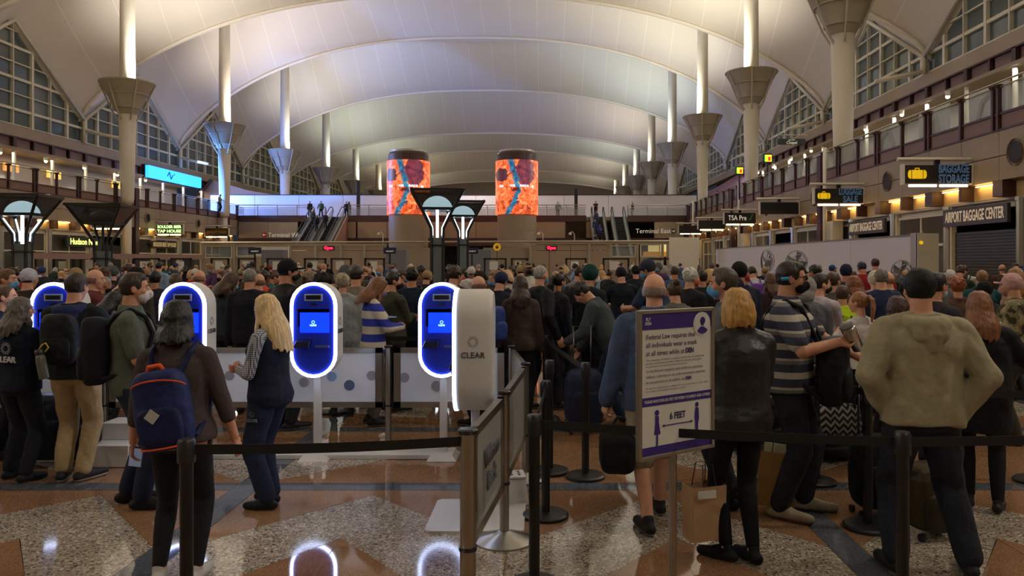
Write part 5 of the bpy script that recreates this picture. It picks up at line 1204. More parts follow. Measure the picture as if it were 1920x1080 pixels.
# -- staff member with the sunburst jacket (back view)
fg = Fig('f', 1.08, hands=((-.12, .28, 1.02), (.12, .28, 1.02)), poles=((-1, -.3, -.6), (1, -.3, -.6)), head=(28, 4, 0), feet=((-.13, .02, 12), (.12, -.02, -10)))
p_staff = hero(36, 6.65, -16, 1.58, fg, 'staff member with wavy grey hair and navy jacket bearing a sunburst and CLEAR', cl((20, 24, 40)), dict(kind='jacket', off=.028, hem=.86, straight=.17, collar=.03), cl((26, 28, 36)), dict(off=.02, straight=.07), 'wavy_long', (92, 86, 78), sk=0)
m_print = M('print_white', (190, 190, 200), .6); 
def sunburst(name, parent, T, r, mat, n=12):
    mb = MB()
    for k in range(n):
        for q, rr in ((.62, .075), (.83, .085), (1.03, .06)):
            a = 2*PI*k/n+(PI/n if q == .83 else 0); mb.prism([(q*r*math.cos(a)+rr*r*math.cos(b_), q*r*math.sin(a)+rr*r*math.sin(b_)) for b_ in [2*PI*i/6 for i in range(6)]], -.002, .003, T)
    o = mb.build(name, mat, parent); o['kind'] = 'stuff'; return o
Tb = fg.T @ Matrix.Translation((.03, -.162, 1.27)) @ Matrix.Rotation(PI/2, 4, 'X')
sunburst('sunburst_print', p_staff, Tb, .055, m_print)
text('lettering', 'CLEAR', .075, m_print, p_staff, fg.T @ Vector((.03, -.165, 1.165)), fit=.25, bold=.002)
# -- woman with blue mask behind her
fg = Fig('f', 1., hands=((-.1, .25, 1.0), (.1, .3, 1.05)), head=(0, 6, 0))
hero(8, 7.4, -78, 1.66, fg, 'woman in blue mask and navy top, facing the first kiosk', cl((26, 32, 60)), dict(kind='shirt', off=.014), cl((24, 26, 32)), dict(off=.01), 'bun', (84, 62, 44), mask=(84, 130, 176), sk=3)
# -- man in khaki trousers (back view)
fg = Fig('m', 1.0, hands=((-.08, .34, 1.16), (.08, .34, 1.16)), poles=((-1, -.2, -.8), (1, -.2, -.8)), head=(6, 8, 0), feet=((-.09, 0, 14), (.08, .0, -24)))
p_khaki = hero(140, 6.65, 3, 1.79, fg, 'man in khaki trousers and dark green jacket standing by the big black suitcase', cl((26, 34, 38)), dict(kind='jacket', off=.032, hem=.86, straight=.175), cl((168, 146, 108)), dict(off=.022, straight=.075, wr=.006), 'short', (44, 34, 28), shoe=(34, 34, 38), sole=(196, 194, 186))
part_obj('hood', fg.hoodmesh(), p_khaki, cl((34, 44, 84)))
b = backpack(p_khaki, fg, 'slack black backpack with a water bottle on the man in khaki', (24, 28, 32), size=(.29, .15, .42), z=1.2, off=.01)
bt = thing('water_bottle', 'clear water bottle with yellow loop clipped to the black backpack', 'bottle', p_khaki.location, p_khaki.rotation_euler[2]); bt.scale = p_khaki.scale
T = Matrix.Translation((-.07, -.345, 1.02)) @ Matrix.Rotation(-.18, 4, 'Y')
part_obj('bottle_body', MB().lathe([(.034, -.12), (.038, -.11), (.038, .05), (.03, .075)], 14, T=T).mesh('b', m_black, True), bt, M('bottle_smoke', (92, 90, 82), .15))
part_obj('cap', MB().lathe([(.03, .075), (.033, .08), (.033, .115), (.02, .12)], 14, T=T).mesh('b', m_black, True), bt, M('bottle_cap', (40, 40, 40), .4))
part_obj('loop', MB().tube([T @ Vector((.0, 0, .115)), T @ Vector((.03, 0, .15)), T @ Vector((.06, 0, .16)), T @ Vector((.075, 0, .12)), T @ Vector((.04, 0, .09))], .006, 6).mesh('b', m_black, True), bt, M('loop_yellow', (210, 176, 70), .6))
# -- man in white mask, grey-green shirt
fg = Fig('m', 1.06, lean=1, hands=((-.18, .30, .98), (.20, .26, .95)), poles=((-.5, -1, -.3), (.5, -1, -.3)), head=(-4, 2, 0), feet=((-.1, -.02, 6), (.13, .1, -8)), grips=('hold', 'relax'))
p_mask = hero(246, 5.95, -68, 1.80, fg, 'man in white mask and grey-green short-sleeved shirt beside the second kiosk', cl((86, 92, 82)), dict(kind='shirt', off=.024, hem=.84, sleeve=.4, straight=.165, collar=.022, wr=.005), cl((34, 40, 60)), dict(off=.022, straight=.078), 'short', (48, 36, 28), mask=(214, 212, 208), sk=0, shoe=(26, 24, 24))
backpack(p_mask, fg, 'plain black backpack on the man in the white mask', (26, 28, 36), size=(.31, .19, .50), z=1.16)
# -- woman with the blue backpack
fg = Fig('f', 1.16, side=-2, hands=((-.32, .06, .77), (.33, .08, .80)), poles=((-.8, -1, 0), (.8, -1, 0)), head=(-4, 10, 0), feet=((-.12, .0, 10), (.1, .0, -6)), grips=('hold', 'relax'))
p_back = hero(338, 4.55, 4, 1.66, fg, 'woman with black hair in a ribbed brown top and black leggings, holding a phone', M('heather_brown', (74, 64, 64), .9, noise=(60, .15), bump=(40, .3, .008), spec=.2), dict(kind='shirt', off=.018, hem=.88, sleeve=.72, straight=.14), cl((24, 24, 28), .75), dict(off=.004, wr=.001), 'shoulder', (8, 8, 10), shoe=(178, 174, 168), sole=(200, 198, 192), sk=0)
backpack(p_back, fg, 'blue backpack with orange trim and a pale diamond patch', (32, 42, 92), trim=(214, 84, 36), size=(.32, .19, .48), z=1.10, diamond=True, tip=-7)
ph = thing('phone', 'phone held low by the woman with the blue backpack', 'phone', wpt(p_back, fg.wr[0]+Vector((.0, .03, -.10))), .3); ph.rotation_euler = (.5, .2, .3)
part_obj('phone_body', MB().box(-.038, .038, -.005, .005, -.075, .075).mesh('p', m_black), ph, m_black); part_obj('screen', MB().box(-.034, .034, -.007, -.005, -.07, .07).mesh('p', m_black), ph, M('phone_screen', (120, 130, 150), .1, emit=.3))
# -- blonde staff woman
fg = Fig('f', 1.02, hands=((-.04, .27, 1.12), (.05, .29, 1.11)), poles=((-.7, -.6, -1), (.7, -.6, -1)), head=(0, 14, 0), feet=((-.08, -.02, 10), (.09, .06, -14)), grips=('grip', 'grip'), palms=((.8, .2, .2), (-.8, .2, .2)))
m_gingham = M('gingham', (200, 200, 205), .8, spec=.2)
nt = m_gingham.node_tree; b_ = nt.nodes['Principled BSDF']; tc = nt.nodes.new('ShaderNodeTexCoord'); sp = nt.nodes.new('ShaderNodeSeparateXYZ'); nt.links.new(tc.outputs['Object'], sp.inputs[0])
acc = None
for ch, sc_ in ((0, 62.), (1, 62.), (2, 62.)):
    v = mnode(nt, 'GREATER_THAN', mnode(nt, 'FRACT', mnode(nt, 'MULTIPLY', sp.outputs[ch], sc_), None), .5); acc = v if acc is None else mnode(nt, 'ADD', acc, v)
r = nt.nodes.new('ShaderNodeValToRGB'); r.color_ramp.elements[0].color = (*lin((205, 208, 215)), 1); r.color_ramp.elements[1].color = (*lin((26, 28, 44)), 1); nt.links.new(mnode(nt, 'DIVIDE', acc, 2.6), r.inputs[0]); nt.links.new(r.outputs[0], b_.inputs['Base Color'])
p_blonde = hero(506, 5.93, 74, 1.64, fg, 'blonde long-haired staff woman in navy vest and gingham sleeves, hands clasped', m_gingham, dict(kind='shirt', off=.02, hem=.9, sleeve=.93, straight=.13, wr=.005), cl((32, 40, 62)), dict(off=.026, straight=.082, wr=.006), 'straight_long', (214, 184, 132), mask=(20, 22, 30), shoe=(22, 24, 30), sk=3)
part_obj('vest', fg.top(kind='vest', off=.032, hem=.84, straight=.15, vest=True, wr=.003), p_blonde, cl((24, 28, 44)))
T = Matrix.Translation((-.115, -.06, .70)) @ Matrix.Rotation(-PI/2-.3, 4, 'Z')
# thigh print on the side turned to the camera
side = fg.hj[0].lerp(fg.kn[0], .38)+Vector((-.105, -.01, 0))
Tt = Matrix.Translation(side) @ Matrix.Rotation(-PI/2, 4, 'Z') @ Matrix.Rotation(PI/2, 4, 'X')
sunburst('sunburst_print', p_blonde, Tt @ Matrix.Translation((0, .05, 0)), .022, M('print_grey', (120, 126, 140), .7))
text('lettering', 'CLEAR', .036, M('print_grey'), p_blonde, side, (PI/2, 0, -PI/2), fit=.10)
# -- bald man behind the sign
fg = Fig('m', 1.12, hands=((-.33, .04, .84), (.2, .3, 1.0)), head=(14, 6, 0), feet=((-.1, -.18, 5, .0), (.1, .22, -5)), grips=('grip', 'relax'))
p_bald = hero(1226, 5.55, 8, 1.80, fg, 'bald man in a denim jacket and tan shorts behind the mask notice', cl((66, 82, 112), name='denim'), dict(kind='jacket', off=.036, hem=.80, straight=.19, collar=.035, wr=.006), cl((150, 138, 118)), dict(off=.03, end=.5, wr=.004), 'fringe', (130, 112, 98), shoe=(34, 32, 32), sole=(150, 146, 138), sk=3)
for i in (0, 1): pass
# -- man in blue mask
fg = Fig('m', 1.05, hands=((-.2, .2, 1.0), (.2, .2, 1.0)), head=(0, 6, 0))
hero(1362, 5.95, 70, 1.84, fg, 'grey-haired man in light blue mask between the bald man and the blonde woman', cl((92, 94, 98)), dict(kind='jacket', off=.026, straight=.17), cl((40, 42, 48)), dict(off=.02, straight=.075), 'short', (74, 62, 52), mask=(96, 160, 205), sk=0)
# -- bob-haired woman in black leather jacket
fg = Fig('f', 1.08, hands=((-.17, .14, .90), (.12, .3, 1.0)), poles=((-1, -.6, 0), (1, -.6, -.4)), head=(-16, 4, 0), feet=((-.07, .04, 40), (.08, -.03, 10)), grips=('grip', 'relax'))
p_bob = hero(1384, 4.85, 10, 1.72, fg, 'woman with a blonde bob and black leather jacket beside the mask notice', M('leather', (36, 34, 36), .42, noise=(9, .12), bump=(18, .5, .015), spec=.4), dict(kind='jacket', off=.034, hem=.80, straight=.17, collar=.03, wr=.006), cl((18, 18, 20)), dict(off=.004, wr=.001), 'bob', (176, 134, 72), shoe=(20, 20, 24), sk=3, mask=(30, 30, 34))
# -- striped polo man
fg = Fig('m', 1.22, hands=((.06, .33, 1.24), (-.34, .36, 1.12)), poles=((-.7, -.2, -1), (.8, -.2, -1)), head=(-26, 6, 0), feet=((-.14, .1, 10), (.12, -.02, -10)), grips=('hold', 'relax'))
m_str = M('striped_polo', (120, 120, 124), .85, spec=.2, bump=(20, .4, .01)); nt = m_str.node_tree; b_ = nt.nodes['Principled BSDF']
tc = nt.nodes.new('ShaderNodeTexCoord'); sp = nt.nodes.new('ShaderNodeSeparateXYZ'); nt.links.new(tc.outputs['Object'], sp.inputs[0])
r = nt.nodes.new('ShaderNodeValToRGB'); r.color_ramp.interpolation = 'CONSTANT'; e = r.color_ramp.elements
e[0].color = (*lin((176, 170, 156)), 1); e[0].position = 0; e[1].position = .22; e[1].color = (*lin((64, 66, 84)), 1)
for p_, c_ in ((.5, (112, 110, 112)), (.62, (176, 170, 156)), (.7, (60, 62, 80))): q = e.new(p_); q.color = (*lin(c_), 1)
nt.links.new(mnode(nt, 'FRACT', mnode(nt, 'MULTIPLY', sp.outputs[2], 5.2), None), r.inputs[0]); nt.links.new(r.outputs[0], b_.inputs['Base Color'])
# his right hand is index 1 in body space (+X); swap so the near arm carries the tumbler
fg = Fig('m', 1.22, hands=((-.28, .42, 1.08), (.14, .33, 1.21)), poles=((-.8, -.2, -1), (.9, -.3, -1)), head=(-12, 6, 0), feet=((-.14, .1, 10), (.12, -.02, -10)), grips=('relax', 'hold'), palms=(None, (0, .6, .4)))
p_polo = hero(1478, 5.75, -116, 1.89, fg, 'big man in a striped polo and black mask holding a steel tumbler', m_str, dict(kind='shirt', off=.026, hem=.86, sleeve=.38, straight=.2, collar=.022, wr=.006), cl((40, 42, 48)), dict(off=.02, straight=.08), 'short', (40, 30, 24), mask=(20, 20, 22), shoe=(150, 140, 122), sole=(120, 96, 80), sk=0)
backpack(p_polo, fg, 'black backpack worn on the chest of the man in the striped polo', (22, 22, 26), size=(.36, .2, .46), z=1.0, front=True, off=.05)
head_obj('strap_of_goggles', MB().tube([(math.cos(a)*.088, -.012+math.sin(a)*.1, .0+.02*math.sin(a)) for a in [-.62+.5*i/8 for i in range(9)]], .013, 6).mesh('s', m_black), p_polo, fg, M('strap_blue', (60, 150, 200), .6))
gl_ = MB(); 
for q in (-1, 1): gl_.ball((q*.034, .094, .012), (.028, .01, .018), None, 12, 8); gl_.tube([(q*.06, .085, .014), (q*.08, .04, .014), (q*.082, -.01, .008)], .004, 5)
head_obj('glasses', gl_.mesh('g', m_black, True), p_polo, fg, M('lens_dark', (46, 42, 40), .15))
tb = thing('tumbler', 'steel tumbler held by the man in the striped polo', 'cup', wpt(p_polo, fg.wr[1]+Vector((-.045, .09, .03)))); tb.rotation_euler = (.25, -.55, 0)
part_obj('cup_body', MB().lathe([(.036, -.10), (.039, -.095), (.05, .07), (.052, .10)], 18).mesh('c', m_black, True), tb, M('cup_steel', (200, 196, 190), .25, 1.)); part_obj('lid', MB().lathe([(.053, .10), (.053, .11), (.045, .114)], 18).mesh('c', m_black, True), tb, M('lid_clear', (90, 86, 80), .2))
# -- hoodie man
fg = Fig('m', 1.16, lean=2, hands=((-.19, .03, .94), (.20, -.02, .93)), poles=((-1, -.75, 0), (1, -.75, 0)), head=(0, 2, 0), feet=((-.14, .02, 8), (.26, .0, -12)), grips=('relax', 'relax'), palms=((.7, -.6, 0), (-.7, -.6, 0)))
p_hood = hero(1728, 4.66, -4, 1.84, fg, 'man in an olive-grey hoodie and black cap, hands on his hips', cl((150, 143, 116), name='hoodie_cloth'), dict(kind='hoodie', off=.036, hem=.86, straight=.185, wr=.010), cl((34, 38, 48)), dict(off=.026, straight=.085, wr=.006), 'cap_dark', (24, 24, 26), shoe=(34, 32, 34), sole=(60, 52, 46), sk=0)
head_obj('hair', hair('buzz'), p_hood, fg, hairm((52, 42, 34))); part_obj('hood', fg.hoodmesh(), p_hood, cl((150, 143, 116), name='hoodie_cloth'))
o = head_obj('cap_peak', MB().rings([[(.07*math.cos(t), .06+.075*math.sin(t), .05+z-.018*abs(math.cos(t))) for t in [PI*i/12 for i in range(13)]] for z in (-.004, .004)]).mesh('pk', m_black), p_hood, fg, cl((24, 24, 26)))
# -- man in glasses behind him
fg = Fig('m', 1.05, hands=((-.2, .2, 1.0), (.2, .2, 1.0)), head=(-10, 6, 0))
t = hero(1754, 6.9, -72, 1.79, fg, 'man in glasses and pale mask behind the hooded man', cl((48, 44, 50)), dict(kind='jacket', off=.024, straight=.17), cl((40, 40, 46)), dict(off=.02, straight=.075), 'short', (20, 18, 18), mask=(170, 190, 205), sk=0)
gm = MB()
for q in (-1, 1): gm.tube([(q*.034+.025*math.cos(a), .1, .01+.018*math.sin(a)) for a in [2*PI*i/12 for i in range(12)]], .0035, 5, closed=True); gm.tube([(q*.058, .098, .014), (q*.08, .05, .014), (q*.082, -.01, .01)], .0035, 5)
gm = gm.mesh('gl', m_black, True); head_obj('glasses', gm, t, fg, m_black)
# -- woman with auburn hair in black coat
fg = Fig('f', 1.12, hands=((-.15, .25, 1.0), (.2, .33, 1.28)), poles=((-1, -.5, -.5), (1, -.5, -1)), head=(-20, 6, 0), grips=('relax', 'hold'), feet=((-.08, .02, 8), (.12, -.06, -12)))
p_aub = hero(1838, 5.9, -28, 1.66, fg, 'woman with long auburn hair in a long black coat, holding a clear bottle', cl((24, 24, 28)), dict(kind='jacket', off=.036, hem=.62, straight=.19, collar=.03), cl((20, 20, 22)), dict(off=.006, wr=.001), 'long', (128, 84, 54), shoe=(40, 36, 40), sk=3)
bt = thing('water_bottle', 'clear plastic bottle raised by the woman with auburn hair', 'bottle', wpt(p_aub, fg.wr[1]+Vector((-.02, .08, .06)))); bt.rotation_euler = (.1, -.35, 0)
part_obj('bottle_body', MB().lathe([(.03, -.1), (.034, -.09), (.034, .05), (.014, .09), (.014, .11)], 14).mesh('b', m_black, True), bt, M('clear_plastic', (150, 165, 175), .08, alpha=.5)); part_obj('cap', MB().lathe([(.016, .11), (.016, .13)], 12).mesh('b', m_black, True), bt, M('cap_white', (210, 210, 215), .5))
# -- camouflage jacket person
fg = Fig('m', 1.1, hands=((-.15, .3, 1.05), (.15, .3, 1.05)), head=(20, 8, 0))
m_camo = M('camouflage', (110, 104, 82), .9, spec=.2); nt = m_camo.node_tree; b_ = nt.nodes['Principled BSDF']; tc = nt.nodes.new('ShaderNodeTexCoord'); n_ = nt.nodes.new('ShaderNodeTexNoise'); n_.inputs['Scale'].default_value = 9; nt.links.new(tc.outputs['Object'], n_.inputs[0])
r = nt.nodes.new('ShaderNodeValToRGB'); r.color_ramp.interpolation = 'CONSTANT'; e = r.color_ramp.elements; e[0].color = (*lin((60, 56, 40)), 1); e[1].position = .45; e[1].color = (*lin((120, 112, 86)), 1); q = e.new(.55); q.color = (*lin((158, 144, 112)), 1); nt.links.new(n_.outputs[0], r.inputs[0]); nt.links.new(r.outputs[0], b_.inputs['Base Color'])
hero(1900, 8.0, 60, 1.76, fg, 'person in a camouflage jacket and pink cap at the very end of the queue rail', m_camo, dict(kind='jacket', off=.036, straight=.18, hood=True), cl((60, 54, 46)), dict(off=.02, straight=.08), 'cap_dark', (190, 150, 150), sk=0, mask=(170, 130, 120))
# ---------------------------------------------------------------- crowd figures
CV = .015
BASES = []
def base(sex, pose, topk, topkw, botkw, b=1.):
    fg = Fig(sex, b, **pose); BASES.append(dict(sex=sex, fig=fg, top=topk, body=fg.body(.0125, False), topm=fg.top(vox=CV, kind=topk, **topkw), botm=fg.bottoms(vox=CV, **botkw), sh=[fg.shoe(i, vox=.013) for i in (0, 1)], short=botkw.get('end', 1) < .6))
J = dict(off=.03, hem=.84, straight=.165, wr=.006); TS = dict(off=.018, hem=.88, sleeve=.42, straight=.145, wr=.004); HD = dict(off=.034, hem=.86, straight=.17, hood=True, wr=.006); CO = dict(off=.036, hem=.66, straight=.17, collar=.03, wr=.005)
TR = dict(off=.02, straight=.074, wr=.005); LG = dict(off=.005, wr=.001); SH = dict(off=.03, end=.5, wr=.003)
base('m', dict(head=(10, 4, 0)), 'jacket', J, TR)                                                                     # 0 arms down
base('m', dict(hands=((-.1, .32, 1.12), (.1, .32, 1.1)), poles=((-1, -.4, -.8), (1, -.4, -.8)), head=(0, 24, 0), grips=('hold', 'hold')), 'shirt', TS, TR, 1.05)   # 1 phone
base('m', dict(hands=((-.26, .02, .8), (.36, .02, .92)), head=(-18, 4, 0), grips=('relax', 'grip'), feet=((-.1, -.16, 5), (.1, .2, -5))), 'hoodie', HD, TR)        # 2 case handle
base('m', dict(hands=((.1, .24, 1.17), (-.08, .26, 1.14)), poles=((-1, -.2, -1), (1, -.2, -1)), head=(20, 6, 0)), 'jacket', J, TR, 1.12)                           # 3 arms crossed
base('m', dict(hands=((-.28, .1, .8), (.1, .18, 1.32)), poles=((-1, -.5, -.3), (1, -.3, -1)), head=(-8, 0, 0)), 'shirt', TS, SH, 1.08)                              # 4 strap, shorts
base('f', dict(head=(-12, 6, 0)), 'jacket', dict(J, straight=.15), LG)                                                # 5
base('f', dict(hands=((-.06, .3, 1.14), (.1, .3, 1.14)), poles=((-1, -.4, -.8), (1, -.4, -.8)), head=(4, 28, 0), grips=('hold', 'hold')), 'jacket', dict(J, straight=.15, off=.024), LG)  # 6 phone
base('f', dict(hands=((-.3, .05, .88), (.24, .04, .8)), head=(24, 2, 0), grips=('grip', 'relax')), 'jacket', CO, LG)   # 7 coat
base('f', dict(hands=((-.1, .2, 1.3), (.1, .2, 1.28)), poles=((-1, -.2, -1), (1, -.2, -1)), head=(-20, 3, 0)), 'shirt', dict(TS, straight=.13, sleeve=.9), dict(TR, straight=.06))  # 8
base('m', dict(lean=4, side=2, hands=((-.22, .14, 1.0), (.24, .1, .84)), head=(30, 8, 0), grips=('hold', 'relax')), 'hoodie', HD, TR, 1.05)   # 9
base('m', dict(lean=28, hands=((-.16, .5, .95), (.2, .45, .8)), head=(0, 22, 0), feet=((-.1, -.12, 5), (.1, .2, -5))), 'jacket', J, TR)        # 10 leaning
SKCOL = {0: 0}
def crowd(px, Y, rz, h, bi, top, hr, hcol, mask, label, bot=(34, 36, 44), sk=0, group=None, detail=True, cap=None, pack=None, z=0., X=None, shoe=(26, 26, 28)):
    B_ = BASES[bi]; fig = B_['fig']; k = h/1.75
    t = thing('person', label, 'person', ((px-CX)*Y/F if X is None else X, Y, z), math.radians(rz), group); t.scale = (k, k, k)
    part_obj('body', B_['body'], t, skin(sk)); part_obj('hoodie' if B_['top'] == 'hoodie' else 'jacket' if B_['top'] == 'jacket' else 'shirt', B_['topm'], t, cl(top)); part_obj('shorts' if B_['short'] else 'trousers', B_['botm'], t, cl(bot))
    if detail:
        for i in (0, 1): part_obj('shoe', B_['sh'][i], t, cl(shoe, .6), M('sole_grey', (130, 128, 124), .6))
        head_obj('eyes', EYES, t, fig, M('eye_white'), M('eye_dark'))
    if hr: head_obj('cap' if hr == 'cap_dark' else hr if hr in ('beanie', 'hood') else 'hair', hair(hr), t, fig, cl(hcol) if hr in ('cap_dark', 'beanie', 'hood') else hairm(hcol))
    if cap: head_obj('hair', hair(cap[0]), t, fig, hairm(cap[1]))
    if mask: head_obj('face_mask', MASK, t, fig, cl(mask, .8, fold=.2))
    if pack:
        global PACK
        bb = thing('backpack', pack[1], 'backpack', t.location, t.rotation_euler[2]); bb.scale = t.scale
        if PACK is None:
            mb = MB(); T = Matrix.Translation((0, -.235, 1.18)); rbox(mb, (0, 0, 0), (.3, .16, .44), T=T); PACK = [remesh(mb, .014, 2)]
            mb = MB(); rbox(mb, (0, -.07, -.07), (.24, .08, .22), T=T); PACK.append(remesh(mb, .014, 2))
            mb = MB()
            for q in (-1, 1): mb.tube([(q*.09, -.16, 1.36), (q*.12, -.08, 1.475), (q*.13, .07, 1.44), (q*.14, .15, 1.28), (q*.17, .08, 1.08), (q*.15, -.15, 1.0)], .018, 6)
            PACK.append(remesh(mb, .012, 1))
        for nme, me in zip(('bag', 'pocket', 'straps'), PACK): o = part_obj(nme, me, bb, cl(pack[0], .6)); o.matrix_local = fig.T if True else o.matrix_local
    return t
PACK = None
BK, DN, GY, BR, BLD, RED, GRY, WH = (20, 18, 18), (30, 32, 36), (96, 98, 102), (70, 48, 34), (184, 146, 92), (120, 66, 42), (150, 146, 140), (200, 198, 194)
NV, OL, TN, MR, TL = (30, 38, 62), (70, 72, 56), (134, 120, 100), (92, 42, 44), (30, 70, 78)
BM, WM, KM = (96, 150, 190), (204, 204, 202), (22, 22, 26)
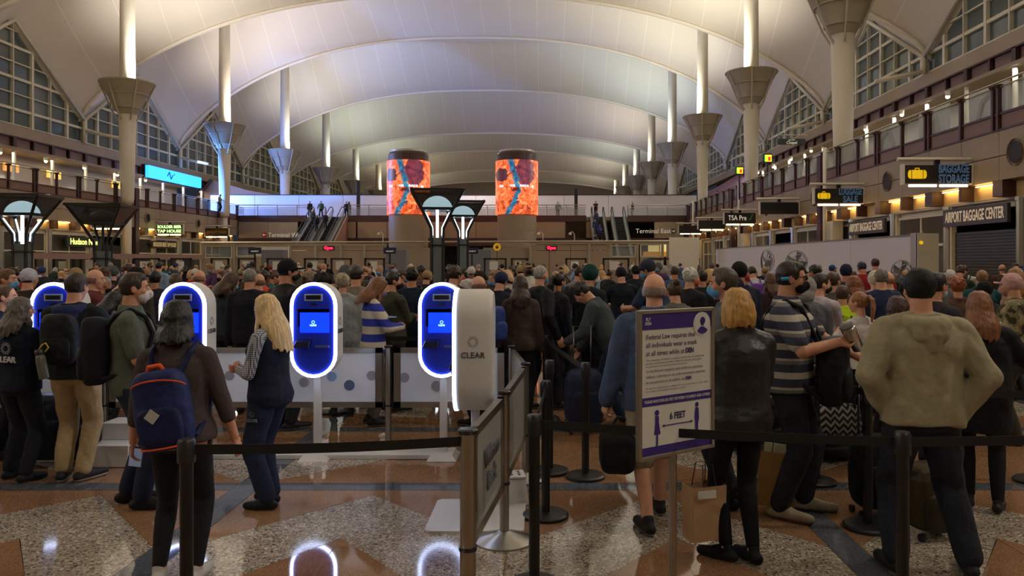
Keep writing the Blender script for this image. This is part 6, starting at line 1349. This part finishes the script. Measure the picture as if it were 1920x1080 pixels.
near = [
 (10, 8.8, -70, 1.80, 0, (70, 44, 36), 'short', (96, 66, 44), BM, 'sandy-haired man in pale blue mask behind the westmost staff', 0),
 (52, 9.2, 10, 1.80, 3, (54, 40, 44), 'cap_dark', (176, 176, 190), None, 'person in a white mesh trucker cap near the first kiosk', 0, 'short', BR),
 (176, 9.4, -60, 1.79, 3, MR, 'fringe', (120, 84, 70), None, 'ruddy bald man in a maroon jacket behind the man in khaki', 3),
 (205, 9.0, -20, 1.55, 6, GY, 'long', BK, (130, 96, 90), 'dark-haired woman in a grey shirt behind the first kiosk', 1),
 (243, 9.6, -10, 1.82, 9, (60, 58, 46), 'cap_dark', BK, None, 'man in a black cap and dull olive top between the first two kiosks', 0, 'short', BK),
 (290, 11, 20, 1.75, 0, (44, 40, 54), 'short', BK, BM, 'dark-haired man in plum jacket seen above the masked man', 1),
 (330, 12, 20, 1.7, 5, (64, 56, 52), 'long', BR, None, 'brown-haired woman in dark brown above the second kiosk', 1),
 (372, 11.5, 8, 1.76, 3, TL, 'fringe', (140, 100, 84), None, 'balding man in a teal top behind the second kiosk', 3),
 (425, 10.2, -40, 1.76, 6, (40, 52, 58), 'long', BR, BM, 'woman with brown hair and blue mask looking down, east of the second kiosk', 0),
 (468, 9.6, 4, 1.80, 0, (26, 28, 36), 'buzz', (120, 116, 108), None, 'grey-haired man in a black jacket above the blonde staff woman', 0),
 (491, 12.0, -20, 1.76, 1, (206, 72, 46), 'short', BK, None, 'man in an orange-red shirt above the blonde staff woman', 2),
 (537, 8.7, -40, 1.91, 3, (18, 18, 22), 'cap_dark', (16, 16, 18), KM, 'tall man in black cap, black mask and black coat behind the third kiosk', 1, 'short', BK),
 (575, 12, -30, 1.66, 8, (120, 90, 84), 'bun', BR, None, 'woman in a dusky pink top behind the third kiosk', 0),
 (642, 9.4, 20, 1.74, 7, (140, 146, 148), 'wavy_short', (150, 138, 116), None, 'person with curly grey hair and a pale patterned jacket', 0),
 (668, 10.0, -10, 1.83, 0, (124, 112, 96), 'short', (46, 32, 26), None, 'brown-haired man in a tan jacket beside the striped sweater', 0),
 (735, 9.7, -50, 1.76, 3, (62, 62, 48), 'short', (34, 28, 24), KM, 'man in an olive jacket beside the striped sweater', 0),
 (772, 9.8, 4, 1.80, 0, (22, 32, 50), 'wavy_short', BK, None, 'dark-haired man in a navy jacket west of the fourth kiosk', 1),
 (845, 10.2, -10, 1.83, 9, (56, 50, 48), 'wavy_short', (50, 38, 30), None, 'man in a brown hoodie above the fourth kiosk', 0),
 (898, 8.9, 60, 1.72, 3, (98, 34, 36), 'fringe', (110, 70, 58), None, 'balding man in a dark red jacket behind the sideways kiosk', 3),
 (936, 10.2, -30, 1.76, 1, (30, 34, 50), 'cap_dark', (30, 40, 70), WM, 'man in navy cap and white mask east of the sideways kiosk', 0, 'short', BK),
 (952, 13, 20, 1.76, 6, (170, 160, 146), 'bob', (190, 150, 110), BM, 'blonde woman in blue mask and pale top beyond the sideways kiosk', 3),
 (976, 9.2, -10, 1.72, 5, (70, 58, 52), 'long', (54, 38, 30), None, 'woman with long dark brown hair beside the grey-haired man in black', 1),
 (1013, 8.8, -60, 1.84, 2, (20, 22, 28), 'buzz', (150, 146, 140), BM, 'grey-haired man in a long dark coat and blue mask with rolling case', 3),
 (1047, 9.6, -60, 1.74, 5, (32, 34, 42), 'ponytail', BK, BM, 'woman with black hair and glasses behind the grey-haired man', 0),
 (1079, 13.5, -60, 1.80, 9, (108, 110, 116), 'short', (44, 30, 24), None, 'young man in a grey hoodie with a black backpack', 0),
 (1106, 9.8, -50, 1.83, 0, (24, 30, 34), 'beanie', (20, 60, 56), WM, 'man in a dark green beanie, white mask and black coat', 0),
 (1166, 12.6, 10, 1.80, 1, (22, 26, 38), 'cap_dark', (22, 24, 40), None, 'man in navy cap and black shirt with his back turned beyond the leaning figure', 0, 'short', BK),
 (1192, 15.5, 20, 1.80, 0, (30, 30, 36), 'cap_dark', BK, None, 'man in a black cap and dark jacket under the east escalators', 0, 'short', BR),
 (1222, 10.5, 60, 1.93, 1, (44, 60, 86), 'cap_dark', (44, 50, 66), BM, 'tall man in a grey-blue shirt, cap and blue mask above the bald man', 0, 'short', BR),
 (1262, 16, 0, 1.76, 0, (36, 60, 150), 'buzz', GRY, WM, 'grey-haired man in a bright blue jacket by the cream screen', 3),
 (1294, 9.8, -60, 1.80, 0, (24, 24, 28), 'wavy_short', (190, 186, 176), (190, 96, 60), 'white-haired man in a black jacket beside the bald man', 3),
 (1316, 11.5, 10, 1.76, 0, (30, 30, 36), 'short', (50, 34, 28), None, 'man in a black jacket next to the white-haired man', 1),
 (1268, 8.2, 40, 1.68, 9, (84, 84, 76), 'bun', BR, None, 'person in a grey-green top close behind the bald man', 0),
 (1386, 9.2, 20, 1.88, 0, (34, 38, 58), 'cap_dark', (20, 20, 22), None, 'man in a flat black hat and navy top behind the blonde bob', 1, 'short', BK),
 (1376, 7.8, 70, 1.72, 7, (34, 34, 66), 'hood', (30, 28, 54), None, 'woman in a navy headscarf behind the blonde bob', 1),
 (1412, 16, 10, 1.80, 1, (190, 190, 200), 'short', (40, 28, 24), None, 'man in a white shirt with purple backpack near the fans', 0),
 (1447, 11, 30, 1.72, 5, (54, 36, 40), 'long', (90, 58, 40), KM, 'woman with brown hair and black mask west of the striped man', 0),
 (1497, 9.4, -20, 1.84, 0, (40, 40, 44), 'cap_dark', BK, KM, 'man in a black cap and black mask under the second fan', 1, 'short', BK),
 (1508, 7.9, -10, 1.72, 9, (88, 88, 94), 'hood', (140, 138, 136), None, 'person in a grey hood just behind the striped man', 0),
 (1536, 7.6, -64, 1.77, 3, (176, 166, 176), 'short', (44, 32, 26), KM, 'man in a white shirt and black mask behind the tumbler', 3),
 (1561, 9.0, -40, 1.76, 0, (84, 84, 84), 'short', (70, 46, 34), KM, 'man in a grey jacket between the white shirt and the safety vest', 0),
 (1579, 8.6, -20, 1.62, 0, (190, 220, 40), 'short', (70, 46, 34), KM, 'worker in a yellow-green safety vest with dark stripes', 0),
 (1533, 13, 30, 1.85, 1, (60, 60, 70), 'short', BK, None, 'black-haired man before the white partition', 1),
 (1586, 12, -20, 1.84, 0, (60, 60, 66), 'cap_dark', (30, 30, 60), None, 'person in a shiny dark cap before the white partition', 1, 'short', BK),
 (1602, 9.0, 30, 1.72, 5, (120, 96, 84), 'long', (128, 74, 46), None, 'woman with long red-brown hair before the white partition', 3),
 (1612, 7.4, 26, 1.60, 8, (200, 194, 188), 'ponytail', (150, 100, 66), None, 'woman with a ginger ponytail and white blouse, black bag strap', 3),
 (1640, 10.5, 0, 1.74, 0, (160, 158, 150), 'beanie', (196, 190, 178), None, 'person in a cream knit hat before the white partition', 3),
 (1652, 9.5, 10, 1.80, 0, (36, 44, 74), 'buzz', (110, 104, 98), None, 'grey-haired man in navy near the hooded man', 3),
 (1666, 9.0, 40, 1.76, 3, (48, 54, 80), 'fringe', (130, 84, 66), None, 'ruddy balding man in slate blue near the hooded man', 3),
 (1618, 16, 0, 1.90, 1, (140, 36, 40), 'short', (22, 26, 50), None, 'man in a red shirt at the foot of the white partition', 1),
 (1641, 18, 0, 1.96, 0, (40, 40, 44), 'short', (60, 34, 28), None, 'red-haired man standing close to the white partition', 0),
 (1795, 8.4, 10, 1.72, 7, (84, 60, 46), 'wavy_short', (140, 76, 44), None, 'person with curly ginger hair beyond the man in glasses', 0),
 (1846, 8.6, 20, 1.66, 0, (30, 32, 36), 'cap_dark', (18, 18, 20), None, 'person in a soft black cap above the auburn-haired woman', 1, 'short', BK),
 (1906, 10.5, 20, 1.80, 5, (170, 130, 120), 'cap_dark', (200, 180, 190), None, 'person in a white cap and pink top beyond the camouflage jacket', 3, 'long', (150, 110, 70)),
 (1682, 6.4, 20, 1.60, 7, (44, 26, 34), 'long', (60, 38, 30), None, 'person in a dark maroon fleece with a black bag beside the hooded man', 1),
]
placed = [(p.location.x, p.location.y) for p in bpy.data.objects if p.name.split('.')[0] == 'person']
for r in near:
    r = list(r); cap_ = (r[11], r[12]) if len(r) > 11 else None
    pk = None
    if r[9].startswith('young man in a grey hoodie'): pk = (BLK, 'black backpack on the young man in the grey hoodie')
    if 'dark red jacket' in r[9]: pk = ((40, 60, 120), 'blue backpack on the balding man in dark red')
    if 'purple backpack' in r[9]: pk = ((110, 60, 150), 'purple backpack on the man in the white shirt')
    if 'olive top' in r[9]: pk = ((70, 66, 50), 'olive backpack on the man in the black cap')
    Y0_ = r[1]
    while any((((r[0]-CX)*r[1]/F)-a_)**2+(r[1]-b2_)**2 < .3 for a_, b2_ in placed) and r[1] < Y0_+3: r[1] += .2
    r[3] = CH-(CH-r[3])*r[1]/Y0_
    t = crowd(r[0], r[1], r[2], r[3], r[4], r[5], r[6], r[7], r[8], r[9], sk=r[10], cap=cap_, pack=pk)
    placed.append((t.location.x, t.location.y))
    if 'safety vest' in r[9]:
        m = M('vest_stripe', (60, 70, 30), .6); fg_ = BASES[0]['fig']
        for q in (-.1, 0, .1):
            o = part_obj('vest_stripe', MB().cbox((q, -.172, 1.25), (.022, .01, .26)).mesh('v', m), t, m)
# leaning figure with dark denim jacket
lp = crowd(1150, 8.9, 74, 1.76, 10, (62, 70, 72), 'wavy_short', (40, 30, 26), None, 'person leaning forward in a dark grey denim jacket and jeans', bot=(34, 44, 70), sk=0, shoe=(120, 84, 56))
# striped sweater woman
m_sw = M('striped_sweater', (200, 200, 200), .9, spec=.2); nt = m_sw.node_tree; b_ = nt.nodes['Principled BSDF']; tc = nt.nodes.new('ShaderNodeTexCoord'); sp = nt.nodes.new('ShaderNodeSeparateXYZ'); nt.links.new(tc.outputs['Object'], sp.inputs[0])
r = nt.nodes.new('ShaderNodeValToRGB'); r.color_ramp.interpolation = 'CONSTANT'; e = r.color_ramp.elements; e[0].color = (*lin((196, 188, 170)), 1); e[1].position = .5; e[1].color = (*lin((52, 66, 160)), 1)
nt.links.new(mnode(nt, 'FRACT', mnode(nt, 'MULTIPLY', sp.outputs[2], 5.6), None), r.inputs[0]); nt.links.new(r.outputs[0], b_.inputs['Base Color'])
t = crowd(700, 8.9, -62, 1.72, 6, (200, 200, 200), 'long', (120, 78, 50), (120, 96, 150), 'woman in a blue and cream striped sweater looking at her phone', sk=3, bot=(90, 86, 80))
for ch in t.children:
    if ch.name.startswith('jacket'): ch.material_slots[0].material = m_sw
placed += [(t.location.x, t.location.y), (lp.location.x, lp.location.y)]
# random remainder of the crowd
rnd = random.Random(11)
TOPS = [('black', (22, 22, 26)), ('navy', (30, 38, 62)), ('charcoal', (52, 54, 58)), ('dark green', (38, 52, 44)), ('brown', (74, 54, 42)), ('grey', (104, 106, 110)), ('maroon', (86, 36, 40)), ('olive', (72, 72, 52)), ('tan', (140, 124, 102)), ('white', (190, 188, 184)), ('denim blue', (60, 80, 116)), ('purple', (70, 48, 84)), ('teal', (34, 80, 86)), ('red', (150, 44, 40)), ('pale blue', (120, 146, 176)), ('pink', (170, 110, 110)), ('black', (26, 26, 30)), ('navy', (26, 32, 54)), ('black', (18, 18, 20)), ('charcoal', (46, 46, 52)), ('black', (22, 22, 24)), ('black', (20, 20, 26)), ('navy', (24, 28, 46)), ('charcoal', (40, 42, 46)), ('dark brown', (50, 38, 32))]
HM = [('short', 'short black hair', (22, 18, 18)), ('short', 'short brown hair', (66, 46, 34)), ('buzz', 'cropped grey hair', (140, 136, 128)), ('fringe', 'a bald crown', (110, 80, 64)), ('cap_dark', 'a black cap', (22, 22, 24)), ('cap_dark', 'a white cap', (190, 188, 184)), ('cap_dark', 'a blue cap', (40, 60, 110)), ('beanie', 'a grey beanie', (80, 82, 86)), ('wavy_short', 'curly dark hair', (34, 26, 22)), ('short', 'sandy hair', (130, 98, 66)), ('cap_dark', 'a tan cap', (150, 126, 90))]
HF = [('long', 'long black hair', (22, 18, 18)), ('long', 'long brown hair', (78, 52, 36)), ('bob', 'a blonde bob', (186, 150, 96)), ('ponytail', 'a brown ponytail', (76, 52, 36)), ('bun', 'a dark bun', (34, 24, 20)), ('long', 'long fair hair', (180, 146, 100)), ('bob', 'a grey bob', (140, 136, 130)), ('ponytail', 'a fair ponytail', (176, 140, 96)), ('beanie', 'a red beanie', (130, 40, 40))]
def place(px, Y):
    side = ['under west shops', 'behind west kiosks', 'under west escalators', 'before western drum', 'before eastern drum', 'under east escalators', 'by white partition', 'near baggage shops'][int(min(7, max(0, (px+40)//235)))]
    row = 'mid queue' if Y < 17 else 'deep queue' if Y < 26 else 'far queue' if Y < 36 else 'last rows'
    return row+' '+side
used = {}; cnt = 0; tries = 0
posts = [(x+.4*(r % 2), Y) for r, Y in enumerate((10.8, 12.4, 14.2, 16.2, 18.4, 21)) for x in np.arange(-12, 8.1, 2.2)]
torch_xy = [((px-CX)/k*w0, F/k*w0/ w0) for px, k, w0 in ()]
blocks = [(-3.9, 28.6), (-4.4, 36.2), (-18.9, 27.7), (-17, 29.2)]
while cnt < 215 and tries < 9000:
    tries += 1
    Y = 10.6+rnd.random()**1.25*36; px = rnd.uniform(-30, 1950); X = (px-CX)*Y/F
    if X > 9.9 and Y > 20.5: continue
    if X > 14.2 or X < -29: continue
    if 960 < px < 1220 and Y < 13.2: continue
    if any((X-a)**2+(Y-b)**2 < .34 for a, b in placed): continue
    if any((X-a)**2+(Y-b)**2 < .12 for a, b in posts): continue
    if any((X-a)**2+(Y-b)**2 < .9 for a, b in blocks): continue
    f = rnd.random() < .42; bi = rnd.choice([5, 6, 7, 8] if f else [0, 1, 2, 3, 4, 9]); tn, tc_ = rnd.choice(TOPS); hk, hn, hc = rnd.choice(HF if f else HM)
    mk = rnd.choice([None, BM, WM, KM, BM]); h = rnd.gauss(1.66 if f else 1.78, .05); h = min(1.9, max(1.5, h))
    gar = {'jacket': 'coat' if bi == 7 else 'jacket', 'hoodie': 'hoodie', 'shirt': 'shirt'}[BASES[bi]['top']]
    lab = f"{'woman' if f else 'man'} with {hn} in a {tn} {gar}, {place(px, Y)}".replace('a olive', 'an olive')
    if lab in used: continue
    used[lab] = 1
    rz = rnd.choice([0, 10, -15, 25, -60, 60, -70, 75, 150, 190, -30])+rnd.uniform(-10, 10)
    capx = (('short', (40, 30, 24)) if hk == 'cap_dark' else None)
    crowd(px, Y, rz, h, bi, tc_, hk, hc, mk, lab, bot=rnd.choice([(34, 36, 44), (24, 24, 28), (40, 50, 74), (90, 84, 72), (60, 60, 64)]), sk=rnd.choice([0, 0, 3, 1, 2, 4]), detail=Y < 20, cap=capx, pack=(rnd.choice(TOPS[:8])[1], 'backpack on the '+lab.split(',')[0].replace(' with', ',', 1)+', '+place(px, Y).split(' ')[0]+' rows') if rnd.random() < .12 and Y < 26 else None)
    placed.append((X, Y)); cnt += 1
# riders and people on the bridge and galleries
def far(px, Yf, z, rz, bi, top, hr, hc, label, h=1.72, bot=(34, 36, 44)):
    return crowd(px, Yf, rz, h, bi, top, hr, hc, None, label, bot=bot, detail=False, z=z)
far(581, 82.5, 6.6, 180, 0, (24, 24, 30), 'short', BK, 'dark figure at the top landing of the westmost escalator')
far(587, 80.3, 5.58, 200, 5, (70, 70, 70), 'bob', BLD, 'fair-haired rider with grey top on the westmost escalator')
far(594, 79.2, 4.9, 170, 0, (26, 26, 34), 'short', BR, 'dark rider a few steps down the westmost escalator')
far(602, 81.0, 6.5, 180, 2, (60, 90, 70), 'short', BR, 'rider in a green top at the head of the escalators')
far(610, 79.8, 5.2, 190, 0, (40, 30, 46), 'short', BR, 'rider in a plum jacket on the escalator by the brown side wall')
far(650, 83, 6.6, 20, 1, (22, 22, 26), 'short', BK, 'couple member in a black shirt by the rail beside the escalators'); far(654.5, 83.2, 6.6, -30, 5, (40, 40, 60), 'long', BR, 'person close beside the black-shirted one at the bridge rail')
far(1117, 82.5, 6.6, 180, 3, (50, 30, 40), 'short', BR, 'person with spread arms atop the east escalator')
for i, (px, Yf, c) in enumerate(((1118, 80.3, (60, 70, 90)), (1116, 78.6, (30, 46, 90)), (1124, 77.6, (60, 50, 130)), (1117, 75.9, (40, 50, 80)), (1128, 75.0, (22, 24, 40)), (1126, 73.6, (150, 150, 160)))):
    far(px, Yf, 6.6*(1-(82-Yf)/11.3)-.1, 180+10*i, [5, 0, 6, 1, 0, 5][i], c, 'short' if i % 2 else 'long', BR, ['top rider in slate', 'second rider in dark blue', 'third rider in violet', 'fourth rider in blue-grey', 'fifth rider in near black', 'lowest rider in pale grey'][i]+' on the crowded east escalator', h=1.65)
far(1186, 83, 6.6, 60, 0, (20, 20, 24), 'short', GRY, 'man in black leaning on the bridge rail by the empty escalator', bot=(110, 112, 108)); far(1046, 83, 6.6, 0, 2, (120, 130, 124), 'short', GRY, 'pale-clad person at the bridge rail east of the video columns')
far(412, 74, 6.6, -90, 1, (130, 130, 150), 'short', BK, 'person in white top at the west gallery rail by the lit mast')
t = crowd(0, 70.5, 90, 1.72, 3, (20, 20, 26), 'short', BK, None, 'dark figure leaning on the east gallery rail', detail=False, z=6.6, X=15.9)
t = crowd(0, 42.2, 60, 1.75, 0, (24, 24, 30), 'short', BR, None, 'dark-coated person behind the east rail beside the third mast from the video columns', detail=False, z=6.6, X=16.6)
# ---------------------------------------------------------------- luggage and bags
def suitcase(x, y, rz, h, w_, d, col, label, handle=.35, tilt=0, soft=True, grp=None):
    t = thing('suitcase', label, 'suitcase', (x, y, 0), rz, grp); t.rotation_euler = (tilt, 0, rz)
    mb = MB(); rbox(mb, (0, 0, h/2+.05), (w_, d, h)); part_obj('shell', remesh(mb, .014, 2), t, cl(col, .5))
    mb = MB(); rbox(mb, (0, -d*.45, h*.42), (w_*.8, d*.25, h*.6)); part_obj('front_pocket', remesh(mb, .014, 2), t, cl(tuple(int(c*.8) for c in col), .6))
    if handle:
        mb = MB(); mb.tube([(-.1, d*.3, h), (-.1, d*.3, h+handle), (.1, d*.3, h+handle), (.1, d*.3, h)], .009, 6); part_obj('pull_handle', mb.mesh('h', m_black, True), t, M('handle_grey', (90, 90, 94), .3, .8))
    wm = None
    for q in (-1, 1):
        for r in (-1, 1):
            mb = MB(); mb.lathe([(.028, -.012), (.028, .012)], 12, T=Matrix.Translation((q*w_*.38, r*d*.3, .028)) @ Matrix.Rotation(PI/2, 4, 'Y')); part_obj('wheel', mb.mesh('w', m_black), t, m_black)
    return t
suitcase(-4.5, 7.15, .1, .62, .78, .3, (24, 26, 40), 'big black suitcase standing between the staff member and the masked man', handle=0)
suitcase((1035-CX)*8.6/F+.35, 8.5, .2, .66, .44, .28, (36, 44, 72), 'navy rolling suitcase held by the grey-haired man in the dark coat', handle=.5)
suitcase(1.0, 11.6, 0, .62, .5, .28, (24, 26, 34), 'dark suitcase near the leaning figure'); suitcase((1660-CX)*5.6/F, 5.75, .1, .55, .4, .25, (24, 24, 30), 'black cabin bag with blue handle beside the hooded man', handle=.42)
suitcase((1530-CX)*6.9/F-.05, 7.05, .7, .6, .42, .28, (26, 26, 28), 'tilted black roller bag behind the stanchion base', handle=.45, tilt=-.5)
suitcase((1470-CX)*6.4/F, 6.5, .15, .72, .44, .28, (24, 24, 26), 'black suitcase with pull handle against the striped man', handle=.28)
suitcase((1760-CX)*5.2/F, 5.3, .3, .46, .4, .26, (56, 48, 26), 'small olive bag behind the legs of the hooded man', handle=.0)
# duffel carried by the bald man
t = thing('duffel_bag', 'black duffel bag hanging from the hand of the bald man', 'bag', (.0, 0, 0)); p = P(1158, 845, 5.5); t.location = p
mb = MB(); rbox(mb, (0, 0, 0), (.27, .3, .30)); part_obj('bag', remesh(mb, .012, 2, .5, .006, 14), t, cl((24, 24, 28), .6)); mb = MB(); mb.tube([(-.08, 0, .13), (.0, .0, .24), (.08, 0, .22), (.1, 0, .12)], .012, 6); part_obj('strap', mb.mesh('s', m_black, True), t, m_black)
# paper bags
def pbag(p, rz, w_, d, h, col, label, handles=True, tag_=False, tilt=0):
    t = thing('paper_bag', label, 'bag', p); t.rotation_euler = (0, tilt, rz); th = .004
    m = M('kraft%d' % col[0], col, .8, noise=(8, .08)); mb = MB(); k = .96
    lo = [(-w_/2*k, -d/2*k, 0), (w_/2*k, -d/2*k, 0), (w_/2*k, d/2*k, 0), (-w_/2*k, d/2*k, 0)]; hi = [(-w_/2, -d/2, h), (w_/2, -d/2, h), (w_/2, d/2, h), (-w_/2, d/2, h)]
    ih = [(x*.97, y*.95, z) for x, y, z in hi]; il = [(x*.97, y*.95, z+.01) for x, y, z in lo]; mb.rings([lo, hi, ih, il]); mb.build('bag_body', m, t)
    if handles:
        for q in (-1, 1): MB().tube([(-w_*.2, q*d*.48, h-.02), (-w_*.15, q*d*.3, h+.13), (w_*.15, q*d*.3, h+.13), (w_*.2, q*d*.48, h-.02)], .004, 5).build('handle', M('cord_dark', (60, 30, 34), .8), t)
    return t
b1 = pbag(P(1320, 1008, 4.9), .35, .24, .14, .34, (176, 142, 108), 'tan paper carrier bag held low by the woman with the blonde bob')
MB().box(-.09, .04, -.078, -.072, .27, .32).build('label_sticker', m_paper, b1); 
b2 = pbag(P(1452, 944, 5.75), -.25, .27, .2, .40, (136, 102, 54), 'brown paper bag with magazines in front of the striped man', tilt=.08)
for i, (a, c_) in enumerate(((-.25, (190, 186, 160)), (-.1, (150, 170, 130)), (.1, (200, 198, 190)))):
    o = MB().box(-.1, .1, -.006, .006, 0, .3).build('magazine', M('mag%d' % i, c_, .5), None); o.location = (Matrix.Translation(b2.location) @ Matrix.Rotation(-.25, 4, 'Z')) @ Vector((.0, -.06+.05*i, .14)); o.rotation_euler = (a*.3, .1, -.25); tag(o, ['cream magazine at the front of the brown paper bag', 'green magazine in the middle of the brown paper bag', 'white magazine at the rear of the brown paper bag'][i], 'magazine')
# patterned soft bag
t = thing('tote_bag', 'black and grey zigzag patterned travel bag on the floor by the striped man', 'bag', ((1572-CX)*7.3/F, 7.35, 0), .15)
m = M('zigzag_cloth', (90, 88, 86), .85); nt = m.node_tree; b_ = nt.nodes['Principled BSDF']; tc = nt.nodes.new('ShaderNodeTexCoord'); sp = nt.nodes.new('ShaderNodeSeparateXYZ'); nt.links.new(tc.outputs['Object'], sp.inputs[0])
zz = mnode(nt, 'ADD', mnode(nt, 'MULTIPLY', sp.outputs[2], 16.), mnode(nt, 'MULTIPLY', mnode(nt, 'PINGPONG', mnode(nt, 'MULTIPLY', sp.outputs[0], 12.), .5), 1.5))
r = nt.nodes.new('ShaderNodeValToRGB'); r.color_ramp.interpolation = 'CONSTANT'; e = r.color_ramp.elements; e[0].color = (*lin((150, 146, 140)), 1); e[1].position = .45; e[1].color = (*lin((30, 28, 30)), 1); nt.links.new(mnode(nt, 'FRACT', zz, None), r.inputs[0]); nt.links.new(r.outputs[0], b_.inputs['Base Color'])
mb = MB(); rbox(mb, (0, 0, .36), (.46, .26, .36)); part_obj('bag', remesh(mb, .013, 2, .5, .008, 12), t, m)
mb = MB(); rbox(mb, (0, 0, .09), (.48, .3, .14)); part_obj('lower_bag', remesh(mb, .013, 2), t, cl((26, 26, 28)))
mb = MB()
for q in (-1, 1): mb.tube([(-.14, q*.1, .5), (-.1, q*.06, .68), (.1, q*.06, .68), (.14, q*.1, .5)], .01, 6)
part_obj('handle', mb.mesh('h', m_black, True), t, m_black)
# hand-held phones of two women with phones in the queue
t = thing('phone', 'phone in the hands of the woman in the striped sweater', 'phone', P(733, 594, 8.75), .6); part_obj('phone_body', MB().box(-.04, .04, -.07, .07, -.005, .005).mesh('p', m_black), t, M('phone_screen'))
